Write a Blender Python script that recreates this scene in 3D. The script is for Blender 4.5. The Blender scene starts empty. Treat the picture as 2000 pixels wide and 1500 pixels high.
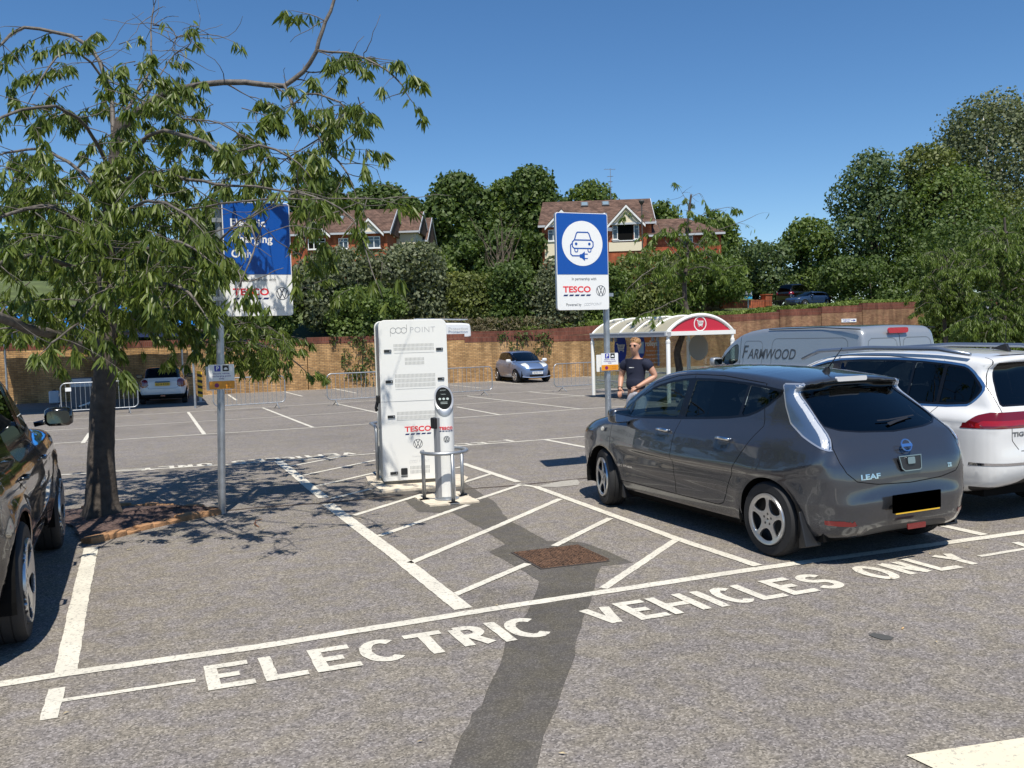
import bpy, bmesh, math, random
import numpy as np
from mathutils import Vector, Matrix, noise
random.seed(7); RS = np.random.RandomState(7)
PI = math.pi
scene = bpy.context.scene
# ------------------------------------------------------------------ camera
CAM_H, FPX = 1.9, 1750.0
R = np.array([[0.92073382, 0.04630789, -0.38743363],
              [-0.38918896, 0.03786703, -0.92037929],
              [-0.02794986, 0.99820923, 0.05288798]])     # world = R @ camera axes
cam_d = bpy.data.cameras.new('camera'); cam = bpy.data.objects.new('camera', cam_d)
scene.collection.objects.link(cam); scene.camera = cam
cam.matrix_world = Matrix([[*R[0], 0], [*R[1], 0], [*R[2], CAM_H], [0, 0, 0, 1]])
cam_d.sensor_width = 36; cam_d.lens = 36 * FPX / 2000
cam_d.clip_start = 0.1; cam_d.clip_end = 3000
# ------------------------------------------------------------------ light
SUN = Vector((-0.14, -0.50, 1.0)).normalized()
world = bpy.data.worlds.new('World'); scene.world = world; world.use_nodes = True
wn = world.node_tree.nodes; wl = world.node_tree.links
sky = wn.new('ShaderNodeTexSky'); sky.sky_type = 'NISHITA'; sky.sun_disc = False
sky.sun_elevation = math.asin(SUN.z); sky.sun_rotation = math.atan2(SUN.x, SUN.y)
sky.altitude = 1200; sky.air_density = 1.0; sky.dust_density = 0.0; sky.ozone_density = 4.0
hsv = wn.new('ShaderNodeHueSaturation'); hsv.inputs['Saturation'].default_value = 1.18
bg = wn['Background']; bg.inputs['Strength'].default_value = 0.094
wl.new(sky.outputs[0], hsv.inputs['Color']); wl.new(hsv.outputs[0], bg.inputs['Color'])
sun_d = bpy.data.lights.new('sun', 'SUN'); sun = bpy.data.objects.new('sun', sun_d)
scene.collection.objects.link(sun); sun_d.energy = 4.4; sun_d.angle = math.radians(0.55)
sun_d.color = (1.0, 0.94, 0.84); sun.rotation_euler = SUN.to_track_quat('Z', 'Y').to_euler()
scene.view_settings.view_transform = 'Standard'; scene.view_settings.look = 'None'
scene.view_settings.exposure = 0.42; scene.view_settings.gamma = 1.0
scene.cycles.max_bounces = 8; scene.cycles.transparent_max_bounces = 12
scene.cycles.sample_clamp_indirect = 6

# ------------------------------------------------------------------ placing helpers (where a photo ray meets a real plane)
def ray(px, py): return R @ np.array([(px - 1000) / FPX, -(py - 750) / FPX, -1.0])
def G(px, py, z=0.0):
    w = ray(px, py); t = (z - CAM_H) / w[2]; return Vector((w[0] * t, w[1] * t, z))
def OY(Y, px, py):
    w = ray(px, py); t = Y / w[1]; return Vector((w[0] * t, Y, CAM_H + w[2] * t))
def DP(D, px, py):
    w = ray(px, py) * D; return Vector((w[0], w[1], CAM_H + w[2]))
# ------------------------------------------------------------------ object helpers
COL = scene.collection
def tagp(o, label=None, cat=None, group=None, kind=None):
    if label: o['label'] = label
    if cat: o['category'] = cat
    if group: o['group'] = group
    if kind: o['kind'] = kind
    return o
def thing(name, label, cat, loc=(0, 0, 0), rotz=0.0, group=None):
    o = bpy.data.objects.new(name, None); COL.objects.link(o)
    o.location = loc; o.rotation_euler = (0, 0, rotz); o.empty_display_size = 0.2
    return tagp(o, label, cat, group)
def mkobj(name, me, mats, parent=None):
    o = bpy.data.objects.new(name, me); COL.objects.link(o)
    for m in (mats if isinstance(mats, (list, tuple)) else [mats]): me.materials.append(m)
    if parent is not None: o.parent = parent
    return o
def copy_tree(o, parent=None):
    c = o.copy(); COL.objects.link(c)
    if parent is not None: c.parent = parent
    for ch in list(o.children): copy_tree(ch, c)
    return c
class MB:
    """collects shapes, builds ONE mesh object"""
    def __init__(s): s.v = []; s.f = []; s.mi = []; s.cur = 0
    def add(s, vs, fs, M=None):
        b = len(s.v)
        for p in vs:
            p = Vector(p); s.v.append(M @ p if M is not None else p)
        for f in fs: s.f.append([b + i for i in f]); s.mi.append(s.cur)
        return s
    def box(s, c, d, rz=0, M=None):
        x, y, z = d[0] / 2, d[1] / 2, d[2] / 2
        vs = [(-x, -y, -z), (x, -y, -z), (x, y, -z), (-x, y, -z), (-x, -y, z), (x, -y, z), (x, y, z), (-x, y, z)]
        T = Matrix.Translation(c) @ Matrix.Rotation(rz, 4, 'Z')
        if M is not None: T = M @ T
        return s.add(vs, [(0, 3, 2, 1), (4, 5, 6, 7), (0, 1, 5, 4), (1, 2, 6, 5), (2, 3, 7, 6), (3, 0, 4, 7)], T)
    def tube(s, pts, r, n=10, cap=True, M=None):
        pts = [Vector(p) for p in pts]; rs = r if isinstance(r, (list, tuple)) else [r] * len(pts)
        vs = []; fs = []; up = None
        for i, p in enumerate(pts):
            t = (pts[min(i + 1, len(pts) - 1)] - pts[max(i - 1, 0)])
            if t.length < 1e-9: t = Vector((0, 0, 1))
            t.normalize()
            if up is None:
                up = t.orthogonal().normalized()
            else:
                up = up - t * up.dot(t)
                up = up.normalized() if up.length > 1e-6 else t.orthogonal().normalized()
            sd = t.cross(up)
            for k in range(n):
                a = 2 * PI * k / n; vs.append(p + (up * math.cos(a) + sd * math.sin(a)) * rs[i])
        for i in range(len(pts) - 1):
            for k in range(n):
                a = i * n + k; b = i * n + (k + 1) % n; fs.append((a, b, b + n, a + n))
        if cap:
            fs.append(tuple(range(n - 1, -1, -1))); fs.append(tuple((len(pts) - 1) * n + k for k in range(n)))
        return s.add(vs, fs, M)
    def lathe(s, prof, n=32, axis='Z', M=None, closed=False):
        """prof: (radius, height) list about axis"""
        vs = []; fs = []
        for (r, h) in prof:
            for k in range(n):
                a = 2 * PI * k / n
                if axis == 'Z': vs.append((r * math.cos(a), r * math.sin(a), h))
                elif axis == 'Y': vs.append((r * math.cos(a), h, -r * math.sin(a)))
                else: vs.append((h, r * math.cos(a), r * math.sin(a)))
        m = len(prof)
        for i in range(m - 1 + (1 if closed else 0)):
            for k in range(n):
                a = i * n + k; b = i * n + (k + 1) % n; j = ((i + 1) % m) * n
                fs.append((a, b, j + (k + 1) % n, j + k))
        return s.add(vs, fs, M)
    def prism(s, poly, a, b, plane='XY', M=None):
        """extrude a 2D outline between a and b on the third axis"""
        n = len(poly)
        def P3(p, h):
            if plane == 'XY': return (p[0], p[1], h)
            if plane == 'XZ': return (p[0], h, p[1])
            return (h, p[0], p[1])
        ar = sum(poly[i][0] * poly[(i + 1) % n][1] - poly[(i + 1) % n][0] * poly[i][1] for i in range(n))
        if (ar < 0) != (plane == 'XZ'): poly = list(reversed(poly))
        lo, hi = min(a, b), max(a, b)
        vs = [P3(p, lo) for p in poly] + [P3(p, hi) for p in poly]
        fs = [tuple(range(n - 1, -1, -1)), tuple(range(n, 2 * n))]
        for i in range(n): j = (i + 1) % n; fs.append((i, j, n + j, n + i))
        return s.add(vs, fs, M)
    def quad(s, a, b, c, d, M=None): return s.add([a, b, c, d], [(0, 1, 2, 3)], M)
    def build(s, name, mats, parent=None, smooth=False, bevel=0, seg=2):
        me = bpy.data.meshes.new(name)
        me.from_pydata([tuple(p) for p in s.v], [], s.f); me.update()
        if any(s.mi): me.polygons.foreach_set('material_index', s.mi)
        if smooth: me.shade_smooth() if smooth is True else None
        o = mkobj(name, me, mats, parent)
        if smooth == 'auto':
            me.shade_smooth(); me.set_sharp_from_angle(angle=math.radians(38))
        if bevel:
            b = o.modifiers.new('bevel', 'BEVEL'); b.width = bevel; b.segments = seg; b.limit_method = 'ANGLE'
            b.harden_normals = False
        return o
def np_mesh(name, V, F, mats, parent=None, N=None, smooth=True, mi=None):
    me = bpy.data.meshes.new(name); V = np.asarray(V, dtype=np.float32); F = np.asarray(F, dtype=np.int32)
    k = F.shape[1]
    me.vertices.add(len(V)); me.vertices.foreach_set('co', V.ravel())
    me.loops.add(F.size); me.loops.foreach_set('vertex_index', F.ravel())
    me.polygons.add(len(F)); me.polygons.foreach_set('loop_start', np.arange(0, F.size, k, dtype=np.int32))
    if mi is not None: me.polygons.foreach_set('material_index', np.asarray(mi, dtype=np.int32))
    me.update(calc_edges=True); me.validate()
    if smooth: me.shade_smooth()
    if N is not None and len(me.vertices) == len(V): me.normals_split_custom_set_from_vertices([tuple(n) for n in N])
    return mkobj(name, me, mats, parent)
# ------------------------------------------------------------------ materials
_M = {}
def nt(name):
    m = bpy.data.materials.new(name); m.use_nodes = True; n = m.node_tree.nodes; l = m.node_tree.links
    return m, n, l, n['Principled BSDF']
def mat(name, col, rough=0.5, metal=0.0, coat=0.0, spec=0.5, emis=None, var=0.0, vscale=3.0, bump=0.0, bscale=60.0, alpha=1.0):
    if name in _M: return _M[name]
    m, n, l, b = nt(name)
    b.inputs['Base Color'].default_value = (*col, 1); b.inputs['Roughness'].default_value = rough
    b.inputs['Metallic'].default_value = metal; b.inputs['Coat Weight'].default_value = coat
    b.inputs['Coat Roughness'].default_value = 0.02
    b.inputs['Specular IOR Level'].default_value = spec
    if var or bump:
        tc = n.new('ShaderNodeTexCoord')
    if var:
        no = n.new('ShaderNodeTexNoise'); no.inputs['Scale'].default_value = vscale; no.inputs['Detail'].default_value = 5
        l.new(tc.outputs['Object'], no.inputs['Vector'])
        r = n.new('ShaderNodeMapRange'); r.inputs[1].default_value = .3; r.inputs[2].default_value = .7
        r.inputs[3].default_value = 1 - var; r.inputs[4].default_value = 1 + var
        l.new(no.outputs[0], r.inputs[0])
        mx = n.new('ShaderNodeVectorMath'); mx.operation = 'SCALE'; mx.inputs[0].default_value = col
        l.new(r.outputs[0], mx.inputs['Scale']); l.new(mx.outputs[0], b.inputs['Base Color'])
    if bump:
        n2 = n.new('ShaderNodeTexNoise'); n2.inputs['Scale'].default_value = bscale; n2.inputs['Detail'].default_value = 3
        l.new(tc.outputs['Object'], n2.inputs['Vector'])
        bp = n.new('ShaderNodeBump'); bp.inputs['Strength'].default_value = bump; bp.inputs['Distance'].default_value = .01
        l.new(n2.outputs[0], bp.inputs['Height']); l.new(bp.outputs[0], b.inputs['Normal'])
    _M[name] = m; return m
def glassmat(name, tint=(.3, .36, .34), dark=0.5, rough=0.0):
    """window glass: see-through tint under a sharp reflection"""
    if name in _M: return _M[name]
    m, n, l, b = nt(name); out = n['Material Output']
    tr = n.new('ShaderNodeBsdfTransparent'); tr.inputs[0].default_value = (*[t * (1 - dark) for t in tint], 1)
    gl = n.new('ShaderNodeBsdfGlossy'); gl.inputs['Roughness'].default_value = rough
    gl.inputs[0].default_value = (.95, 1, 1, 1)
    fr = n.new('ShaderNodeFresnel'); ge = n.new('ShaderNodeNewGeometry'); mr = n.new('ShaderNodeMapRange'); mr.inputs[3].default_value = 1.5; mr.inputs[4].default_value = 1 / 1.5; l.new(ge.outputs['Backfacing'], mr.inputs[0]); l.new(mr.outputs[0], fr.inputs[0])
    mx = n.new('ShaderNodeMixShader'); l.new(fr.outputs[0], mx.inputs[0]); l.new(tr.outputs[0], mx.inputs[1]); l.new(gl.outputs[0], mx.inputs[2])
    l.new(mx.outputs[0], out.inputs[0]); n.remove(b); _M[name] = m; return m
WHITEP = mat('white_paint', (.80, .80, .77), .35, coat=.3, var=.03, vscale=1.5)
CLEANW = mat('clean_white', (.82, .82, .80), .4)
BLACK = mat('black_plastic', (.012, .012, .013), .45)
DARK = mat('dark_void', (.006, .006, .006), .9, spec=.1)
RUBBER = mat('rubber', (.018, .018, .019), .75, bump=.25, bscale=90)
CHROME = mat('chrome', (.75, .76, .78), .08, metal=1)
GALV = mat('galvanised_steel', (.42, .44, .46), .42, metal=.75, var=.18, vscale=9)
ALLOY = mat('alloy', (.55, .56, .57), .28, metal=.85)
NAVY = mat('navy', (.008, .02, .11), .45)
BLUE = mat('sign_blue', (.003, .075, .36), .35)
RED = mat('tesco_red', (.75, .03, .04), .4)
GREYT = mat('grey_text', (.16, .17, .18), .5)
PALET = mat('pale_text', (.42, .43, .44), .5)
# ------------------------------------------------------------------ lettering
def text_mesh(txt, size=1.0, extrude=0.002, bold=0.0, align='CENTER', shear=0.0, spacing=1.0):
    c = bpy.data.curves.new('t', 'FONT'); c.body = txt; c.size = size; c.extrude = extrude; c.offset = bold
    c.align_x = align; c.align_y = 'CENTER'; c.shear = shear; c.space_character = spacing; c.resolution_u = 3
    o = bpy.data.objects.new('t', c); COL.objects.link(o)
    dg = bpy.context.evaluated_depsgraph_get(); me = bpy.data.meshes.new_from_object(o.evaluated_get(dg))
    bpy.data.objects.remove(o); return me
def put_text(mb, txt, size, M, extrude=0.002, bold=0.0, align='CENTER', shear=0, spacing=1.0, sx=1.0, width=None):
    """add a word to a mesh builder; M maps text XY plane into the part's space"""
    me = text_mesh(txt, size, extrude, bold, align, shear, spacing)
    vs = [v.co.copy() for v in me.vertices]
    if width and vs:
        w = max(v.x for v in vs) - min(v.x for v in vs); sx = width / w
    for v in vs: v.x *= sx
    mb.add(vs, [tuple(p.vertices) for p in me.polygons], M); bpy.data.meshes.remove(me)
XZ = Matrix.Rotation(PI / 2, 4, 'X')           # text plane -> facing -Y
def face(x, y, z): return Matrix.Translation((x, y, z)) @ XZ
def arc_pts(cx, cy, rx, ry, a0, a1, n=14):
    return [(cx + rx * math.cos(math.radians(a0 + (a1 - a0) * i / n)), cy + ry * math.sin(math.radians(a0 + (a1 - a0) * i / n))) for i in range(n + 1)]
def ribbon(mb, pts, w, z0, z1, M=None, closed=False):
    """flat line of width w drawn in XY, from z0 to z1, slightly rounded by its many points"""
    n = len(pts); L = []; Rr = []
    for i in range(n):
        a = pts[(i - 1) % n] if (closed or i > 0) else pts[i]; b = pts[(i + 1) % n] if (closed or i < n - 1) else pts[i]
        p = pts[i]
        t1 = Vector((p[0] - a[0], p[1] - a[1])); t2 = Vector((b[0] - p[0], b[1] - p[1]))
        if t1.length < 1e-9: t1 = t2
        if t2.length < 1e-9: t2 = t1
        t1 = t1.normalized(); t2 = t2.normalized(); t = (t1 + t2)
        t = t.normalized() if t.length > 1e-6 else t1
        k = 1 / max(.5, t.dot(t1)); nx, ny = -t.y * w / 2 * k, t.x * w / 2 * k
        L.append((p[0] + nx, p[1] + ny)); Rr.append((p[0] - nx, p[1] - ny))
    vs = []; fs = []
    for i in range(n): vs += [(*L[i], z1), (*Rr[i], z1), (*L[i], z0), (*Rr[i], z0)]
    for i in range(n if closed else n - 1):
        a = 4 * i; b = 4 * ((i + 1) % n)
        fs += [(a, a + 1, b + 1, b), (a + 2, b + 2, b + 3, a + 3), (a, b, b + 2, a + 2), (a + 1, a + 3, b + 3, b + 1)]
    if not closed: fs += [(0, 2, 3, 1), (4 * (n - 1), 4 * (n - 1) + 1, 4 * (n - 1) + 3, 4 * (n - 1) + 2)]
    mb.add(vs, fs, M)
def disc(mb, cx, cy, rx, ry, z0, z1, M=None, n=40):
    mb.prism([(cx + rx * math.cos(2 * PI * i / n), cy + ry * math.sin(2 * PI * i / n)) for i in range(n)], z0, z1, 'XY', M)
def roundrect(x0, y0, x1, y1, r, n=5):
    p = []
    for cx, cy, a in ((x1 - r, y1 - r, 0), (x0 + r, y1 - r, 90), (x0 + r, y0 + r, 180), (x1 - r, y0 + r, 270)):
        p += arc_pts(cx, cy, r, r, a, a + 90, n)
    return p
# ------------------------------------------------------------------ car bodies: smooth solids meshed and cut into panels
def chaikin(P, k=3, closed=True):
    P = np.asarray(P, float)
    for _ in range(k):
        Q = np.roll(P, -1, axis=0)
        a = P * .75 + Q * .25; b = P * .25 + Q * .75
        P = np.stack([a, b], 1).reshape(-1, 2)
    return P
def sdpoly(x, y, P):
    """signed distance to polygon, negative inside"""
    x = np.asarray(x, float); y = np.asarray(y, float); d = np.full(x.shape, 1e9); s = np.zeros(x.shape, bool)
    n = len(P)
    for i in range(n):
        ax, ay = P[i]; bx, by = P[(i + 1) % n]; ex, ey = bx - ax, by - ay
        wx, wy = x - ax, y - ay; t = np.clip((wx * ex + wy * ey) / (ex * ex + ey * ey + 1e-12), 0, 1)
        d = np.minimum(d, (wx - ex * t) ** 2 + (wy - ey * t) ** 2)
        if ay != by:
            c = ((ay > y) != (by > y)) & (x < (bx - ax) * (y - ay) / (by - ay) + ax); s ^= c
    d = np.sqrt(d); return np.where(s, -d, d)
def smax(a, b, r):
    h = np.maximum(r - np.abs(a - b), 0) / r; return np.maximum(a, b) + h * h * r * .25
def smin(a, b, r): return -smax(-a, -b, r)
def make_field(sp):
    sl = chaikin(sp['side_low'], 2); sg = chaikin(sp['side_gh'], 2)
    pl = np.asarray(sp['plan_low']); pl = chaikin(np.concatenate([pl, pl[::-1] * [1, -1]]), 2)
    Wx, Wv = zip(*sp['Wg']); Sz, Sv = zip(*sp['sect']); t = sp['tumble']; zb = sp['zb']
    r1, r2, r3 = sp.get('r', (.10, .09, .06)); kc = sp.get('crown', .12); fl = sp.get('flare', .012)
    def f(x, y, z):
        ay = np.abs(y)
        dl = sdpoly(x, z + kc * .6 * y * y, sl)
        dp = sdpoly(x, ay, pl) - np.interp(z, Sz, Sv)
        for (ax, az, ar) in sp['wheels']:
            rr = np.hypot(x - ax, z - az)
            dp = dp - fl * np.exp(-((rr - ar - .05) / .09) ** 2)
        for (z0, w, dep, x0, x1) in sp.get('creases', ()):      # soft feature line pressed into the sides
            dp = dp + dep * np.exp(-((z - z0) / w) ** 2) * np.clip((x - x0) / .3, 0, 1) * np.clip((x1 - x) / .3, 0, 1)
        low = smax(dl, dp, r1)
        dg = sdpoly(x, z + kc * y * y, sg)
        ds = (ay - (np.interp(x, Wx, Wv) - t * (z - zb))) * .93
        gh = smax(dg, ds, r2)
        d = smin(low, gh, r3)
        return d
    return f
def surface_nets(f, lo, hi, h):
    ax = [np.arange(lo[i], hi[i] + h, h) for i in range(3)]
    X, Y, Z = np.meshgrid(*ax, indexing='ij'); D = f(X, Y, Z)
    nx, ny, nz = D.shape; S = D < 0
    c = (nx - 1, ny - 1, nz - 1); acc = np.zeros(c + (3,)); cnt = np.zeros(c)
    offs = [(i, j, k) for i in (0, 1) for j in (0, 1) for k in (0, 1)]
    for a in offs:
        for ax_i in range(3):
            if a[ax_i]: continue
            b = list(a); b[ax_i] = 1
            sa = tuple(slice(o, o + n) for o, n in zip(a, c)); sb = tuple(slice(o, o + n) for o, n in zip(b, c))
            da, db = D[sa], D[sb]; m = (da < 0) != (db < 0)
            t = np.where(m, da / np.where(m, da - db, 1), 0)
            p = np.zeros(c + (3,)); 
            for q in range(3): p[..., q] = a[q] + (t if q == ax_i else 0)
            acc += p * m[..., None]; cnt += m
    m = cnt > 0; idx = -np.ones(c, int); idx[m] = np.arange(m.sum())
    base = np.stack(np.nonzero(m), 1)
    V = (base + acc[m] / cnt[m][:, None]) * h + np.array(lo)
    F = []
    for a in range(3):
        b, d = (a + 1) % 3, (a + 2) % 3
        sl0 = [slice(None)] * 3; sl1 = [slice(None)] * 3; sl0[a] = slice(0, -1); sl1[a] = slice(1, None)
        for q in (b, d): sl0[q] = slice(1, -1); sl1[q] = slice(1, -1)
        s0 = S[tuple(sl0)]; s1 = S[tuple(sl1)]; E = np.stack(np.nonzero(s0 != s1), 1)
        ins = s0[tuple(E.T)]
        E[:, b] += 1; E[:, d] += 1
        def ci(db, dd):
            q = E.copy(); q[:, b] -= db; q[:, d] -= dd; return idx[tuple(q.T)]
        q = np.stack([ci(1, 1), ci(0, 1), ci(0, 0), ci(1, 0)], 1)
        q[~ins] = q[~ins][:, ::-1]; F.append(q)
    return V, np.concatenate(F)
def grad(f, V, e=.004):
    g = np.zeros_like(V)
    for i in range(3):
        d = np.zeros(3); d[i] = e; a = V + d; b = V - d
        g[:, i] = (f(a[:, 0], a[:, 1], a[:, 2]) - f(b[:, 0], b[:, 1], b[:, 2])) / (2 * e)
    return g
class Shell:
    def __init__(s, f, lo, hi, h):
        V, Q = surface_nets(f, lo, hi, h)
        for _ in range(3):
            d = f(V[:, 0], V[:, 1], V[:, 2]); g = grad(f, V); V = V - g * (d / (np.sum(g * g, 1) + 1e-9))[:, None] * .9
        g = grad(f, V, .008); s.N = g / (np.linalg.norm(g, axis=1)[:, None] + 1e-9)
        s.V = V; s.T = np.concatenate([Q[:, [0, 1, 2]], Q[:, [0, 2, 3]]]); s.L = np.array(['body'] * len(s.T), dtype='<U24')
    def split(s, fld, mask):
        """cut masked triangles along fld = 0"""
        F = fld(s.V); F = np.where(np.abs(F) < 1e-7, 1e-7, F); neg = F < 0
        tn = neg[s.T].sum(1); cut = mask & (tn > 0) & (tn < 3)
        T = s.T[cut]; L = s.L[cut]
        if len(T):
            nT = neg[T]; lone = np.where((nT.sum(1) == 1)[:, None], nT, ~nT); k = np.argmax(lone, 1)
            r = np.arange(len(T)); A = T[r, k]; B = T[r, (k + 1) % 3]; C = T[r, (k + 2) % 3]
            def cross(P, Q):
                t = (F[P] / (F[P] - F[Q]))[:, None]; return s.V[P] * (1 - t) + s.V[Q] * t, s.N[P] * (1 - t) + s.N[Q] * t
            v1, n1 = cross(A, B); v2, n2 = cross(A, C); b = len(s.V); m = len(T)
            s.V = np.concatenate([s.V, v1, v2]); s.N = np.concatenate([s.N, n1, n2])
            I1 = b + r; I2 = b + m + r
            nt_ = np.concatenate([np.stack([A, I1, I2], 1), np.stack([I1, B, C], 1), np.stack([I1, C, I2], 1)])
            s.T = np.concatenate([s.T[~cut], nt_]); s.L = np.concatenate([s.L[~cut], L, L, L])
    def region(s, name, fld, cond, over=None, off=0.0):
        """everything inside fld < off (and passing cond) becomes 'name'"""
        def msk():
            C = s.V[s.T].mean(1); Nn = s.N[s.T].mean(1); m = cond(C, Nn)
            if over is not None: m &= np.isin(s.L, over)
            return m
        g = lambda V: fld(V) - off
        s.split(g, msk()); m = msk(); C = s.V[s.T].mean(1); s.L[m & (g(C) < 0)] = name
    def line(s, name, fld, w, cond, base='body', lim=None):
        """thin line of width 2w along fld = 0, kept inside lim < 0"""
        f1 = (lambda V: fld(V) - w) if lim is None else (lambda V: np.maximum(fld(V) - w, lim(V)))
        f2 = (lambda V: fld(V) + w) if lim is None else (lambda V: np.maximum(fld(V) + w, lim(V)))
        s.region(name, f1, cond, [base]); s.region(base, f2, cond, [name])
    def part(s, name, labels, mats, parent=None, push=0.0, sel=None):
        """labels -> one object (left and right pieces become two); mats parallel to labels"""
        Ts = []; mi = []
        for i, lb in enumerate(labels):
            t = s.T[s.L == lb]; Ts.append(t); mi += [i] * len(t)
        T = np.concatenate(Ts); mi = np.array(mi)
        if not len(T): return None
        cy = s.V[T][:, :, 1].mean(1)
        if sel is None and np.abs(cy).min() > .06 and (cy > 0).any() and (cy < 0).any():
            a = s.part(name, labels, mats, parent, push, 1); s.part(name, labels, mats, parent, push, -1); return a
        if sel is not None: k = cy * sel > 0; T = T[k]; mi = mi[k]
        u, inv = np.unique(T, return_inverse=True); V = s.V[u] - s.N[u] * push; N = s.N[u]
        return np_mesh(name, V, inv.reshape(-1, 3), mats, parent, N=N, mi=mi)
def side(P): P = np.asarray(P, float); return lambda V: sdpoly(V[:, 0], V[:, 2], P)
def rearv(P): P = np.asarray(P, float); return lambda V: sdpoly(np.abs(V[:, 1]), V[:, 2], P)
def circ(x, z, r): return lambda V: np.hypot(V[:, 0] - x, V[:, 2] - z) - r
isside = lambda C, N: np.abs(N[:, 1]) > .35
# ------------------------------------------------------------------ wheels
def rim_disc(r, style, n=72, nr=14):
    """spoked wheel face in XZ, as triangles with windows cut out"""
    rad = np.linspace(.012, r, nr + 1); V = []; T = []
    for i, q in enumerate(rad):
        for k in range(n):
            a = 2 * PI * k / n; V.append((q * math.cos(a), 0, q * math.sin(a)))
    V = np.array(V)
    for i in range(nr):
        for k in range(n):
            a = i * n + k; b = i * n + (k + 1) % n; T += [(a, b, b + n), (a, b + n, a + n)]
    sh = Shell.__new__(Shell); sh.V = V; sh.N = np.tile([0., -1, 0], (len(V), 1)); sh.T = np.array(T); sh.L = np.array(['body'] * len(T), dtype='<U24')
    al = lambda C, N: np.ones(len(C), bool)
    ns = style['n']; kind = style['kind']
    for k in range(ns):
        a = 2 * PI * k / ns + style.get('rot', 0) + PI / ns
        if kind == 'window':            # five broad spokes with rounded windows
            P = [(.36, -.12), (.36, .12), (.60, .37), (.80, .38), (.88, .0), (.80, -.38), (.60, -.37)]
        elif kind == 'twin':
            P = [(.24, 0), (.55, .19), (.90, .30), (.94, 0), (.90, -.30), (.55, -.19)]
        else:
            P = [(.30, 0), (.60, .22), (.88, .28), (.92, 0), (.88, -.28), (.60, -.22)]
        P = chaikin(P, 2) * r; c, s_ = math.cos(a), math.sin(a)
        P = [(p[0] * c - p[1] * s_, p[0] * s_ + p[1] * c) for p in P]
        sh.region('hole', side(P), al)
    if style.get('nuts', True):
        for k in range(5):
            a = 2 * PI * k / 5 + style.get('rot', 0); sh.region('nut', circ(.21 * r * math.cos(a), .21 * r * math.sin(a), .055 * r), al)
    # dish: the face sinks slightly to the middle
    rr = np.hypot(sh.V[:, 0], sh.V[:, 2]) / r
    sh.V[:, 1] = .018 * np.clip(1 - rr, 0, 1) - .012 * np.exp(-((rr - .97) / .05) ** 2)
    return sh
def make_wheel(parent, x, y, r, w, style, sidesgn, steer=0.0, n=40, rr=None, detail=True, tyre=None, alloy=None):
    """wheel centred at (x, y, r); sidesgn +1 when the outer face looks to +y"""
    rr = rr or r * .66
    piv = MB()
    rt = tyre or RUBBER
    prof = [(rr * .97, -w / 2 + .01), (rr * 1.02, -w / 2), (r * .93, -w / 2), (r * .985, -w / 2 + .02), (r, -w / 2 + .045)]
    for q in ((-.25, -.22), (.0, .03), (.22, .25)):
        prof += [(r, q[0] * w), (r - .008, q[0] * w + .003), (r - .008, q[1] * w), (r, q[1] * w + .003)] if detail else []
    prof += [(r, w / 2 - .045), (r * .985, w / 2 - .02), (r * .93, w / 2), (rr * 1.02, w / 2), (rr * .97, w / 2 - .01)]
    piv.lathe(prof, n, 'Y')
    t = piv.build('wheel', [rt], parent, smooth='auto')
    t.location = (x, y, r); t.rotation_euler = (0, 0, steer + (PI if sidesgn > 0 else 0))
    b = MB(); b.lathe([(rr * .985, -w / 2 + .004), (rr * .95, -w / 2 + .012), (rr * .9, -w / 2 + .05), (rr * .86, w * .1), (.02, w * .12)], n, 'Y')
    b.build('wheel_barrel', [mat('wheel_dark', (.03, .03, .032), .5, metal=.5)], t, smooth=True)
    sh = rim_disc(rr * .97, style, n=60 if detail else 36, nr=12 if detail else 7)
    sh.V[:, 1] += -w / 2 + .014
    m = (sh.L != 'hole'); T = sh.T[m]; u, inv = np.unique(T, return_inverse=True)
    mi = (sh.L[m] == 'nut').astype(int)
    o = np_mesh('rim', sh.V[u], inv.reshape(-1, 3), [alloy or ALLOY, mat('nut_hole', (.04, .04, .04), .5)], t, smooth=True, mi=mi)
    s = o.modifiers.new('thick', 'SOLIDIFY'); s.thickness = .022; s.offset = 1 if False else -1
    if detail:
        bv = o.modifiers.new('b', 'BEVEL'); bv.width = .006; bv.segments = 2; bv.limit_method = 'ANGLE'; bv.angle_limit = math.radians(50)
    return t
def arch_liner(mb, x, z, r, y0, y1, n=20):
    pts = [(x + r * math.cos(PI * k / n * 1.16 - .25), z + r * math.sin(PI * k / n * 1.16 - .25)) for k in range(n + 1)]
    for k in range(n):
        a, b = pts[k], pts[k + 1]
        mb.quad((a[0], y0, a[1]), (b[0], y0, b[1]), (b[0], y1, b[1]), (a[0], y1, a[1]))
    c = [(p[0], y0, p[1]) for p in pts]; mb.add(c, [tuple(range(len(c)))])
def softbox(mb, c, d, r=.3, M=None, n=6):
    """rounded cushion shape"""
    vs = []; fs = []
    for i in range(n + 1):
        th = PI * i / n - PI / 2
        for k in range(2 * n):
            ph = 2 * PI * k / (2 * n); e = r
            sg = lambda q, p: math.copysign(abs(q) ** p, q)
            vs.append((c[0] + d[0] / 2 * sg(math.cos(th), e) * sg(math.cos(ph), e), c[1] + d[1] / 2 * sg(math.cos(th), e) * sg(math.sin(ph), e), c[2] + d[2] / 2 * sg(math.sin(th), e)))
    m = 2 * n
    for i in range(n):
        for k in range(m): a = i * m + k; b = i * m + (k + 1) % m; fs.append((a, b, b + m, a + m))
    mb.add(vs, fs, M)
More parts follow.
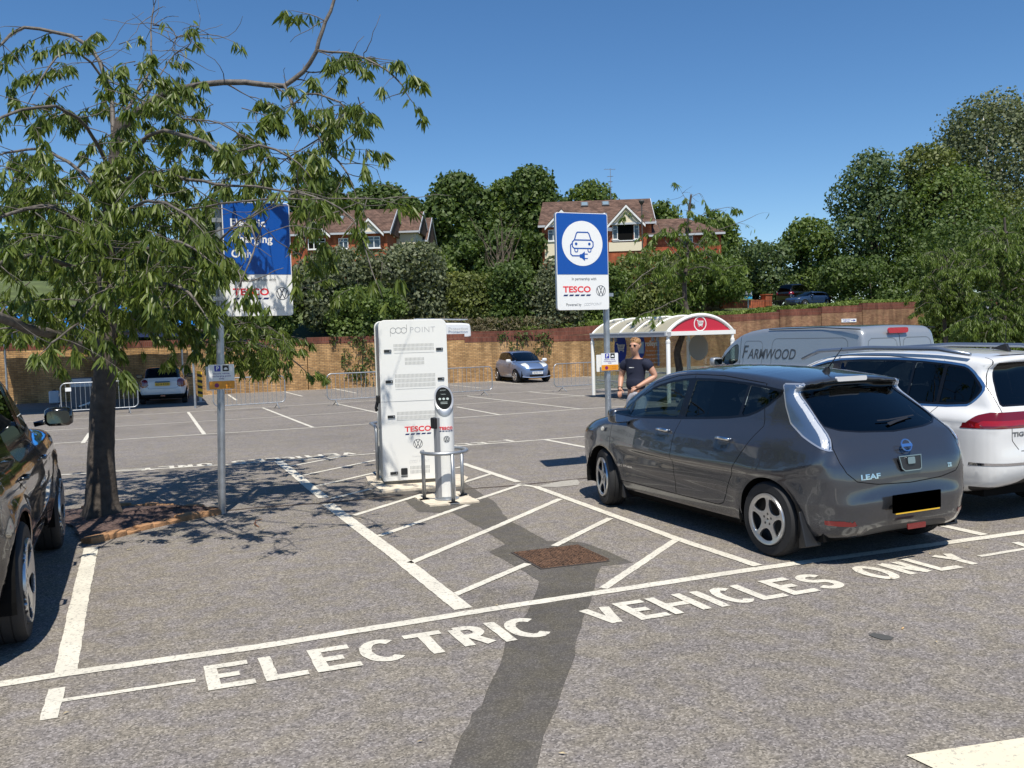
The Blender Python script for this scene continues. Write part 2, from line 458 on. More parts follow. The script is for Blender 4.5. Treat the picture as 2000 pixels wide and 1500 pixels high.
def interior(parent, L, W, zf, zbelt, xdash, rowx, mt=None):
    mt = mt or mat('car_interior', (.02, .02, .022), .8)
    b = MB()
    for x in rowx:
        for y in ((-.36, .36)):
            softbox(b, (x, y, zbelt - .32), (.52, .50, .22), .5)
            M = Matrix.Translation((x - .28, y, zbelt - .05)) @ Matrix.Rotation(-.22, 4, 'Y')
            softbox(b, (0, 0, 0), (.16, .48, .62), .5, M); softbox(b, (0, 0, .42), (.10, .26, .19), .5, M)
    b.build('seats', [mt], parent, smooth=True)
    d = MB(); softbox(d, (xdash, 0, zbelt - .10), (.55, W * 2 - .12, .34), .35)
    a = MB(); pts = [(xdash - .38 + .05 * math.sin(q), -.36 + .18 * math.cos(q), zbelt - .04 + .18 * math.sin(q)) for q in np.linspace(0, 2 * PI, 20)]
    d.tube(pts, .014, 6); d.build('dashboard', [mt], parent, smooth=True)
def plate(parent, name, x, z, facing, bgc, txt, w=.52, h=.11, tcol=None, y=0, tilt=0):
    """number plate; facing -1 looks to -x (rear), +1 looks to +x"""
    b = MB(); M = Matrix.Translation((x, y, z)) @ Matrix.Rotation(PI / 2 * facing, 4, 'Z') @ Matrix.Rotation(tilt, 4, 'X')
    b.prism(roundrect(-w / 2, -h / 2, w / 2, h / 2, .012, 3), 0, .008, 'XY', M @ XZ)
    o = b.build(name, [bgc], parent)
    if txt:
        c = MB(); put_text(c, txt, h * .95, M @ XZ @ Matrix.Translation((0, 0, .0085)), .0015, .002, width=w * .86)
        c.build('plate_lettering', [tcol or BLACK], o)
    return o

def decal(o, f, off=.003):
    """settle thin lettering (child of a car part, in car space) onto the body surface"""
    V = np.array([v.co for v in o.data.vertices]); 
    for _ in range(4):
        d = f(V[:, 0], V[:, 1], V[:, 2]) - off; g = grad(f, V); V = V - g * (d / (np.sum(g * g, 1) + 1e-9))[:, None]
    for v, p in zip(o.data.vertices, V): v.co = p
    return o
# ------------------------------------------------------------------ the car park surface: level near us, falling gently away
def gz(Y): return 0.0 if Y < 13 else (-0.0156 * (Y - 13) if Y < 31 else -0.281)
def GG(px, py):
    z = 0.0
    for _ in range(8): p = G(px, py, z); z = gz(p.y)
    return Vector((p.x, p.y, gz(p.y)))
def asphalt(name, base, dark, light, patchy=.10, scale=95.0, rough=.88, warm=0.0):
    m, n, l, b = nt(name); b.inputs['Roughness'].default_value = rough; b.inputs['Specular IOR Level'].default_value = .3
    tc = n.new('ShaderNodeTexCoord')
    v = n.new('ShaderNodeTexVoronoi'); v.inputs['Scale'].default_value = scale; l.new(tc.outputs['Object'], v.inputs['Vector'])
    r = n.new('ShaderNodeValToRGB'); e = r.color_ramp.elements
    e[0].position = 0; e[0].color = (*dark, 1); e[1].position = 1; e[1].color = (*light, 1)
    for p, c in ((.16, dark), (.34, base), (.70, base), (.93, light)):
        q = e.new(p); q.color = (*c, 1)
    sp = n.new('ShaderNodeSeparateColor'); l.new(v.outputs['Color'], sp.inputs[0]); l.new(sp.outputs[0], r.inputs[0])
    tot = r.outputs[0]
    for sc, am, dt in ((.35, patchy, 4), (2.6, patchy * .8, 6), (13, patchy * .9, 4)):
        no = n.new('ShaderNodeTexNoise'); no.inputs['Scale'].default_value = sc; no.inputs['Detail'].default_value = dt; l.new(tc.outputs['Object'], no.inputs['Vector'])
        mr = n.new('ShaderNodeMapRange'); mr.inputs[1].default_value = .3; mr.inputs[2].default_value = .7; mr.inputs[3].default_value = 1 - am; mr.inputs[4].default_value = 1 + am
        l.new(no.outputs[0], mr.inputs[0]); mx = n.new('ShaderNodeVectorMath'); mx.operation = 'SCALE'; l.new(tot, mx.inputs[0]); l.new(mr.outputs[0], mx.inputs['Scale']); tot = mx.outputs[0]
    for sc, lo_, hi_, am in ((.55, .62, .70, .80), (3.1, .68, .74, .86)):       # old stains with edges of their own
        no = n.new('ShaderNodeTexNoise'); no.inputs['Scale'].default_value = sc; no.inputs['Detail'].default_value = 3; no.inputs['Distortion'].default_value = .6; l.new(tc.outputs['Object'], no.inputs['Vector'])
        mr = n.new('ShaderNodeMapRange'); mr.inputs[1].default_value = lo_; mr.inputs[2].default_value = hi_; mr.inputs[3].default_value = 1; mr.inputs[4].default_value = am
        l.new(no.outputs[0], mr.inputs[0]); mx = n.new('ShaderNodeVectorMath'); mx.operation = 'SCALE'; l.new(tot, mx.inputs[0]); l.new(mr.outputs[0], mx.inputs['Scale']); tot = mx.outputs[0]
    # faint warm/cool drift between stones
    no = n.new('ShaderNodeTexNoise'); no.inputs['Scale'].default_value = 5; l.new(tc.outputs['Object'], no.inputs['Vector'])
    hs = n.new('ShaderNodeMix'); hs.data_type = 'RGBA'; hs.blend_type = 'MULTIPLY'; hs.inputs[0].default_value = .8
    cr = n.new('ShaderNodeValToRGB'); cr.color_ramp.elements[0].position = .38; cr.color_ramp.elements[0].color = (1.05, 1, .90, 1); cr.color_ramp.elements[1].position = .62; cr.color_ramp.elements[1].color = (1.0, .97, 1.02, 1)
    l.new(no.outputs[0], cr.inputs[0]); l.new(tot, hs.inputs[6]); l.new(cr.outputs[0], hs.inputs[7]); l.new(hs.outputs[2], b.inputs['Base Color'])
    bp = n.new('ShaderNodeBump'); bp.inputs['Strength'].default_value = .5; bp.inputs['Distance'].default_value = .004
    l.new(v.outputs['Distance'], bp.inputs['Height']); l.new(bp.outputs[0], b.inputs['Normal']); return m
ASPH = asphalt('worn_asphalt', (.196, .181, .162), (.118, .110, .100), (.315, .295, .268), .085)
PATCH = asphalt('newer_asphalt', (.094, .088, .077), (.074, .07, .061), (.145, .137, .12), .10, 130)
def sheet(name, mats, rows, cols, zf, parent=None):
    V = [(x, y, zf(x, y)) for y in rows for x in cols]; n = len(cols)
    F = [(j * n + i, j * n + i + 1, (j + 1) * n + i + 1, (j + 1) * n + i) for j in range(len(rows) - 1) for i in range(n - 1)]
    return np_mesh(name, V, F, mats, parent)
g = sheet('ground', [ASPH], [-60, 0, 13, 20, 31, 60, 120, 900], [-500, -60, 0, 60, 500], lambda x, y: gz(y)); g['kind'] = 'structure'; g.data.shade_flat()
def draped(name, poly, m, dz, kind='structure', step=None, jit=0):
    """flat patch on the ground from an outline given as photo points"""
    P = [GG(*q) for q in poly]; out = []
    for i in range(len(P)):
        a, b = P[i], P[(i + 1) % len(P)]; k = max(1, int((b - a).length / .15)) if jit else 1
        for t in range(k):
            p = a.lerp(b, t / k); out.append((p.x + random.uniform(-jit, jit), p.y + random.uniform(-jit, jit), p.z + dz))
    me = bpy.data.meshes.new(name); me.from_pydata(out, [], [list(range(len(out)))]); me.update()
    bm = bmesh.new(); bm.from_mesh(me)
    for f in bm.faces:
        if f.normal.z < 0: f.normal_flip()
    bmesh.ops.triangulate(bm, faces=bm.faces[:]); bm.to_mesh(me); bm.free()
    o = mkobj(name, me, m); o['kind'] = kind; return o
draped('asphalt_patch', [(881, 1000), (938, 1030), (986, 1063), (956, 1078), (1010, 1108), (1053, 1135), (1046, 1162), (1026, 1200), (990, 1250), (974, 1300), (950, 1350), (940, 1380), (922, 1394),
        (920, 1414), (900, 1440), (878, 1494), (850, 1560), (1030, 1560), (1052, 1492), (1064, 1436), (1088, 1384), (1100, 1340), (1118, 1300), (1124, 1260), (1140, 1208), (1150, 1186), (1160, 1148),
        (1162, 1132), (1174, 1106), (1238, 1099), (1190, 1078), (1142, 1060), (1120, 1058), (1070, 1057), (992, 1015), (965, 979), (930, 958), (900, 938), (865, 930), (815, 958), (735, 965), (700, 950), (716, 975), (792, 979), (818, 1000), (862, 1002)],
       PATCH, .002, jit=.008)
def paint(name, col, wear=.5):
    m, n, l, b = nt(name); b.inputs['Roughness'].default_value = .7
    tc = n.new('ShaderNodeTexCoord'); no = n.new('ShaderNodeTexNoise'); no.inputs['Scale'].default_value = 38; no.inputs['Detail'].default_value = 9; no.inputs['Roughness'].default_value = .72
    l.new(tc.outputs['Object'], no.inputs['Vector'])
    r = n.new('ShaderNodeValToRGB'); r.color_ramp.elements[0].position = .33 + .05 * wear; r.color_ramp.elements[1].position = .42 + .07 * wear
    r.color_ramp.elements[0].color = (.30, .285, .25, 1); r.color_ramp.elements[1].color = (*col, 1); l.new(no.outputs[0], r.inputs[0])
    n2 = n.new('ShaderNodeTexNoise'); n2.inputs['Scale'].default_value = 3; n2.inputs['Detail'].default_value = 5; l.new(tc.outputs['Object'], n2.inputs['Vector'])
    mr = n.new('ShaderNodeMapRange'); mr.inputs[1].default_value = .3; mr.inputs[2].default_value = .7; mr.inputs[3].default_value = .88; mr.inputs[4].default_value = 1.05; l.new(n2.outputs[0], mr.inputs[0])
    mx = n.new('ShaderNodeVectorMath'); mx.operation = 'SCALE'; l.new(r.outputs[0], mx.inputs[0]); l.new(mr.outputs[0], mx.inputs['Scale']); l.new(mx.outputs[0], b.inputs['Base Color']); return m
PAINT = paint('road_paint', (.66, .625, .53), .7); PAINT2 = paint('road_paint_cream', (.68, .62, .47), .3)
class Lines:
    def __init__(s): s.mb = MB(); s.k = 0
    def line(s, pts, w, px=True, jit=.0035):
        P = [GG(*p) if px else Vector((p[0], p[1], gz(p[1]))) for p in pts]; Q = []
        for i in range(len(P) - 1):
            k = max(1, int((P[i + 1] - P[i]).length / .07))
            if P[i].y > 18: k = max(1, k // 5)
            for t in range(k): Q.append(P[i].lerp(P[i + 1], t / k))
        Q.append(P[-1]); s.k += 1; z = .0045 + .0003 * (s.k % 9); L = []; n = len(Q)
        for i, q in enumerate(Q):
            t = (Q[min(i + 1, n - 1)] - Q[max(i - 1, 0)]); t.z = 0; t.normalize(); nn = Vector((-t.y, t.x, 0))
            for sg in (1, -1): v = q + nn * (sg * w / 2 + random.uniform(-jit, jit)); L.append((v.x, v.y, gz(v.y) + z))
        s.mb.add(L, [(2 * i, 2 * i + 1, 2 * i + 3, 2 * i + 2) for i in range(n - 1)])
        # wound upwards
        for f in s.mb.f[-(n - 1):]:
            a, b, c = (s.mb.v[f[0]], s.mb.v[f[1]], s.mb.v[f[2]])
            if (b - a).cross(c - a).z < 0: f.reverse()
L1 = Lines()
L1.line([(-60, 1347), (120, 1318), (500, 1265), (1000, 1184), (1490, 1110), (1935, 1049), (2000, 1040), (2200, 1009)], .10)
L1.line([(129, 1312), (152, 1190), (178, 1070)], .125)
L1.line([(905, 1190), (770, 1083), (640, 985)], .135); L1.line([(633, 973), (600, 947), (543.5, 901)], .135)
L1.line([(903, 905.5), (1012, 942)], .10); L1.line([(1045, 951), (1320, 1052.5), (1480, 1106)], .095)
for a, b in (((566, 911.5), (668, 892)), ((668, 892), (736, 886)), ((593, 928.6), (738.5, 898)), ((615.5, 950.5), (740, 922)), ((647, 974.5), (725, 955)), ((690.5, 1007.5), (824, 966)), ((740, 1048), (914, 986.5)),
             ((932, 976), (1016, 948)), ((905, 943), (962, 925)), ((887, 1163.5), (1031, 1102)), ((1082.5, 1067.5), (1192, 1013)), ((1178, 1150), (1320, 1055)), ((1012, 946), (1050, 952)), ((888, 915), (903, 912))):
    L1.line([a, b], .075)
L1.line([(801.5, 1100.5), (968, 1030), (1094, 975)], .08)
L1.line([(6.96, 5.7), (6.96, 10.5), (6.96, 15)], .10, False); L1.line([(9.40, 5.6), (9.40, 15)], .10, False); L1.line([(11.85, 5.6), (11.85, 15)], .10, False)
L1.line([(-.45, 10.9), (-.45, 14.8)], .12, False); L1.line([(-2.9, 5.8), (-2.9, 15)], .12, False)
L1.line([(-80, 940), (150, 926), (225, 921), (429, 908.5), (594, 898), (737, 886), (891, 871.6), (1094, 856.6), (1300, 839), (1500, 822)], .085)
L1.line([(-80, 878), (129, 865), (440, 846), (594, 836.5), (742, 827), (896, 816), (1136, 799), (1300, 789), (1600, 768)], .09)
L1.line([(-80, 851), (114, 840), (384, 823.6), (600, 811), (742, 801), (900, 790), (1143, 773), (1400, 757)], .08)
L1.line([(-80, 833), (216, 814), (510, 796), (740, 782), (900, 773), (1158, 758), (1400, 742)], .08)
for a, b in (((367.5, 805), (399, 849)), ((513, 796.5), (611, 835)), ((656, 788), (744, 808)), ((892, 795), (978, 811)), ((912, 773.5), (1137, 799.5)), ((1032, 765), (1142, 774)), ((934, 743), (1020, 750.5)),
             ((652, 759), (696, 768)), ((554, 765), (590, 774)), ((446, 771), (462, 782)), ((878, 752), (940, 758)), ((1110, 733), (1162, 738)), ((1160, 758), (1300, 768)), ((175, 846), (162, 866))): L1.line([a, b], .09)
L1.line([(112, 1345), (95, 1406)], .085); L1.line([(118, 1369.5), (382, 1330)], .048)
L1.line([(1913, 1087.5), (2060, 1063)], .05); L1.line([(1983, 1060), (2030, 1076)], .075)
o = L1.mb.build('road_markings', [PAINT]); o['kind'] = 'structure'
draped('painted_box', [(1770, 1477), (2100, 1428), (2200, 1600), (1900, 1600), (1822, 1502)], PAINT2, .006)
# ---- painted words
GL = {'E': [[(0, 0), (0, 1)], [(-.0, 0), (1, 0)], [(0, 1), (.95, 1)], [(0, .5), (.62, .5)]], 'L': [[(0, 0), (0, 1)], [(0, 0), (1, 0)]],
      'C': [arc_pts(.52, .5, .52, .5, 48, 312, 18)], 'T': [[(.5, 0), (.5, 1)], [(0, 1), (1, 1)]], 'I': [[(.5, 0), (.5, 1)]],
      'R': [[(0, 0), (0, 1)], [(0, 1), (.5, 1)] + arc_pts(.55, .76, .38, .24, 90, -90, 10) + [(0, .52)], [(.45, .5), (.95, 0)]],
      'V': [[(0, 1), (.5, 0)], [(1, 1), (.5, 0)]], 'H': [[(0, 0), (0, 1)], [(1, 0), (1, 1)], [(0, .5), (1, .5)]],
      'S': [arc_pts(.5, .76, .48, .24, 20, 270, 14)[:-1] + arc_pts(.5, .26, .48, .26, 90, -160, 14)], 'O': [arc_pts(.5, .5, .5, .5, 0, 360, 30)],
      'N': [[(0, 0), (0, 1)], [(1, 0), (1, 1)], [(0, 1), (1, 0)]], 'Y': [[(0, 1), (.5, .5)], [(1, 1), (.5, .5)], [(.5, .52), (.5, 0)]]}
CELLS = [('E', .30, .235), ('L', .61, .22), ('E', .90, .24), ('C', 1.19, .25), ('T', 1.50, .23), ('R', 1.80, .20), ('I', 2.06, .05), ('C', 2.15, .25), ('V', 2.74, .21), ('E', 3.02, .21), ('H', 3.28, .27), ('I', 3.65, .05),
         ('C', 3.76, .20), ('L', 4.0, .20), ('E', 4.26, .22), ('S', 4.54, .22), ('O', 5.08, .22), ('N', 5.38, .20), ('L', 5.66, .21), ('Y', 5.94, .20)]
def words(fx, fy):
    Lw = Lines()
    for ch, x, w in CELLS:
        for st in GL[ch]:
            pts = []
            for (u, v) in st: X = x + .03 + u * (w - .05); y0 = 5.12 - .02 * (X - .3) + .03; pts.append((fx(X), fy(y0 + v * .335, X)))
            if len(pts) == 2 and ch in 'ELTHI':
                a_, b__ = Vector(pts[0]), Vector(pts[1]); d_ = (b__ - a_).normalized() * .034; pts = [tuple(a_ - d_), tuple(b__ + d_)]
            Lw.line(pts, .074, False, .003)
    return Lw
o = words(lambda x: x, lambda y, x: y).mb.build('painted_lettering', [PAINT]); o['kind'] = 'structure'
Lw = words(lambda x: 6.42 - (x - .3) - .55, lambda y, x: 20.55 - (y + .02 * (x - .3)))
Lw.line([(6.35, 15.35), (5.95, 15.37)], .05, False); Lw.line([(6.37, 15.15), (6.37, 15.55)], .085, False); Lw.line([(.15, 15.37), (-.45, 15.37)], .05, False)
o = Lw.mb.build('painted_lettering', [PAINT]); o['kind'] = 'structure'
# joint between the two rows, stains, drain cover
Lj = Lines(); TAR = mat('joint_tar', (.075, .055, .043), .9, var=.3, vscale=20)
Lj.line([(430, 999), (500, 992), (640, 982), (760, 971), (905, 956), (1000, 949), (1110, 938), (1180, 931)], .045, jit=.012); o = Lj.mb.build('tarmac_joint', [TAR]); o['kind'] = 'structure'
draped('oil_stain', [(1696, 1241), (1706, 1237), (1722, 1240), (1735, 1242), (1746, 1246), (1740, 1251), (1724, 1251), (1708, 1246)], mat('stain', (.07, .07, .066), .8), .0045)
draped('puddle_stain', [(1045, 951), (1075, 944), (1110, 938), (1130, 937), (1130, 948), (1090, 952)], mat('grit', (.34, .32, .28), .95, var=.2, vscale=30), .0046, jit=.02)
t = thing('drain_cover', 'rusty brown rectangular drain cover with raised studs set in the dark patch of tarmac', 'drain cover', (0, 0, 0))
cc = [GG(1002, 1081), GG(1128, 1066), GG(1186, 1097), GG(1058, 1112)]
RUST = mat('rust', (.125, .070, .042), .85, var=.75, vscale=42, bump=.4, bscale=120)
b = MB()
for i in range(2):
    A = cc[0].lerp(cc[1], i * .5 + .008); B_ = cc[0].lerp(cc[1], i * .5 + .492); C_ = cc[3].lerp(cc[2], i * .5 + .492); D_ = cc[3].lerp(cc[2], i * .5 + .008)
    b.v += [Vector((*q.xy, zz)) for zz in (.001, .010) for q in (A, B_, C_, D_)]; k = len(b.v) - 8
    b.f += [[k + 7, k + 6, k + 5, k + 4], [k, k + 1, k + 5, k + 4], [k + 1, k + 2, k + 6, k + 5], [k + 2, k + 3, k + 7, k + 6], [k + 3, k, k + 4, k + 7]]; b.mi += [0] * 5
ex = (cc[1] - cc[0]); ey = (cc[3] - cc[0])
for i in range(26):
    for j in range(26):
        p = cc[0] + ex * ((i + .5) / 26) + ey * ((j + .5) / 26); b.box((p.x, p.y, .012), (.016, .009, .006), (i + j) % 2 * 1.57 + .3)
b.build('cover_plate', [RUST], t)
b = MB(); ribbon(b, [(p.x, p.y) for p in cc], .03, .001, .0085, closed=True); b.build('cover_frame', [mat('dark_iron', (.05, .04, .035), .8)], t)
# leaf litter and small bits
random.seed(11)
b = MB()
for i in range(130):
    x = random.gauss(.9, 1.3); y = random.gauss(9.9, .9)
    if i > 100: x, y = random.uniform(-.5, 8), random.uniform(3, 9)
    s_ = random.uniform(.010, .022); a = random.uniform(0, 6)
    b.add([(x - s_ * math.cos(a), y - s_ * math.sin(a), .01), (x + s_ * .4 * math.sin(a), y - s_ * .4 * math.cos(a), .014), (x + s_ * math.cos(a), y + s_ * math.sin(a), .011), (x - s_ * .4 * math.sin(a), y + s_ * .4 * math.cos(a), .013)], [(0, 1, 2, 3)])
o = b.build('leaf_litter', [mat('dry_leaf', (.40, .33, .20), .8, var=.4, vscale=40)]); o['kind'] = 'stuff'
# bed round the cherry tree
t = thing('tree_bed', 'low soil bed with crumbling orange brick edging around the cherry trunk', 'tree bed', (0, 0, 0))
SOIL = mat('bark_soil', (.085, .055, .047), .95, var=.6, vscale=30, bump=1.0, bscale=50)
rows = []
ed_f = [GG(*q) for q in ((168, 1062), (205, 1053), (240, 1044), (292, 1030), (345, 1018), (392, 1009), (428, 1003))]
ed_b = [GG(*q) for q in ((100, 1000), (160, 996), (255, 991), (310, 993), (360, 996), (395, 997), (428, 1000))]
b = MB(); n = 12
for i in range(7):
    for k in range(n + 1):
        p = ed_f[i].lerp(ed_b[i], k / n); e = math.sin(PI * k / n) * math.sin(PI * (.5 + i) / 7.5)
        b.v.append(Vector((p.x + random.uniform(-.03, .03), p.y + random.uniform(-.03, .03), .02 + .09 * e * random.uniform(.6, 1.1))))
for i in range(6):
    for k in range(n): a = i * (n + 1) + k; b.f.append([a, a + n + 1, a + n + 2, a + 1]); b.mi.append(0)
for f in b.f:
    if (b.v[f[1]] - b.v[f[0]]).cross(b.v[f[2]] - b.v[f[0]]).z < 0: f.reverse()
b.build('soil', [SOIL], t, smooth=True)
EDG = mat('edging_brick', (.34, .185, .09), .9, var=.25, vscale=14, bump=.8, bscale=35)
b = MB()
def edging(P, w):
    tot = []
    for i in range(len(P) - 1):
        k = max(1, round((P[i + 1] - P[i]).length / .22))
        for q in range(k): tot.append((P[i].lerp(P[i + 1], q / k), P[i].lerp(P[i + 1], (q + 1) / k)))
    for a, c in tot:
        d = c - a; m_ = (a + c) / 2; softbox(b, (0, 0, 0), (d.length * 1.06, w * random.uniform(.8, 1.1), .09), .35,
                                         Matrix.Translation((m_.x, m_.y, .004 + random.uniform(-.015, .018))) @ Matrix.Rotation(math.atan2(d.y, d.x) + random.uniform(-.09, .09), 4, 'Z') @ Matrix.Rotation(random.uniform(-.12, .12), 4, 'X'))
edging(ed_f, .17); edging(ed_b[1:], .14)
b.build('brick_edging', [EDG], t, smooth='auto')
# ------------------------------------------------------------------ brick walls
def brickmat(name, c1, c2, mortar, topz=None, band=.25, bandcol=(.12, .035, .025), wet=.5, rowh=.075, bw=.225):
    m, n, l, b = nt(name); b.inputs['Roughness'].default_value = .9; b.inputs['Specular IOR Level'].default_value = .2
    tc = n.new('ShaderNodeTexCoord'); mp = n.new('ShaderNodeSeparateXYZ'); l.new(tc.outputs['Object'], mp.inputs[0])
    ad = n.new('ShaderNodeMath'); ad.operation = 'ADD'; l.new(mp.outputs[0], ad.inputs[0]); l.new(mp.outputs[1], ad.inputs[1])
    cb = n.new('ShaderNodeCombineXYZ'); l.new(ad.outputs[0], cb.inputs[0]); l.new(mp.outputs[2], cb.inputs[1])
    br = n.new('ShaderNodeTexBrick'); br.inputs['Scale'].default_value = 1; br.inputs['Brick Width'].default_value = bw; br.inputs['Row Height'].default_value = rowh
    br.inputs['Mortar Size'].default_value = .010; br.inputs['Mortar Smooth'].default_value = .2; br.inputs['Bias'].default_value = 0
    br.inputs['Color1'].default_value = (*c1, 1); br.inputs['Color2'].default_value = (*c2, 1); br.inputs['Mortar'].default_value = (*mortar, 1)
    l.new(cb.outputs[0], br.inputs['Vector'])
    no = n.new('ShaderNodeTexNoise'); no.inputs['Scale'].default_value = 1.3; no.inputs['Detail'].default_value = 8; no.inputs['Roughness'].default_value = .65; l.new(tc.outputs['Object'], no.inputs['Vector'])
    mr = n.new('ShaderNodeMapRange'); mr.inputs[1].default_value = .32; mr.inputs[2].default_value = .68; mr.inputs[3].default_value = .62; mr.inputs[4].default_value = 1.18; l.new(no.outputs[0], mr.inputs[0])
    mx = n.new('ShaderNodeVectorMath'); mx.operation = 'SCALE'; l.new(br.outputs[0], mx.inputs[0]); l.new(mr.outputs[0], mx.inputs['Scale']); l.new(mx.outputs[0], b.inputs['Base Color'])
    st = n.new('ShaderNodeTexNoise'); st.inputs['Scale'].default_value = 1; st.inputs['Detail'].default_value = 6; sv = n.new('ShaderNodeVectorMath'); sv.operation = 'MULTIPLY'; sv.inputs[1].default_value = (2.2, 2.2, .35); l.new(tc.outputs['Object'], sv.inputs[0]); l.new(sv.outputs[0], st.inputs['Vector'])
    sr = n.new('ShaderNodeMapRange'); sr.inputs[1].default_value = .42; sr.inputs[2].default_value = .62; sr.inputs[3].default_value = 1.06; sr.inputs[4].default_value = .70; l.new(st.outputs[0], sr.inputs[0])
    m3 = n.new('ShaderNodeVectorMath'); m3.operation = 'SCALE'; l.new(mx.outputs[0], m3.inputs[0]); l.new(sr.outputs[0], m3.inputs['Scale']); l.new(m3.outputs[0], b.inputs['Base Color'])
    bp = n.new('ShaderNodeBump'); bp.inputs['Strength'].default_value = .6; bp.inputs['Distance'].default_value = .01; l.new(br.outputs['Fac'], bp.inputs['Height']); bp.invert = True; l.new(bp.outputs[0], b.inputs['Normal'])
    return m
BUFF = brickmat('buff_brick', (.62, .38, .17), (.42, .24, .10), (.26, .18, .11))
REDC = brickmat('dark_red_brick', (.22, .072, .045), (.15, .045, .03), (.20, .12, .09), bw=.075, rowh=.22)
MIXB = brickmat('weathered_brick', (.40, .23, .12), (.27, .13, .075), (.22, .16, .11))
HRED = brickmat('house_red_brick', (.50, .13, .055), (.40, .09, .04), (.36, .16, .09))
def wall_run(name, label, secs, thick=.33, base=-.3, M1=BUFF, Mc=REDC, group=None, cop=.30):
    """secs: (x0, x1, y, top0, top1)"""
    t = thing(name, label, 'wall', (secs[0][0], secs[0][2], base), group=group); ox, oy = secs[0][0], secs[0][2]
    b = MB(); c = MB()
    for (x0, x1, y, z0, z1) in secs:
        def pr(mb, za0, za1, zb0, zb1, th, g=.0):
            vs = [(x0 + g, -th / 2, za0), (x1 - g, -th / 2, za1), (x1 - g, th / 2, za1), (x0 + g, th / 2, za0), (x0 + g, -th / 2, zb0), (x1 - g, -th / 2, zb1), (x1 - g, th / 2, zb1), (x0 + g, th / 2, zb0)]
            mb.add([(p[0] - ox, p[1] + y - oy, p[2] - base) for p in vs], [(0, 3, 2, 1), (4, 5, 6, 7), (0, 1, 5, 4), (1, 2, 6, 5), (2, 3, 7, 6), (3, 0, 4, 7)])
        pr(b, base, base, z0 - cop, z1 - cop, thick, .006); pr(c, z0 - cop, z1 - cop, z0, z1, thick + .02, .004)
    b.build('brickwork', [M1], t); c.build('coping', [Mc], t)
    return t
YA = 41.6
zA = lambda px, py: OY(YA, px, py)
pA = [zA(*q) for q in ((-40, 668), (235, 668), (235, 665), (452, 662), (452, 664), (597, 662), (598, 655), (905, 655), (905, 655), (1078, 655), (1078, 656), (1215, 652))]
wall_run('brick_wall', 'buff brick wall with dark red top courses behind the parked blue car and kiosk', [(pA[i].x, pA[i + 1].x, YA, (pA[i].z + pA[i + 1].z) / 2, (pA[i].z + pA[i + 1].z) / 2 - .02) for i in range(0, 12, 2)])
YB = 47.5
qB = [(850, 649), (1040, 645), (1160, 636), (1300, 622), (1372, 617), (1440, 614), (1519, 609), (1520, 605), (1600, 602), (1601, 599), (1680, 596), (1681, 592), (1770, 590), (1900, 586), (2100, 582)]
pB = [OY(YB, *q) for q in qB]
secs = [(pB[i].x, pB[i + 1].x, YB, pB[i].z, pB[i + 1].z) for i in range(len(pB) - 1) if pB[i + 1].x - pB[i].x > .2]
wall_run('brick_wall', 'long weathered brick retaining wall stepping up to the right below the grass verge', secs, M1=MIXB, cop=.45)
# ------------------------------------------------------------------ land behind the walls
def terr(x, y):
    r = min(1, max(0, (x - 22) / 14)); r = r * r * (3 - 2 * r)
    s = min(1, max(0, (y - 48) / 17)); s = s * s * (3 - 2 * s)
    left = 1.9 + 4.4 * s + .02 * max(0, y - 66); right = 2.75 + .012 * (x - 30) + 3.0 * min(1, max(0, (y - 56) / 10)) * (1 if x < 47 else max(0, 1 - (x - 47) / 8)) + .02 * max(0, y - 66)
    return left * (1 - r) + right * r
GRASSY = mat('rough_grass', (.075, .10, .03), .95, var=.4, vscale=1.2, bump=.8, bscale=12)
o = sheet('terrain', [GRASSY], [47.6, 50, 53, 56, 59, 62, 65, 68, 75, 90, 140, 400], list(np.arange(-60, 20, 8)) + list(np.arange(20, 60, 2.5)) + [62, 70, 90, 140, 300], terr); o['kind'] = 'structure'
def foliage(name, c1, c2, trans=.25, rough=.55):
    if name in _M: return _M[name]
    m, n, l, b = nt(name); out = n['Material Output']; at = n.new('ShaderNodeAttribute'); at.attribute_name = 'tint'
    r = n.new('ShaderNodeMix'); r.data_type = 'RGBA'; r.inputs[6].default_value = (*c1, 1); r.inputs[7].default_value = (*c2, 1)
    l.new(at.outputs['Fac'], r.inputs[0]); l.new(r.outputs[2], b.inputs['Base Color']); b.inputs['Roughness'].default_value = rough; b.inputs['Specular IOR Level'].default_value = .35
    tr = n.new('ShaderNodeBsdfTranslucent'); s_ = n.new('ShaderNodeVectorMath'); s_.operation = 'MULTIPLY'; s_.inputs[1].default_value = (1.5, 1.6, .6)
    l.new(r.outputs[2], s_.inputs[0]); l.new(s_.outputs[0], tr.inputs[0]); mx = n.new('ShaderNodeMixShader'); mx.inputs[0].default_value = trans
    l.new(b.outputs[0], mx.inputs[1]); l.new(tr.outputs[0], mx.inputs[2]); l.new(mx.outputs[0], out.inputs[0]); _M[name] = m; return m
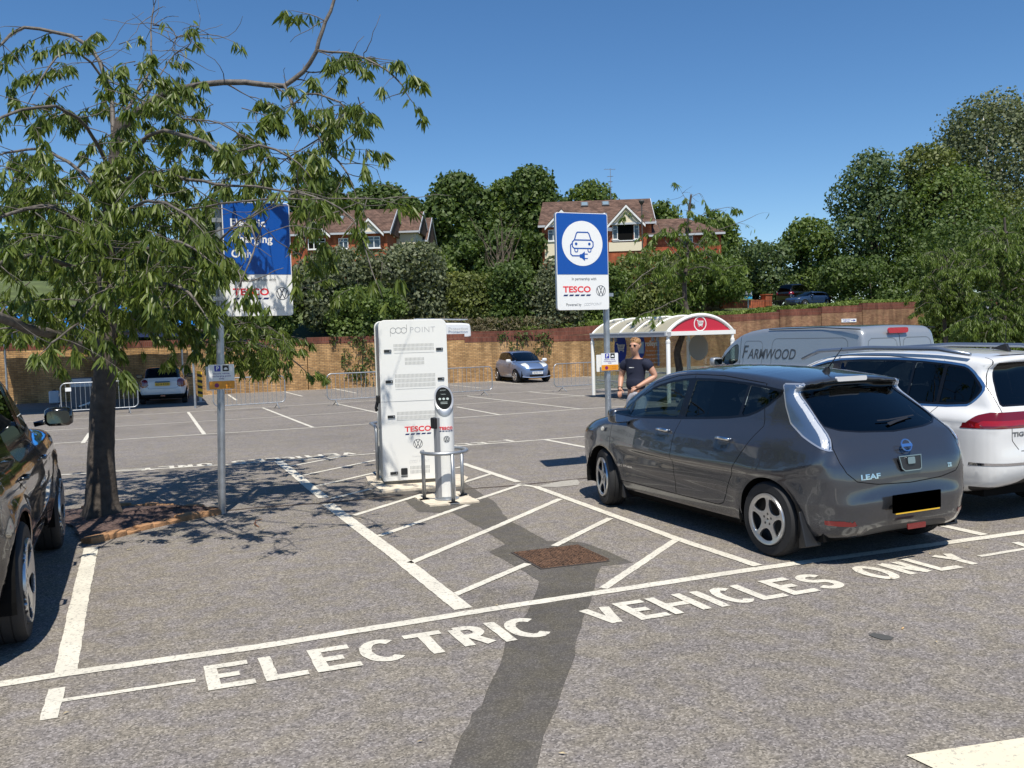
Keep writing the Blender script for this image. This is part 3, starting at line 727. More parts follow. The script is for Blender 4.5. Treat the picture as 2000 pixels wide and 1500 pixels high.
def cards(name, P, size, m, parent, outd=None, aspect=.6, tint=None, fold=.25, kind=None):
    """many small folded leaf faces at points P"""
    n = len(P); u = RS.normal(size=(n, 3)); 
    if outd is not None: w = outd + RS.normal(size=(n, 3)) * .75
    else: w = RS.normal(size=(n, 3))
    w /= np.linalg.norm(w, axis=1)[:, None] + 1e-9; u = np.cross(w, u); u /= np.linalg.norm(u, axis=1)[:, None] + 1e-9; v = np.cross(w, u)
    s = (size * RS.uniform(.55, 1.35, n))[:, None]
    a = P - u * s * .5; b = P + v * s * aspect * .5 + w * s * fold * .3; c = P + u * s * .5; d = P - v * s * aspect * .5 + w * s * fold * .3
    V = np.stack([a, b, c, d], 1).reshape(-1, 3); i = np.arange(n) * 4
    F = np.concatenate([np.stack([i, i + 1, i + 2], 1), np.stack([i, i + 2, i + 3], 1)])
    o = np_mesh(name, V, F, [m], parent, smooth=False); t = np.clip(RS.beta(1.6, 2.2, n) if tint is None else tint, 0, 1)
    at = o.data.attributes.new('tint', 'FLOAT', 'FACE'); at.data.foreach_set('value', np.concatenate([t, t]).astype(np.float32))
    if kind: o['kind'] = kind
    return o
def blobs_points(bl, n, shell=.3):
    bl = np.array(bl); A = bl[:, 3] * bl[:, 4]; k = RS.choice(len(bl), n, p=A / A.sum()); d = RS.normal(size=(n, 3)); d /= np.linalg.norm(d, axis=1)[:, None]
    r = (1 - .55 * RS.uniform(0, 1, n) ** 2.2) * (1 + .06 * RS.normal(size=n)); P = bl[k, :3] + d * np.stack([bl[k, 3], bl[k, 3], bl[k, 4]], 1) * r[:, None]
    keep = np.ones(n, bool)
    for i, b in enumerate(bl):
        q = (P - b[:3]) / np.array([b[3], b[3], b[4]]); keep &= ~((np.sum(q * q, 1) < .22) & (k != i))
    return P[keep], d[keep]
BARK = mat('bark', (.055, .047, .038), .9, var=.4, vscale=6, bump=.8, bscale=20)
BIRCHB = mat('birch_bark', (.55, .53, .48), .7, var=.35, vscale=5)
FOL = dict(dark=((.044, .074, .018), (.105, .155, .034)), mid=((.062, .102, .022), (.15, .205, .046)), grey=((.072, .090, .046), (.21, .235, .13)), olive=((.072, .094, .024), (.18, .21, .055)),
           bright=((.078, .125, .020), (.21, .27, .055)), birch=((.075, .095, .046), (.19, .215, .11)), gold=((.20, .21, .03), (.40, .38, .08)), dry=((.13, .11, .065), (.27, .23, .14)), cool=((.054, .090, .036), (.13, .178, .065)))
def crown_tree(label, kind, px0, px1, pyt, pyb, Y, n, size, group=None, name='tree', cat='tree', depth=.8, nb=16, bark=None, trunkz=None, gap=0.0, shape='round', limbs=5, seed=0):
    """a tree or bush whose crown fills the box seen between the given photo limits at distance Y"""
    global RS; RS = np.random.RandomState(seed + int(px0) + int(pyt)); rnd = random.Random(seed + int(px0 * 3 + pyt))
    A = OY(Y, (px0 + px1) / 2, pyb); W = (OY(Y, px1, pyb) - OY(Y, px0, pyb)).length; top = OY(Y, (px0 + px1) / 2, pyt).z; base = terr(A.x, Y) if trunkz is None else trunkz
    zb = min(A.z, top - .5); H = top - zb; t = thing(name, label, cat, (A.x, Y, min(base, zb)), group=group); o0 = min(base, zb)
    bl = []
    for i in range(int(nb * 1.7)):
        f = rnd.random(); h = .12 + .80 * f
        wr = {'round': math.sqrt(max(.05, 1 - (2 * h - .85) ** 2)), 'cone': 1.15 - h * .8, 'hedge': 1.0, 'tall': .55 + .45 * math.sin(PI * h)}[shape]
        r = rnd.uniform(.11, .27) * min(W, H * 1.3); a = rnd.uniform(0, 2 * PI); q = rnd.uniform(.25, 1) ** .7
        x = math.cos(a) * q * max(0, W / 2 * wr - r * .8); y = math.sin(a) * q * max(0, W / 2 * depth * wr - r * .8)
        bl.append((x, y, zb - o0 + min(max(h * H, r * .5), H - r * .75), r, r * rnd.uniform(.7, .95)))
    bl.append((0, 0, zb - o0 + H * .45, W * .22, H * .30)); 
    if shape != 'hedge': bl.append((rnd.uniform(-.1, .1) * W, 0, zb - o0 + H * .83, W * .17, H * .17))
    P, d = blobs_points(bl, int(n * 1.9)); P = P + RS.normal(size=P.shape) * size * .35
    cl = RS.uniform(size=len(bl))
    m = foliage('leaf_' + kind, *FOL[kind])
    tt = np.clip(RS.beta(1.6, 2.2, len(P)) + .18 * d[:, 2] * 0, 0, 1)
    cards('crown', P, size * 1.12, m, t, d, aspect=.75, tint=tt)
    b = MB(); k = bark or BARK; zt = zb - o0 + H * .35; r0 = max(.05, min(.32, H * .028))
    b.tube([(0, 0, -.3), (.05, 0, zt * .5), (0, 0, zt), (0, 0, zt + H * .3)], [r0 * 1.2, r0, r0 * .7, r0 * .25], 8)
    for i in range(limbs):
        c = bl[rnd.randrange(len(bl))]; b.tube([(0, 0, zt * rnd.uniform(.6, 1)), (c[0] * .5, c[1] * .5, (zt + c[2]) / 2 + .1 * H), (c[0] * .95, c[1] * .95, c[2] + c[4] * .6)], [r0 * .55, r0 * .3, r0 * .1], 5)
    b.build('trunk', [k], t, smooth=True); return t
T = crown_tree
gB = 'trees on the skyline'
T('dark dense tree with a flat rounded top between the two red brick houses', 'dark', 812, 985, 343, 560, 88, 17000, .42, gB, nb=26)
T('mid green broad tree touching the left gable of the larger brick house', 'dark', 968, 1120, 331, 560, 92, 13000, .42, gB, nb=22)
T('low pale green tree top peeping over the left end of the larger house roof', 'mid', 1095, 1225, 358, 470, 100, 5000, .42, gB, nb=12)
T('dark green trees rising behind the roof of the left house', 'dark', 640, 850, 362, 560, 96, 11000, .45, gB, nb=20)
T('leftmost dark trees on the skyline behind the cherry branches', 'dark', 545, 720, 340, 560, 98, 9000, .45, gB, nb=18)
T('dark background tree hidden mostly behind the near cherry tree', 'dark', 330, 600, 390, 600, 96, 8000, .5, gB, nb=18)
T('dark tree mass low behind the near cherry trunk on the far left', 'mid', -40, 360, 430, 640, 80, 8000, .5, gB, nb=18)
T('small rounded tree top between the big house and its lower right wing', 'mid', 1262, 1330, 392, 470, 84, 1800, .36, gB, nb=8)
T('green tree just right of the lower brick wing with hipped roof', 'mid', 1340, 1450, 412, 560, 78, 5000, .34, gB, nb=14)
T('low dark bluish bush mass right of the brick wing on the slope', 'cool', 1395, 1550, 474, 600, 66, 6500, .28, None, 'bush', 'bush', nb=16, shape='hedge')
T('rounded leafy green tree standing behind the dark off-road car', 'mid', 1520, 1650, 424, 600, 68, 7500, .30, None, nb=16)
T('tall open-crowned ash tree with bare ivy trunk showing near its middle', 'cool', 1610, 1800, 298, 575, 66, 12500, .30, None, nb=24, gap=.3, shape='round', limbs=14)
T('feathery grey green tree between the ash and the tall birch', 'olive', 1745, 1880, 285, 560, 64, 8500, .28, None, nb=18, shape='tall')
T('tallest birch at the right edge with white forked limbs', 'birch', 1790, 2085, 190, 560, 66, 26000, .31, None, nb=34, bark=BIRCHB, shape='cone', limbs=12)
T('broad mid green tree below and left of the tall birch crown', 'mid', 1760, 1960, 330, 560, 61, 11000, .26, None, nb=20)
T('leafy tree filling the right edge under the birch', 'olive', 1900, 2130, 370, 600, 59, 10000, .25, None, nb=20)
T('dark undergrowth thicket above the right end of the wall', 'dark', 1600, 1800, 500, 625, 56, 8000, .24, None, 'bush', 'bush', nb=16, shape='hedge')
T('dense dark hedge filling the right background behind the bright trees', 'dark', 1760, 2090, 430, 660, 54, 12000, .26, None, 'bush', 'bush', nb=22, shape='hedge')
T('dark tree filling the gap between the flat topped tree and the larger house', 'mid', 925, 1065, 352, 560, 96, 10000, .42, gB, nb=18)
T('dark tree behind the right gable of the left house', 'dark', 735, 870, 388, 560, 93, 9000, .42, gB, nb=16)
T('dark evergreen understorey at the foot of the skyline trees', 'dark', 860, 1075, 455, 560, 68, 9000, .30, None, 'bush', 'bush', nb=18, shape='hedge')
T('added dark bush standing in for the shade on the right end of the long wall', 'dark', 1790, 2110, 575, 712, 44, 12000, .20, None, 'bush', 'bush', nb=20, shape='hedge', trunkz=-.28)  # added bush; its dark leaves stand in for shade on the wall
# bank shrubs between wall and houses
gS = 'shrubs on the bank above the wall'
T('large silvery green evergreen shrub below the left red house', 'grey', 560, 745, 486, 668, 50.5, 12500, .20, gS, 'shrub', 'shrub', nb=22, shape='hedge')
T('grey green shrub below the right gable of the left house', 'grey', 700, 890, 480, 665, 51.5, 12500, .20, gS, 'shrub', 'shrub', nb=22, shape='hedge')
T('wide green shrub just left of the white kiosk top', 'mid', 640, 800, 560, 672, 48.7, 7500, .18, gS, 'shrub', 'shrub', nb=16, shape='hedge')
T('light green tiered shrub at the foot of the biggest dark tree', 'bright', 800, 892, 484, 540, 58, 3800, .22, gS, 'shrub', 'shrub', nb=10, shape='hedge')
T('clipped hedge with golden top in the middle of the bank', 'olive', 858, 1010, 536, 650, 51, 7500, .18, gS, 'shrub', 'shrub', nb=16, shape='hedge')
T('strip of golden yellow hedge top', 'gold', 868, 952, 534, 552, 52.5, 2600, .14, gS, 'shrub', 'shrub', nb=10, shape='hedge', limbs=1)
T('dark bramble thicket in front of the dead twiggy tree', 'dark', 930, 1060, 520, 655, 50, 8500, .19, gS, 'shrub', 'shrub', nb=18, shape='hedge')
T('big silvery evergreen shrub behind the left edge of the car symbol sign', 'grey', 1010, 1140, 505, 668, 49.5, 11000, .19, gS, 'shrub', 'shrub', nb=20, shape='hedge')
T('green shrub spilling down behind the right hand sign post', 'mid', 1120, 1230, 520, 640, 52, 7500, .19, gS, 'shrub', 'shrub', nb=16, shape='hedge')
T('olive undergrowth left of the small tree above the trolley shelter', 'olive', 1195, 1330, 492, 628, 54, 7500, .19, gS, 'shrub', 'shrub', nb=16, shape='hedge')
T('spreading dark shrub right of the small tree trunk above the shelter', 'mid', 1285, 1455, 486, 612, 56, 9500, .19, gS, 'shrub', 'shrub', nb=14, shape='hedge')
T('brownish leaf shrub beside the small brick garden wall', 'dry', 1345, 1440, 548, 600, 57, 3000, .18, gS, 'shrub', 'shrub', nb=10, shape='hedge')
T('dark green shrub hiding the bank left of the kiosk under the blue sign', 'mid', 400, 600, 520, 668, 50, 9000, .20, gS, 'shrub', 'shrub', nb=18, shape='hedge')
T('dark bank shrub above the wall behind the cherry trunk', 'dark', 150, 430, 500, 672, 50, 9500, .22, gS, 'shrub', 'shrub', nb=20, shape='hedge')
# dead twiggy tree
t = thing('dead_tree', 'bare brown twiggy tree standing in the bank shrubs', 'tree', OY(54, 982, 560)); b = MB(); rr = random.Random(5)
for k in range(26):
    p = Vector((rr.uniform(-.6, .6), 0, rr.uniform(-1, 2))); a = rr.uniform(-1.1, 1.1); q = [p]
    for i in range(5): q.append(q[-1] + Vector((math.sin(a) * .35 + rr.uniform(-.15, .15), rr.uniform(-.2, .2), .55 + rr.uniform(-.1, .15))))
    b.tube(q, [.03, .025, .02, .015, .01, .006], 4)
b.tube([(0, 0, -2), (.1, 0, 1), (0, 0, 3.6)], [.09, .06, .02], 6); b.build('trunk', [mat('dead_wood', (.13, .10, .075), .9)], t)
RS = np.random.RandomState(3)
# ivy hanging on the wall
def ivy(label, polys, n, m=None):
    t = thing('ivy', label, 'ivy', (polys[0][0].x, YA - .2, 0)); P = []
    for (a, b_, z0, z1) in [(q[0].x, q[1].x, q[1].z, q[0].z) for q in polys]:
        k = int(n * (b_ - a) * (z1 - z0)); x = RS.uniform(a, b_, k); z = z1 - (z1 - z0) * RS.beta(1, 1.3, k); P.append(np.stack([x - polys[0][0].x, RS.uniform(-.13, .03, k), z], 1))
    P = np.concatenate(P); sp = np.sin(P[:, 0] * 5 + np.sin(P[:, 2] * 4) * 1.5) + RS.normal(size=len(P)) * .6; P = P[sp > -.55]
    cards('leaves', P, .13, foliage('leaf_dark', *FOL['dark']), t, np.tile([0, -1, 0], (len(P), 1)) * .6)
    for q in polys:
        b = MB(); b.tube([((q[0].x + q[1].x) / 2 - polys[0][0].x, -.02, q[1].z), ((q[0].x + q[1].x) / 2 - polys[0][0].x + .1, -.02, q[0].z)], .02, 5); b.build('stem', [BARK], t)
wq = lambda a, b_: (OY(YA, *a), OY(YA, *b_))
ivy('ivy climbing the full height of the wall just left of the kiosk', [wq((640, 652), (665, 676)), wq((668, 652), (742, 690)), wq((664, 690), (742, 735)), wq((684, 728), (728, 753))], 190)
ivy('ivy trailing over the wall top above the blue car', [wq((968, 650), (1078, 668)), wq((990, 664), (1020, 688)), wq((1040, 664), (1074, 694))], 190)
# grass verge on top of the long wall
P = []
for i in range(len(pB) - 1):
    k = int((pB[i + 1].x - pB[i].x) * 260); x = RS.uniform(pB[i].x, pB[i + 1].x, k); f = (x - pB[i].x) / (pB[i + 1].x - pB[i].x + 1e-6); P.append(np.stack([x, YB + .25 + RS.uniform(0, 2.2, k), pB[i].z * (1 - f) + pB[i + 1].z * f + RS.uniform(-.05, .22, k)], 1))
P = np.concatenate(P); P = P[P[:, 0] > 21]
cards('verge_grass', P, .26, foliage('leaf_bright', *FOL['bright']), None, np.tile([0, -.3, .4], (len(P), 1)), aspect=.35, kind='stuff')
P = np.stack([RS.uniform(12, 24, 3000), YB + .2 + RS.uniform(0, 1.5, 3000), 2.3 + RS.uniform(-.1, .75, 3000)], 1)
cards('dry_grass', P, .28, foliage('leaf_dry', *FOL['dry']), None, None, aspect=.16, kind='stuff')
# ------------------------------------------------------------------ houses
def tilemat(name, c1, c2):
    m = brickmat(name, c1, c2, tuple(x * .45 for x in c2), rowh=.28, bw=.30); return m
TILE = tilemat('roof_tile', (.17, .105, .080), (.125, .078, .060)); HUNG = tilemat('hung_tile', (.42, .11, .055), (.34, .08, .04))
UPVC = mat('white_frame', (.75, .75, .73), .4); HGLASS = mat('house_glass', (.05, .06, .07), .06, spec=.8); CREAM = mat('cream_render', (.72, .64, .47), .85)
def hwindow(p, x, z, w, h, cols=2, y=0.0, dark=False, M=None):
    """window facing -y in the house's own space"""
    b = MB(); f = .055
    for (cx, cz, ww, hh) in ((x, z + h / 2 - f / 2, w, f), (x, z - h / 2 + f / 2, w, f), (x - w / 2 + f / 2, z, f, h - 2 * f), (x + w / 2 - f / 2, z, f, h - 2 * f)): b.box((cx, y - .04, cz), (ww, .10, hh))
    for k in range(1, cols): b.box((x - w / 2 + w * k / cols, y - .04, z), (f * 1.3, .09, h - 2 * f))
    for k in range(cols): b.box((x - w / 2 + w * (k + .5) / cols, y - .035, z + h * .2), (w / cols - f * 1.4, .07, .04))
    o = b.build('window', [UPVC], p); g_ = MB(); g_.box((x, y - .012, z), (w - 2 * f, .02, h - 2 * f)); g_.build('pane', [DARK if dark else HGLASS], o)
    s_ = MB(); s_.box((x, y - .07, z - h / 2 - .04), (w + .16, .16, .06)); s_.build('window_sill', [UPVC], o); return o
def roof_prism(mb, x0, x1, y0, y1, ze, zr, ov=.3, th=.12, hipR=0, hipL=0):
    """pitched roof with ridge along x"""
    ym = (y0 + y1) / 2; a, b_ = x0 - ov, x1 + ov; c, d = y0 - ov, y1 + ov
    mb.add([(a, c, ze), (b_, c, ze), (b_, d, ze), (a, d, ze), (a + hipL, ym, zr), (b_ - hipR, ym, zr)] + [(a, c, ze - th), (b_, c, ze - th), (b_, d, ze - th), (a, d, ze - th)],
           [(0, 1, 5, 4), (2, 3, 4, 5), (1, 2, 5), (3, 0, 4), (6, 9, 8, 7), (0, 6, 7, 1), (1, 7, 8, 2), (2, 8, 9, 3), (3, 9, 6, 0)])
def front_gable(t, x, w, ze, h, y0, out=.35, drop=0.9):
    """small cream gable on the front with white bargeboards and its own little roof"""
    b = MB(); b.prism([(x - w / 2 + .1, ze - .12), (x + w / 2 - .1, ze - .12), (x, ze + h - .12)], y0 - out, y0 + .05, 'XZ'); b.build('gable', [CREAM], t)
    r = MB(); L = 2.6
    for s_ in (-1, 1):
        a = Vector((x + s_ * (w / 2 + .18), 0, ze - .20)); c = Vector((x, 0, ze + h + .02)); u = Vector((0, y0 - out - .22, 0)); v = Vector((0, y0 + L, 0)); n = Vector((0, 0, .09))
        vs = [a + u, c + u, c + v, a + v, a + u + n, c + u + n, c + v + n, a + v + n]; r.add(vs, [(0, 1, 2, 3), (4, 7, 6, 5), (0, 4, 5, 1), (1, 5, 6, 2), (2, 6, 7, 3), (3, 7, 4, 0)])
    r.build('gable_roof', [TILE], t)
    g_ = MB()
    for s_ in (-1, 1):
        a = Vector((x + s_ * (w / 2 + .2), 0, ze - .24)); c = Vector((x, 0, ze + h + .0)); u = Vector((0, y0 - out - .27, 0)); v = Vector((0, y0 - out - .225, 0)); n = Vector((0, 0, -.20))
        vs = [a + u, c + u, c + v, a + v, a + u + n, c + u + n, c + v + n, a + v + n]; g_.add(vs, [(0, 1, 2, 3), (4, 7, 6, 5), (0, 4, 5, 1), (1, 5, 6, 2), (2, 6, 7, 3), (3, 7, 4, 0)])
    g_.build('bargeboard', [UPVC], t)
GREYG = mat('grey_gutter', (.45, .47, .50), .5)
def house(label, px, py_e, D, rot, W, dep, ze_over, zr_over, zb_under, wins, gables, skyl, group=None, hipR=0, hipL=0, chimneys=(), wallm=None, gable_end=True, panels=()):
    """origin: left front corner at eaves height seen at (px, py_e)"""
    e = DP(D, px, py_e); t = thing('brick_house', label, 'house', (e.x, e.y, e.z - zb_under), rot, group); Z = zb_under; wm = wallm or HRED
    b = MB(); x0, x1, y0, y1 = 0, W, 0, dep
    b.box((W / 2, dep / 2, Z / 2), (W, dep, Z))
    if gable_end and not hipR: b.prism([(0.001, Z), (dep - .001, Z), (dep / 2, Z + zr_over - .05)], W - .25, W, 'YZ')
    if gable_end and not hipL: b.prism([(0.001, Z), (dep - .001, Z), (dep / 2, Z + zr_over - .05)], 0, .25, 'YZ')
    b.build('wall', [wm], t)
    r = MB(); roof_prism(r, 0, W, 0, dep, Z + .02, Z + zr_over + .1, hipR=hipR, hipL=hipL); ro = r.build('roof', [TILE], t)
    f = MB(); f.box((W / 2, -.36, Z - .10), (W + .6, .10, .16)); f.build('gutter', [GREYG], t)
    if not hipR:
        g_ = MB()
        for s_ in (-1, 1):
            a = Vector((W + .31, dep / 2 + s_ * (dep / 2 + .32), Z - .04)); c = Vector((W + .31, dep / 2, Z + zr_over + .12)); n = Vector((0, 0, -.24)); u = Vector((.05, 0, 0))
            vs = [a, c, c + u, a + u, a + n, c + n, c + n + u, a + n + u]; g_.add(vs, [(0, 3, 2, 1), (4, 5, 6, 7), (0, 1, 5, 4), (1, 2, 6, 5), (2, 3, 7, 6), (3, 0, 4, 7)])
        g_.build('bargeboard', [GREYG], t)
    for w_ in wins: hwindow(t, *w_)
    for g_ in gables: front_gable(t, g_[0], g_[1], Z, g_[2], 0)
    for (sx, f_) in skyl:
        sl = math.atan2(zr_over + .1, dep / 2 + .3); M = Matrix.Translation((sx, -.3 + (dep / 2 + .3) * f_, Z + .02 + (zr_over + .08) * f_)) @ Matrix.Rotation(sl, 4, 'X')
        s_ = MB(); s_.box((0, 0, .06), (.62, .85, .12), M=M); s_.cur = 1; s_.box((0, 0, .125), (.46, .68, .03), M=M); s_.build('roof_window', [mat('rooflight_frame', (.12, .12, .12), .4), mat('rooflight', (.20, .27, .32), .08, spec=1)], t)
    for (cx, cy, ch) in chimneys:
        c = MB(); c.box((cx, cy, Z + zr_over + ch / 2 - .4), (.75, .55, ch)); c.box((cx, cy, Z + zr_over + ch - .36), (.85, .65, .1)); o = c.build('chimney', [HRED], ro)
        c = MB(); c.lathe([(.11, Z + zr_over + ch - .32), (.13, Z + zr_over + ch + .05), (.09, Z + zr_over + ch + .05), (.08, Z + zr_over + ch - .2)], 10, M=Matrix.Translation((cx, cy, 0))); c.build('chimney_pot', [mat('pot', (.45, .2, .1), .8)], o)
    for (x, z, w, h, m) in panels:
        c = MB(); c.box((x, -.03, z), (w, .08, h)); c.build('panel', [m], t)
    return t
D1 = 72; s1 = D1 / FPX            # metres per photo pixel at the houses
gH = 'red brick houses on the hill'
rot1 = -math.radians(22.8) + math.radians(10) + math.radians(10.8) * 0
hv = lambda px: -math.atan((px - 1000) / FPX) - math.radians(22.83)     # yaw that faces the camera square on
r1 = hv(680) - math.radians(13)
W1 = 9.6
h1 = house('left red brick house with two cream gables and a brown tiled roof', 528, 459.5, 74, r1, 9.7, 7.4, 0, 2.25, 5,
      [(3.86, 4.15, 1.45, .85, 3, 0, True), (6.08, 4.12, .80, .85, 2), (8.35, 4.15, 1.55, .95, 3)], [(3.82, 2.2, .95), (8.3, 2.05, 1.05)], [(5.4, .60)], gH, chimneys=((2.9, 3.7, 1.2),))
M = Matrix.Translation((9.72, 3.7, 0)) @ Matrix.Rotation(PI / 2, 4, 'Z')
def side_win(h, W, y, z, w, hh):
    b = MB(); b.box((W + .03, y, z), (.10, w, hh)); o = b.build('window', [UPVC], h); g_ = MB(); g_.box((W + .085, y, z), (.02, w - .14, hh - .14)); g_.build('pane', [HGLASS], o)
side_win(h1, 9.7, 3.1, 5.6, .55, 1.5); side_win(h1, 9.7, 4.3, 3.8, .8, 1.0)
h1b = house('second steeper gable of the left terrace, stepped back with cream side', 772, 452, 78, r1, 1.8, 6.0, 0, 1.95, 5, [], [], [], gH, wallm=CREAM)
h1c = house('rearmost small red gable at the right end of the left terrace', 797, 470, 82, r1, 1.5, 6.6, 0, 2.35, 5, [], [], [], gH)
side_win(h1c, 1.5, 3.0, 5.6, .5, 1.3)
r2 = hv(1165) + math.radians(2)
h2 = house('larger red brick house with cream gable, open window and long brown roof', 1058, 441, 72, r2, 8.75, 8, 0, 2.35, 5,
      [(5.85, 4.28, .42, 1.15, 1), (7.55, 4.25, .42, 1.15, 1), (.9, 4.2, .8, .9, 2)], [(6.72, 2.6, 1.35), (1.6, 2.3, 1.15)], [(3.55, .80), (5.3, .80)], gH, hipL=.35,
      panels=[(6.68, 3.12, 2.7, .72, CREAM), (.75, 3.0, 1.1, 1.6, CREAM), (6.68, 4.22, 1.2, 1.28, DARK)])
b = MB(); b.box((6.68, -.06, 3.58), (2.1, .12, .07)); b.build('window_sill', [UPVC], h2)
h3 = house('low hip-roofed wing with hung tiles on the right of the larger house', 1272, 459, 71.5, r2 - .05, 5.45, 7, 0, 1.55, 5, [(2.9, 4.45, .7, .8, 2)], [], [], gH, hipR=2.7, wallm=HUNG)
# aerial mast behind the roof, street lamp before the house
p = DP(76, 1193, 380); t = thing('tv_aerial', 'thin television aerial mast rising above the larger house ridge', 'aerial', (p.x, p.y, p.z - .5)); b = MB(); AL = mat('aerial_metal', (.35, .36, .38), .4, metal=.6)
b.tube([(0, 0, 0), (0, 0, 2.7)], .025, 5); b.build('mast', [AL], t)
for (z, w) in ((2.6, 1.0), (2.0, .5), (1.55, .35), (1.1, .3)):
    b = MB(); b.tube([(-w * .6, 0, z - .03), (w * .5, 0, z + .06)], .018, 4); [b.tube([(x, -.15, z + .02), (x, .15, z + .02)], .01, 4) for x in np.linspace(-w * .5, w * .4, 6)]; b.build('antenna', [AL], t)
p = DP(66, 1253, 392); t = thing('street_lamp', 'dark lamp post in front of the larger house, right of its cream gable', 'street lamp', (p.x, p.y, 5.5)); LP = mat('lamp_post', (.07, .065, .06), .6)
H = p.z - 5.5; b = MB(); b.tube([(0, 0, 0), (0, 0, 1), (0, 0, 1.02), (0, 0, H - .3)], [.09, .09, .055, .045], 8); b.build('post', [LP], t)
b = MB(); b.lathe([(.0, H - .30), (.10, H - .28), (.20, H - .08), (.22, H), (.10, H + .07), (0, H + .09)], 12); b.build('lantern', [LP], t, smooth=True)
# small garden wall, railing, board and parked cars up on the verge
def pier(p, h, w=.45):
    t = thing('brick_pier', p[2], 'brick pier', p[0]); b = MB(); b.box((0, 0, h / 2), (w, w, h)); b.build('pier', [HRED], t); b = MB(); b.box((0, 0, h + .04), (w + .1, w + .1, .08)); b.build('pier_cap', [HRED], t); return t
Yg = 56
a = OY(Yg, 1414, 603); c = OY(Yg, 1497, 602); d = OY(Yg, 1532, 600)
pier((a, 0, 'left brick pier of the low garden wall above the shelter'), .75, .5); pier((c, 0, 'taller right brick pier beside the blue estate agent board'), 1.0, .6)
t = thing('garden_wall', 'low red brick garden wall between two piers', 'wall', a); b = MB(); L = c.x - a.x; b.box((L / 2, 0, .30), (L - .56, .25, .55)); b.build('brickwork', [HRED], t); b = MB(); b.box((L / 2, 0, .60), (L - .54, .30, .06)); b.build('coping', [HRED], t)
t = thing('railing', 'black metal railing running along the verge in front of the garden wall', 'railing', (a.x, Yg - .5, a.z - .1)); b = MB(); L2 = OY(Yg, 1600, 600).x - a.x; IR = mat('black_iron', (.02, .02, .02), .5)
b.tube([(0, 0, .62), (L2, 0, .62)], .018, 4); b.build('rail', [IR], t)
b = MB(); [b.tube([(x, 0, 0), (x, 0, .66)], .011, 4) for x in np.arange(0, L2, .16)]; b.build('bars', [IR], t)
p = OY(Yg - .3, 1461, 600); t = thing('estate_sign', 'small blue estate agent board on a post above the garden wall', 'sign board', p); b = MB(); b.box((0, 0, .55), (.07, .07, 1.2)); b.build('post', [UPVC], t)
b = MB(); b.box((0, -.05, 1.02), (.66, .04, .42)); o = b.build('board', [mat('board_navy', (.01, .06, .16), .4)], t); b = MB(); b.box((0, -.055, .72), (.66, .045, .16)); b.build('board_strip', [mat('board_cyan', (.05, .42, .75), .4)], o)
b = MB(); put_text(b, 'Frost', .30, face(0, -.075, 1.04), .003, .006, width=.56); b.build('board_lettering', [CLEANW], o)
# ------------------------------------------------------------------ logos and lettering used on signs
def word_brand(mb_r, mb_b, M, w):
    """red word with five slanted blue dashes under it; M maps XY to the face, w = width"""
    put_text(mb_r, 'TESCO', w * .27, M, .0015, w * .007, width=w)
    hh = w * .10
    for k in range(5):
        x0 = -w / 2 + w * .205 * k; mb_b.prism([(x0, -hh * 2.05), (x0 + w * .145, -hh * 2.05), (x0 + w * .18, -hh * 1.55), (x0 + w * .035, -hh * 1.55)], 0, .0015, 'XY', M)
def vw_mark(mb, M, r, lw=.09):
    ribbon(mb, [(r * math.cos(a), r * math.sin(a)) for a in np.linspace(0, 2 * PI, 37)[:-1]], r * lw, 0, .0015, M, closed=True)
    ribbon(mb, [(-.36 * r, .86 * r), (0, .12 * r), (.36 * r, .86 * r)], r * lw * 1.5, 0, .0017, M)
    ribbon(mb, [(-.80 * r, .50 * r), (-.37 * r, -.78 * r), (0, -.02 * r), (.37 * r, -.78 * r), (.80 * r, .50 * r)], r * lw * 1.5, 0, .0019, M)
def pod_mark(mb, M, s, dark=None):
    """thin-line logo: three linked rings with a tail and a riser, then POINT"""
    lw = s * .055
    for k in range(3): ribbon(mb, [(k * s * .98 + s * .5 * math.cos(a), s * .5 * math.sin(a)) for a in np.linspace(0, 2 * PI, 25)[:-1]], lw, 0, .0015 + .0002 * k, M, closed=True)
    ribbon(mb, [(-s * .5, s * .1), (-s * .5, -s * 1.05)], lw, 0, .0014, M); ribbon(mb, [(s * 2.46, -s * .1), (s * 2.46, s * 1.05)], lw, 0, .0014, M)
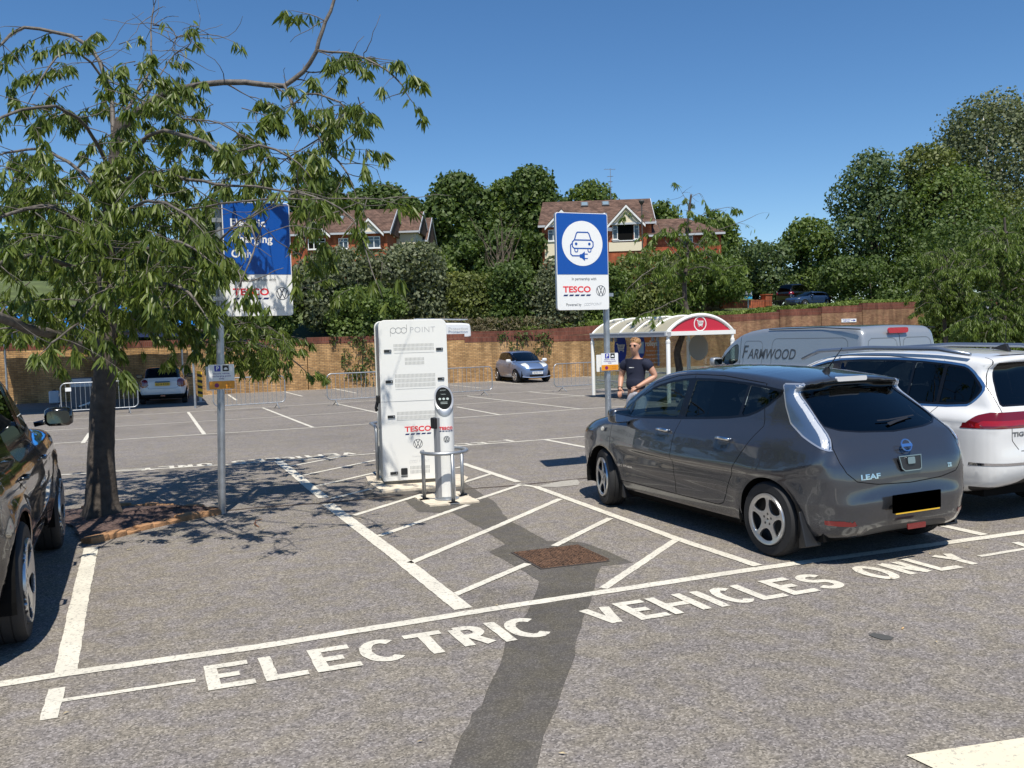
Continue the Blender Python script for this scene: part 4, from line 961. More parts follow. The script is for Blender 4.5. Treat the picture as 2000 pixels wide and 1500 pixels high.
def panel_face(t, x0, x1, z0, z1, y, kind):
    """sign face looking to -y"""
    W, H = x1 - x0, z1 - z0
    b = MB(); b.prism(roundrect(x0, z0, x1, z1, .035), y, y + .045, 'XZ'); p = b.build('sign_panel', [mat('panel_back', (.42, .44, .46), .4, metal=.5)], t, bevel=.002)
    m_ = .010; b = MB(); b.prism(roundrect(x0 + .002, z0 + .002, x1 - .002, z1 - .002, .033), y - .003, y - .0005, 'XZ'); b.build('white_face', [CLEANW], p)
    zb = z1 - H * .633
    q = [(x0 + m_, zb), (x1 - m_, zb)] + arc_pts(x1 - m_ - .028, z1 - m_ - .028, .028, .028, 0, 90, 5) + arc_pts(x0 + m_ + .028, z1 - m_ - .028, .028, .028, 90, 180, 5)
    b = MB(); b.prism(q, y - .006, y - .0035, 'XZ'); b.build('blue_field', [BLUE], p)
    F = lambda u, v, d=0: face(x0 + W * u, y - .0035 - d, z1 - H * v)
    if kind == 'text':
        b = MB()
        for s_, v in (('Electric', .185), ('Charging', .325), ('Only', .455)): b = MB(); put_text(b, s_, .118, F(.11, v, .003), .0012, .0034, align='LEFT', spacing=1.06); b.build('sign_lettering', [CLEANW], p)
    else:
        b = MB(); disc(b, 0, 0, .30, .295, 0, .002, F(.5, .315, .0028)); b.build('white_disc', [CLEANW], p)
        b = MB(); M = F(.5, .315, .0052); sc = .00222
        c = lambda *P: [((x - 282) * sc, (263 - yv) * sc * .88) for x, yv in P]
        lw = .0155
        ribbon(b, c((229, 240), (243, 196), (250, 188), (318, 188), (326, 196), (340, 240)), lw, 0, .0014, M)
        ribbon(b, c((228, 240), (340, 240), (353, 254), (353, 282), (343, 296), (226, 296), (215, 284), (215, 254)), lw, 0, .0016, M, closed=True)
        for x in (240, 328): a = c((x, 266))[0]; disc(b, a[0], a[1], .019, .019, 0, .0015, M, 16)
        for x in (240, 328): ribbon(b, c((x - 10, 296), (x - 10, 312), (x - 5, 320), (x + 5, 320), (x + 10, 312), (x + 10, 296)), lw * .8, 0, .0013, M)
        ribbon(b, c((215, 262), (203, 274), (203, 334), (214, 346), (264, 346)), lw, 0, .0015, M)
        b.prism(c((262, 336), (276, 334), (296, 316), (296, 380), (276, 362), (262, 358)), 0, .0017, 'XY', M)
        ribbon(b, c((294, 334), (316, 334)), lw * .8, 0, .0014, M); ribbon(b, c((294, 364), (316, 364)), lw * .8, 0, .0014, M)
        b.build('car_symbol', [BLUE], p)
    b = MB(); put_text(b, 'In partnership with', .052, F(.52, .68), .0012, .0004, width=W * .47); b.build('small_lettering', [GREYT], p); b = MB(); put_text(b, 'Powered by', .052, F(.31, .945), .0012, .0004, width=W * .29); b.build('small_lettering', [GREYT], p)
    r = MB(); d = MB(); word_brand(r, d, F(.38, .79), W * .53); r.build('red_word', [RED], p); d.build('blue_dashes', [NAVY], p)
    b = MB(); vw_mark(b, F(.84, .803), .068); b.build('ring_emblem', [mat('emblem_ink', (.03, .035, .05), .4)], p)
    b = MB(); M = F(.535, .942); pod_mark(b, M, .030); put_text(b, 'POINT', .048, M @ Matrix.Translation((.165, 0, 0)), .001, -.0004, width=.155); b.build('thin_logo', [PALET], p)
def small_plate(t, x0, x1, z0, z1, y):
    W, H = x1 - x0, z1 - z0
    b = MB(); b.prism(roundrect(x0, z0, x1, z1, .012, 3), y, y + .006, 'XZ'); p = b.build('small_plate', [CLEANW], t)
    b = MB(); b.prism(roundrect(x0 - .02, z0 - .015, x1 - .03, z1 - .02, .012, 3), y + .10, y + .106, 'XZ'); b.build('rear_plate', [CLEANW], t)
    F = lambda u, v, d=0: face(x0 + W * u, y - .0002 - d, z1 - H * v)
    b = MB(); b.prism(roundrect(x0 + .002, z0 + .002, x1 - .002, z0 + H * .33, .010, 3), y - .002, y - .0002, 'XZ'); b.build('orange_band', [mat('plate_orange', (.78, .30, .015), .4)], p)
    b = MB(); b.prism(roundrect(-.033, -.033, .033, .033, .003, 2), 0, .0015, 'XY', F(.35, .16)); b.build('parking_symbol', [mat('parking_blue', (.04, .05, .35), .4)], p)
    b = MB(); put_text(b, 'P', .06, F(.35, .16, .0016), .001, .002); b.build('plate_letter', [CLEANW], p)
    b = MB(); b.prism(roundrect(-.033, -.033, .033, .033, .003, 2), 0, .0015, 'XY', F(.67, .16)); b.build('symbol_black', [BLACK], p)
    b = MB(); M = F(.67, .175, .0016); b.prism(roundrect(-.02, -.012, .02, .004, .003, 2), 0, .001, 'XY', M); b.prism([(-.013, .004), (.013, .004), (.009, .014), (-.009, .014)], 0, .001, 'XY', M); b.build('plate_symbol', [CLEANW], p)
    b = MB()
    for s_, v, w in (('Electric vehicle', .37, .62), ('recharging point', .47, .72), ('only', .57, .2)): put_text(b, s_, .024, F(.5, v), .0008, .0003, width=W * w)
    b.build('plate_text', [mat('purple_text', (.12, .06, .25), .5)], p)
    b = MB(); disc(b, 0, 0, .024, .024, 0, .001, F(.30, .84, .002), 20); b.build('plate_dot', [mat('plum', (.22, .01, .12), .4)], p)
    b = MB(); put_text(b, '90 mins', .020, F(.74, .80, .002), .0006); put_text(b, 'max stay', .020, F(.74, .90, .002), .0006); b.build('plate_fine_text', [mat('brown_text', (.35, .10, .02), .5)], p)
def sign_post(label, base, top, panel, kind, plate_, lean=.002):
    t = thing('charging_sign', label, 'sign', (base.x, base.y, 0)); bx = base.x
    b = MB(); b.tube([(0, 0, -.05), (0, 0, .05), (lean, 0, top)], .042, 16); b.tube([(lean, 0, top), (lean, 0, top + .02)], [.042, .036], 16); b.build('post', [GALV], t, smooth='auto')
    x0, x1, z0, z1 = panel; panel_face(t, x0 - bx, x1 - bx, z0, z1, -.115, kind)
    b = MB()
    for z in (z0 + .2, z1 - .2):
        q = lean * z / top; b.box((q, -.052, z), (.16, .025, .045)); b.tube([(q - .045, -.03, z), (q - .05, .03, z), (q, .052, z), (q + .05, .03, z), (q + .045, -.03, z)], .008, 5)
    for z in (z0 + .2, z1 - .2): b.box(((x0 + x1) / 2 - bx, -.062, z), (x1 - x0 - .06, .016, .03))
    b.build('bracket', [GALV], t)
    small_plate(t, plate_[0] - bx, plate_[1] - bx, plate_[2], plate_[3], -.062); return t
pl = G(434, 1003)
sign_post('blue and white text sign on a galvanised post, half hidden by cherry leaves', pl, 3.50, (.965, 1.70, 2.21, 3.475), 'text', (.755, 1.03, 1.405, 1.68), .115)
sign_post('blue and white sign with a car and plug symbol behind the grey hatchback', Vector((5.915, 10.7, 0)), 3.50, (5.13, 5.90, 2.225, 3.50), 'car', (5.79, 6.05, 1.405, 1.64))
# ------------------------------------------------------------------ big charging cabinet
t = thing('charging_cabinet', 'tall white rapid charger cabinet with vents and thin-line logo', 'charger', (2.905, 11.27, 0), -math.radians(9)); Wk, Hk, Dk = .885, 2.155, .62
CAB = mat('cabinet_white', (.80, .80, .765), .32, coat=.3)
out = [(0, .07), (Wk, .07)] + arc_pts(Wk - .085, Hk - .085, .085, .085, 0, 90, 8) + arc_pts(.085, Hk - .085, .085, .085, 90, 180, 8)
b = MB(); b.prism(out, 0, .05, 'XZ'); fr = b.build('front_door', [CAB], t, bevel=.006)
ins = lambda g: [(g, .072), (Wk - g, .072)] + arc_pts(Wk - .085, Hk - .085, .085 - g, .085 - g, 0, 90, 8) + arc_pts(.085, Hk - .085, .085 - g, .085 - g, 90, 180, 8)
b = MB(); b.prism(ins(.012), .052, Dk - .05, 'XZ'); b.build('cabinet_body', [mat('cabinet_grey', (.42, .44, .44), .35, metal=.3)], t)
b = MB(); b.prism(out, Dk - .048, Dk, 'XZ'); b.build('rear_door', [CAB], t, bevel=.006)
b = MB(); b.box((Wk / 2, Dk / 2, .035), (Wk - .05, Dk - .06, .07)); b.build('plinth', [mat('plinth_grey', (.14, .14, .13), .6)], t)
cm = lambda x, y: ((x - 105) * .001855, Hk - (y - 80) * .001743)
F = lambda x, y, d=0: face(cm(x, y)[0], -.0005 - d, cm(x, y)[1])
VG = mat('vent_grey', (.36, .37, .36), .5); VD = mat('vent_slot', (.62, .62, .59), .5)
for (x0, y0, x1, y1, rows) in ((205, 255, 488, 310, 2), (280, 358, 418, 416, 2), (208, 478, 492, 582, 3), (212, 758, 482, 822, 2), (293, 1168, 432, 1232, 2)):
    b = MB(); a_, z_ = cm(x0, y1); c_, w_ = cm(x1, y0); rh = (w_ - z_) / rows
    for r in range(rows):
        n = int((c_ - a_) / .0165)
        for k in range(n): b.box((a_ + (k + .5) * (c_ - a_) / n, -.001, z_ + (r + .5) * rh), (.0075, .003, rh * .78))
    b.build('vent', [VG], fr)
b = MB()
for y0 in (325, 593, 825): b.box((cm(350, y0)[0], -.0012, cm(0, y0)[1]), (.52, .002, .003))
b.box((Wk / 2, -.001, cm(0, 683)[1]), (Wk - .01, .003, .004)); b.build('door_seam', [VG], fr)
for (x0, y0, x1, y1) in ((138, 298, 190, 319), (503, 294, 552, 314), (142, 525, 193, 546), (508, 517, 555, 536), (148, 785, 200, 805), (153, 1207, 207, 1227)):
    a_, z_ = cm(x0, y1); c_, w_ = cm(x1, y0); b = MB(); b.prism(roundrect(a_, z_, c_, w_, .008, 3), -.012, -.001, 'XZ'); b.cur = 1; b.tube([(c_ - .018, -.013, (z_ + w_) / 2), (c_ - .018, -.016, (z_ + w_) / 2)], .010, 10); b.build('latch', [mat('latch_black', (.02, .022, .024), .35), GALV], fr, bevel=.001)
b = MB(); a_, z_ = cm(228, 1233); c_, w_ = cm(274, 1183); b.prism(roundrect(a_, z_, c_, w_, .01, 3), -.016, -.001, 'XZ'); b.box(((a_ + c_) / 2, -.004, z_ - .022), (.085, .008, .008)); b.build('card_reader', [mat('latch_black', (.02, .022, .024), .35)], fr, bevel=.002)
r = MB(); d = MB(); word_brand(r, d, F(358, 896), .345); r.build('red_word', [RED], fr); d.build('blue_dashes', [NAVY], fr)
b = MB(); vw_mark(b, F(354, 1006), .058); b.build('ring_emblem', [mat('emblem_ink', (.03, .035, .05), .4)], fr)
b = MB(); pod_mark(b, F(206, 158), .0715); b.build('thin_logo', [mat('logo_ink', (.10, .105, .11), .5)], fr)
b = MB(); put_text(b, 'POINT', .105, F(412, 158), .001, -.0016, width=.325, spacing=1.08); b.build('thin_word', [PALET], fr)
b = MB(); pod_mark(b, F(300, 1138), .034); put_text(b, 'POINT', .05, F(395, 1138), .001, -.0008, width=.135); put_text(b, 'Powered by', .03, F(350, 1100), .001, 0); b.build('small_logo', [mat('faint', (.62, .62, .6), .5)], fr)
b = MB(); b.box((-.022, .16, 1.13), (.045, .10, .10)); b.tube([(-.03, .16, 1.10), (-.05, .15, 1.02), (-.04, .16, .98)], .022, 8); b.build('side_socket', [BLACK], t, bevel=.01)
CONC = mat('pad_concrete', (.60, .53, .42), .9, var=.18, vscale=9, bump=.3, bscale=60)
t = thing('concrete_pad', 'pale concrete pad under the tall white cabinet', 'concrete pad'); P = [G(*q) for q in ((719, 945), (746.5, 962.5), (900, 950), (915, 935))]
def slab(t, P, z0, z1, m, rough=0):
    b = MB(); Q = []
    for i in range(len(P)):
        a, c = P[i], P[(i + 1) % len(P)]; k = 1 if not rough else 8
        for q in range(k): p = a.lerp(c, q / k); Q.append((p.x + random.uniform(-rough, rough), p.y + random.uniform(-rough, rough)))
    b.prism(Q, z0, z1, 'XY'); return b.build('slab', [m], t)
slab(t, P + [Vector((P[3].x, P[3].y + .3, 0)), Vector((P[0].x + .1, P[0].y + .55, 0))], -.02, .024, CONC, .004)
t = thing('concrete_pad', 'rough pale concrete pad under the small charging post', 'concrete pad'); slab(t, [G(*q) for q in ((809.5, 974), (839.5, 990), (935.5, 982), (912, 968), (893, 962), (850, 966))], -.02, .020, CONC, .012)
# ------------------------------------------------------------------ small charging post
pc = G(869.5, 981); t = thing('charging_post', 'short white round charging post with slanted black touch panel', 'charger', (pc.x + .055, pc.y + .10, 0.02), -math.radians(14)); rp = .108
n = 40; zt = lambda y: 1.03 + (y + rp) * 1.35
b = MB(); vs = []; fs = []
for k in range(n): a = 2 * PI * k / n; x, y = rp * math.cos(a), rp * math.sin(a); vs += [(x, y, 0), (x, y, zt(y) - .02)]
for k in range(n): a = 2 * k; c = 2 * ((k + 1) % n); fs.append((a, c, c + 1, a + 1))
b.add(vs, fs); b.build('post_body', [CAB], t, smooth=True)
b = MB(); ring = lambda r_, dz: [(r_ * math.cos(2 * PI * k / n), r_ * math.sin(2 * PI * k / n), zt(r_ * math.sin(2 * PI * k / n)) + dz) for k in range(n)]
A_, B_, C_, D_ = ring(rp + .004, -.045), ring(rp + .006, .0), ring(rp - .012, .012), ring(rp - .016, .004)
vs = A_ + B_ + C_ + D_; fs = [(r_ * n + k, r_ * n + (k + 1) % n, (r_ + 1) * n + (k + 1) % n, (r_ + 1) * n + k) for r_ in range(3) for k in range(n)]
b.add(vs, fs); b.build('bezel', [mat('bezel_chrome', (.50, .51, .52), .42, metal=.7)], t, smooth='auto')
b = MB(); b.add(ring(rp - .013, .006), [tuple(range(n))]); pn = b.build('touch_panel', [mat('panel_black', (.006, .008, .009), .7, spec=.08)], t)
sl = math.atan(1.35); MP = Matrix.Translation((0, 0, zt(0) + .0085)) @ Matrix.Rotation(sl, 4, 'X')
b = MB(); put_text(b, 'pod POINT', .020, MP @ Matrix.Translation((0, .11, 0)), .0006, width=.07); put_text(b, 'Charge here', .017, MP @ Matrix.Translation((0, .055, 0)), .0006, width=.06)
for x in (-.045, 0, .045): b.prism([(x + .016 * math.cos(a), -.01 + .016 * math.sin(a)) for a in np.linspace(0, 2 * PI, 13)[:-1]], 0, .0006, 'XY', MP)
for yv in (-.055, -.075): b.box((0, yv, 0), (.08, .006, .001), M=MP)
b.build('panel_lettering', [mat('panel_text', (.20, .26, .26), .5)], pn)
cyl = lambda z, ang=0: Matrix.Rotation(ang, 4, 'Z') @ face(0, -rp - .0015, z)
def wrapx(o, r=rp + .001):
    """bend flat lettering round the post"""
    for v in o.data.vertices:
        a = v.co.x / r; d = -v.co.y - rp; v.co.x = (r + d) * math.sin(a); v.co.y = -(r + d) * math.cos(a)
r = MB(); d = MB(); word_brand(r, d, face(.012, -rp - .0015, .84), .17); o = r.build('red_word', [RED], t); wrapx(o); o = d.build('blue_dashes', [NAVY], t); wrapx(o)
b = MB(); vw_mark(b, face(.012, -rp - .0015, .715), .034, .11); o = b.build('ring_emblem', [mat('emblem_ink', (.03, .035, .05), .4)], t); wrapx(o)
b = MB(); b.prism([(-.132, .01), (-.098, -.058), (-.06, -.094), (-.02, .02)], .01, .97, 'XY'); b.build('side_strip', [mat('strip_grey', (.38, .39, .41), .35, metal=.4)], t, bevel=.01)
b = MB(); b.box((-.125, -.035, .90), (.05, .09, .13), rz=.5); b.build('socket', [BLACK], t, bevel=.015)
b = MB(); b.lathe([(.02, .0), (rp + .035, .0), (rp + .035, .014), (rp + .004, .018), (rp + .002, .04)], 32); b.build('base_ring', [GALV], t)
# hoop guards
def hoop(label, posts, path, h, r=.022):
    t = thing('hoop_guard', label, 'hoop guard', (posts[0].x, posts[0].y, .02)); o = posts[0]
    L = lambda p, z: (p.x - o.x, p.y - o.y, z)
    rail = [L(path[0], 0), L(path[0], h - .09), L(path[0].lerp(path[1], .06), h - .02), L(path[0].lerp(path[1], .2), h)] + [L(p, h) for p in path[1:]]
    b = MB(); b.tube(rail, r, 12); b.build('rail', [GALV], t, smooth=True)
    for p in posts[1:]: b = MB(); b.tube([L(p, -.02), L(p, h - .01)], r * .95, 12); b.build('upright', [GALV], t, smooth=True)
    for p in posts: b = MB(); b.box(L(p, -.005), (.11, .11, .010)); b.build('foot_plate', [GALV], t)
    return t
ha, hb, hc = G(829, 978), G(886, 984.5), G(904, 970); cc_ = Vector((pc.x + .0, pc.y + .12, 0))
A0 = math.atan2(ha.y - cc_.y, ha.x - cc_.x); rad0 = (ha - cc_).length; rad2 = (hc - cc_).length; A2 = math.atan2(hc.y - cc_.y, hc.x - cc_.x); A0 = A0 if A0 < 0 else A0 - 2 * PI
pth = [ha]; AB = math.atan2(hb.y - cc_.y, hb.x - cc_.x); rb = (hb - cc_).length
from_arr = np.array([A0, AB, A2 if A2 > AB else A2 + 2 * PI]); rad_arr = np.array([rad0, rb, rad2])
for a in np.linspace(A0 + .12, from_arr[2] + .5, 26): rr_ = np.interp(a, from_arr, rad_arr); pth.append(Vector((cc_.x + rr_ * math.cos(a), cc_.y + rr_ * math.sin(a), 0)))
hoop('galvanised hoop guard curving round the front of the small charging post', [ha, hb, hc], pth, .565)
q0 = G(742, 942) + Vector((0, .1, 0)); hoop('galvanised hoop guard whose bar shows at the left side of the tall cabinet', [q0, q0 + Vector((.55, .75, 0))], [q0, q0 + Vector((.05, .5, 0)), q0 + Vector((.3, .72, 0)), q0 + Vector((.55, .75, 0)), q0 + Vector((.8, .7, 0)), q0 + Vector((1.0, .5, 0))], .72)
# ------------------------------------------------------------------ crowd barriers
def barrier(label, p0, p1, h=1.08, n=15, sheetp=False):
    d = p1 - p0; L = Vector((d.x, d.y, 0)).length; t = thing('crowd_barrier', label, 'barrier', p0, math.atan2(d.y, d.x), 'steel crowd barriers across the car park'); r = .019; zb = .20; c = .16
    fr_ = [(x, 0, z) for x, z in roundrect(0, zb, L, h, c, 5)]; b = MB(); b.tube(fr_ + [fr_[0], fr_[1]], r, 8, cap=False); b.build('frame', [GALV], t, smooth=True)
    b = MB(); [b.tube([(x, 0, zb), (x, 0, h)], .0075, 5) for x in np.linspace(L / (n + 1), L * n / (n + 1), n)]; b.build('bars', [GALV], t)
    for x in (L * .12, L * .88): b = MB(); b.tube([(x, 0, zb), (x, -.02, .14), (x, -.27, .012)], .016, 6); b.tube([(x, .02, .14), (x, .27, .012)], .016, 6); b.build('foot', [GALV], t)
    b = MB(); [b.tube([(0, 0, z), (-.05, 0, z), (-.05, 0, z - .07)], .008, 5) for z in (.75, .4)]; b.build('hook', [GALV], t)
    if sheetp: b = MB(); b.box((.22, -.015, h - .20), (.17, .006, .12)); b.build('label_plate', [CLEANW], t)
barrier('crowd barrier with rounded ends standing behind the cherry trunk', GG(121, 815), GG(271, 806), sheetp=True)
barrier('crowd barrier behind the post of the leaf covered sign', GG(418, 806), GG(558, 797))
barrier('crowd barrier between the hanging leaves and the tall white cabinet', GG(640, 793), GG(772, 785))
barrier('crowd barrier ending just left of the parked blue car', GG(826, 781), GG(962, 772))
barrier('crowd barrier between the blue car and the trolley shelter', GG(1083, 766), GG(1212, 757))
# ------------------------------------------------------------------ hand car wash corner on the left
t = thing('wash_canopy', 'blue fabric canopy roof over the car wash corner, seen through the cherry leaves', 'canopy', (0, 34, -.28)); CB = mat('canopy_blue', (.01, .20, .62), .6); CN = mat('canopy_navy', (.006, .018, .07), .6)
xa, xb = OY(33.0, -70, 650).x, OY(33.0, 381, 640).x; V = []; nx, ny = 16, 10
for j in range(ny + 1):
    for i in range(nx + 1):
        f = j / ny; V.append((xa + (xb - xa) * i / nx, -1.0 + 8.0 * f, 2.83 + 1.0 * math.sin(PI * f) - .10 * f + .03 * math.sin(i * 1.7)))
F_ = [(j * (nx + 1) + i, j * (nx + 1) + i + 1, (j + 1) * (nx + 1) + i + 1, (j + 1) * (nx + 1) + i) for j in range(ny) for i in range(nx)]
b = MB(); b.add(V, F_); o = b.build('roof_fabric', [CB], t, smooth=True); s_ = o.modifiers.new('s', 'SOLIDIFY'); s_.thickness = .03
b = MB(); b.box(((xa + xb) / 2, -1.03, 2.68), (xb - xa, .04, .34)); b.build('valance', [CN], t)
b = MB(); b.box((xb + .02, 3.0, 2.72), (.04, 8.0, .30)); b.build('side_valance', [CN], t)
for x in (xb - .1, xa + .2):
    for y in (-.8, 6.8): b = MB(); b.tube([(x, y, 0), (x, y, 2.8)], .04, 8); b.build('pole', [GALV], t)
p = GG(392, 785); t = thing('hazard_post', 'yellow and black striped protection post beside the white car', 'hazard post', p); b = MB(); b.box((0, .03, .55), (.10, .05, 1.1)); b.box((0, 0, .01), (.28, .26, .02)); b.build('post', [GALV], t)
b = MB(); c2 = MB()
for k in range(9):
    mb = b if k % 2 else c2; z = .22 + k * .11; mb.prism([(-.09, z), (.09, z - .05), (.09, z + .06), (-.09, z + .11)], -.03, .0, 'XZ')
b.build('black_stripes', [BLACK], t); c2.build('yellow_board', [mat('hazard_yellow', (.85, .48, .02), .45)], t)
p = GG(103, 792) + Vector((0, 1, 0)); t = thing('water_container', 'small white plastic water container in the shade left of the barrier', 'container', p); b = MB(); b.box((0, 0, .28), (.38, .32, .5)); b.build('tank', [mat('pale_plastic', (.55, .60, .68), .5)], t, bevel=.05); b = MB(); b.tube([(0, 0, .53), (0, 0, .58)], .06, 10); b.build('cap', [BLACK], t)
p = GG(158, 800) + Vector((0, 1.5, 0)); t = thing('wash_machine', 'pressure washing cabinet with a pale top panel standing in the shade behind the barrier', 'machine', p); b = MB(); b.box((0, 0, .55), (.75, .5, 1.1)); b.build('cabinet', [mat('machine_grey', (.10, .11, .13), .5)], t, bevel=.02); b = MB(); b.box((0, -.26, .92), (.68, .03, .3)); b.build('top_panel', [mat('pale_panel', (.5, .55, .62), .4)], t); b = MB(); b.tube([(.2, -.3, .1), (.3, -.45, .2), (.1, -.5, .12), (-.1, -.4, .05)], .03, 8); b.build('hose', [CLEANW], t)
# ------------------------------------------------------------------ trolley shelter
ts = GG(1307, 787); bx, by = ts.x, ts.y; bz = gz(by) - .0; t = thing('trolley_shelter', 'white framed trolley shelter with curved panelled roof and red gable', 'shelter', (bx, by, bz))
XR = OY(by, 1431, 700).x - bx; LY = 4.6; ze = OY(by, 1307, 651).z - bz; zr = OY(by, 1370, 615).z - bz; n = 18
cxm = XR / 2; SW = mat('shelter_white', (.78, .78, .75), .4)
hh = zr - ze; Rr = (cxm * cxm * 1.08 + hh * hh) / (2 * hh); prof = [(cxm + Rr * math.sin(a), zr - Rr + Rr * math.cos(a)) for a in np.linspace(-math.asin(min(1, cxm * 1.04 / Rr)), math.asin(min(1, cxm * 1.04 / Rr)), n + 1)]
POLY = mat('roof_polycarbonate', (.36, .335, .25), .5)
b = MB()
for i in range(n):
    (x0, z0), (x1, z1) = prof[i], prof[i + 1]; b.add([(x0, -.0, z0 - .02), (x1, -.0, z1 - .02), (x1, LY, z1 - .02), (x0, LY, z0 - .02), (x0, 0, z0 - .03), (x1, 0, z1 - .03), (x1, LY, z1 - .03), (x0, LY, z0 - .03)], [(0, 3, 2, 1)[::-1], (4, 5, 6, 7)[::-1]])
b.build('roof_sheet', [POLY], t, smooth=True)
for k in range(6):
    y = LY * k / 5; b = MB(); w = .035 if k else .07
    pts = [(x, y, z) for x, z in prof]; b.tube(pts, w if k else .055, 8); b.build('roof_rib', [SW], t, smooth=True)
b = MB(); b.box((0, LY / 2, ze - .03), (.11, LY + .15, .13)); b.build('eaves_beam', [mat('beam_grey', (.36, .37, .39), .5)], t); b = MB(); b.box((0, LY / 2, ze + .045), (.13, LY + .17, .035)); b.build('eaves_edge', [SW], t)
b = MB(); b.box((XR, LY / 2, ze - .02), (.10, LY, .12)); b.build('eaves_beam', [SW], t)
b = MB(); b.box((cxm, 0, ze - .01), (XR + .16, .11, .12)); b.build('gable_beam', [SW], t)
b = MB(); inn = [(x + (cxm - x) * .06, z - .05) for x, z in prof]; b.prism([(inn[0][0], ze + .05)] + [q for q in inn if q[1] > ze + .06] + [(inn[-1][0], ze + .05)], -.012, .012, 'XZ'); gp = b.build('red_gable', [mat('gable_red', (.50, .02, .045), .4)], t)
def trolley_icon(mb, M, s, lw=.075):
    rb = lambda P, w=lw: ribbon(mb, [(x * s, y * s) for x, y in P], w * s, 0, .003, M)
    rb([(-.62, .55), (-.42, .52), (-.30, -.25), (.45, -.25)]); rb([(-.40, .38), (.55, .38), (.42, -.08), (-.32, -.08)]); 
    for x in (-.2, 0, .2, .38): rb([(x, .36), (x - .02, -.06)], lw * .7)
    rb([(-.36, .15), (.49, .15)], lw * .7)
    for x in (-.22, .36): mb.prism([(x * s + .085 * s * math.cos(a), -.42 * s + .085 * s * math.sin(a)) for a in np.linspace(0, 2 * PI, 13)[:-1]], 0, .003, 'XY', M)
    rb([(-.30, -.25), (-.22, -.42)]); rb([(.42, -.25), (.36, -.42)])
b = MB(); M = face(cxm * .98, -.014, (ze + zr) / 2 + .0); q = hh * .40; ribbon(b, [(q * math.cos(a), q * 1.0 * math.sin(a)) for a in np.linspace(0, 2 * PI, 33)[:-1]], q * .14, 0, .004, M, closed=True); trolley_icon(b, M, q * .9, .16); b.build('trolley_emblem', [SW], gp)
for (x, y) in ((0, 0), (XR, 0), (0, LY), (XR, LY), (XR, LY / 2)):
    b = MB(); b.tube([(x, y, 0), (x, y, ze - .28), (x, y, ze - .22), (x, y, ze - .05)], [.062, .062, .045, .045], 12); b.lathe([(.062, ze - .30), (.072, ze - .27), (.06, ze - .20), (.045, ze - .19)], 12, M=Matrix.Translation((x, y, 0))); b.build('column', [SW], t, smooth='auto')
SG = glassmat('shelter_glass', (.80, .86, .82), .08, .03)
b = MB(); b.box((cxm, LY, 1.15), (XR - .14, .01, 1.9)); b.build('end_panel', [SG], t)
for k in range(2): b = MB(); b.box((XR, LY * (k + .5) / 2, 1.15), (.01, LY / 2 - .12, 1.9)); b.build('side_panel', [SG], t)
for k in range(3):
    for s_ in (.35, 1.0): b = MB(); y = .5 + LY * .27 * k + s_ * .4; b.box((.05, y, ze - .16), (.05, .10, .13)); b.build('roof_clip', [mat('clip_grey', (.16, .17, .18), .5)], t)
TP = OY(by + LY - .03, 1212, 680); 
def oval(parent, x, z, rx, rz, y, m, nm): b = MB(); disc(b, 0, 0, rx, rz, 0, .012, face(x, y, z)); return b.build(nm, [m], parent)
OB = mat('oval_blue', (.008, .04, .36), .4)
o = oval(t, TP.x - bx, TP.z - bz, .235, .52, LY - .02, OB, 'blue_oval'); b = MB(); trolley_icon(b, face(TP.x - bx, LY - .036, TP.z - bz), .27, .11); b.build('trolley_symbol', [CLEANW], o)
a, c = OY(by + LY - .3, 1247, 716), OY(by + LY - .3, 1283, 657); x0, x1, z0, z1 = a.x - bx, c.x - bx, a.z - bz, c.z - bz
b = MB(); b.prism([(x0, z0), (x1, z0), (x1, z1), (x0, z1)], LY - .32, LY - .30, 'XZ'); po = b.build('poster', [mat('poster_orange', (.60, .19, .05), .5)], t)
b = MB(); b.prism([(x1, z0), (x1 + .07, z0), (x1 + .07, z1), (x1, z1)], LY - .32, LY - .30, 'XZ'); b.build('poster_edge', [mat('poster_blue', (.10, .25, .60), .4)], t)
b = MB(); put_text(b, 'trolleys', .26, face((x0 + x1) / 2 + .1, LY - .322, z1 - .24), .002, .006, width=(x1 - x0) * .72)
for k, s_ in enumerate(('To return your', 'shopping trolley', 'please use this', 'trolley collection', 'point')): put_text(b, s_, .085, face(x0 + .28, LY - .322, z1 - .48 - k * .135), .001, 0, align='LEFT', width=None)
b.build('poster_lettering', [CLEANW], po)
o = oval(t, x0 + .05, z1 - .32, .20, .42, LY - .335, OB, 'blue_oval'); b = MB(); b.prism([(-.10, -.2), (.14, -.2), (.14, .2), (-.10, .14)], 0, .003, 'XY', face(x0 + .05, LY - .348, z1 - .36)); b.build('trolley_symbol', [mat('pale_blue', (.35, .5, .75), .4)], o)
def sideray(px, py, X):
    w = ray(px, py); k = X / w[0]; return w[1] * k, CAM_H + w[2] * k
yy, zz = sideray(1365, 679, bx + XR); b = MB(); M = Matrix.Translation((XR - .02, yy - by, zz - bz)) @ Matrix.Rotation(-PI / 2, 4, 'Z') @ XZ; disc(b, 0, 0, .52, .40, 0, .01, M); b.build('grey_oval', [mat('oval_grey', (.36, .36, .33), .5)], t)
b = MB()
for x in (.12, XR * .5, XR - .12): b.box((x, LY / 2 + .0, .13), (.06, LY + .6, .05)); 
for y in (-.3, LY * .5, LY): b.box((XR / 2, y, .10), (XR - .1, .05, .05))
b.build('base_rail', [mat('rail_grey', (.20, .21, .22), .5)], t)
b = MB()
for x in (.12, XR - .12):
    for y in (-.25, LY + .2): b.lathe([(.01, -.02), (.06, -.02), (.06, .02), (.01, .02)], 12, 'X', M=Matrix.Translation((x, y, .06)))
b.build('castor', [RUBBER], t)
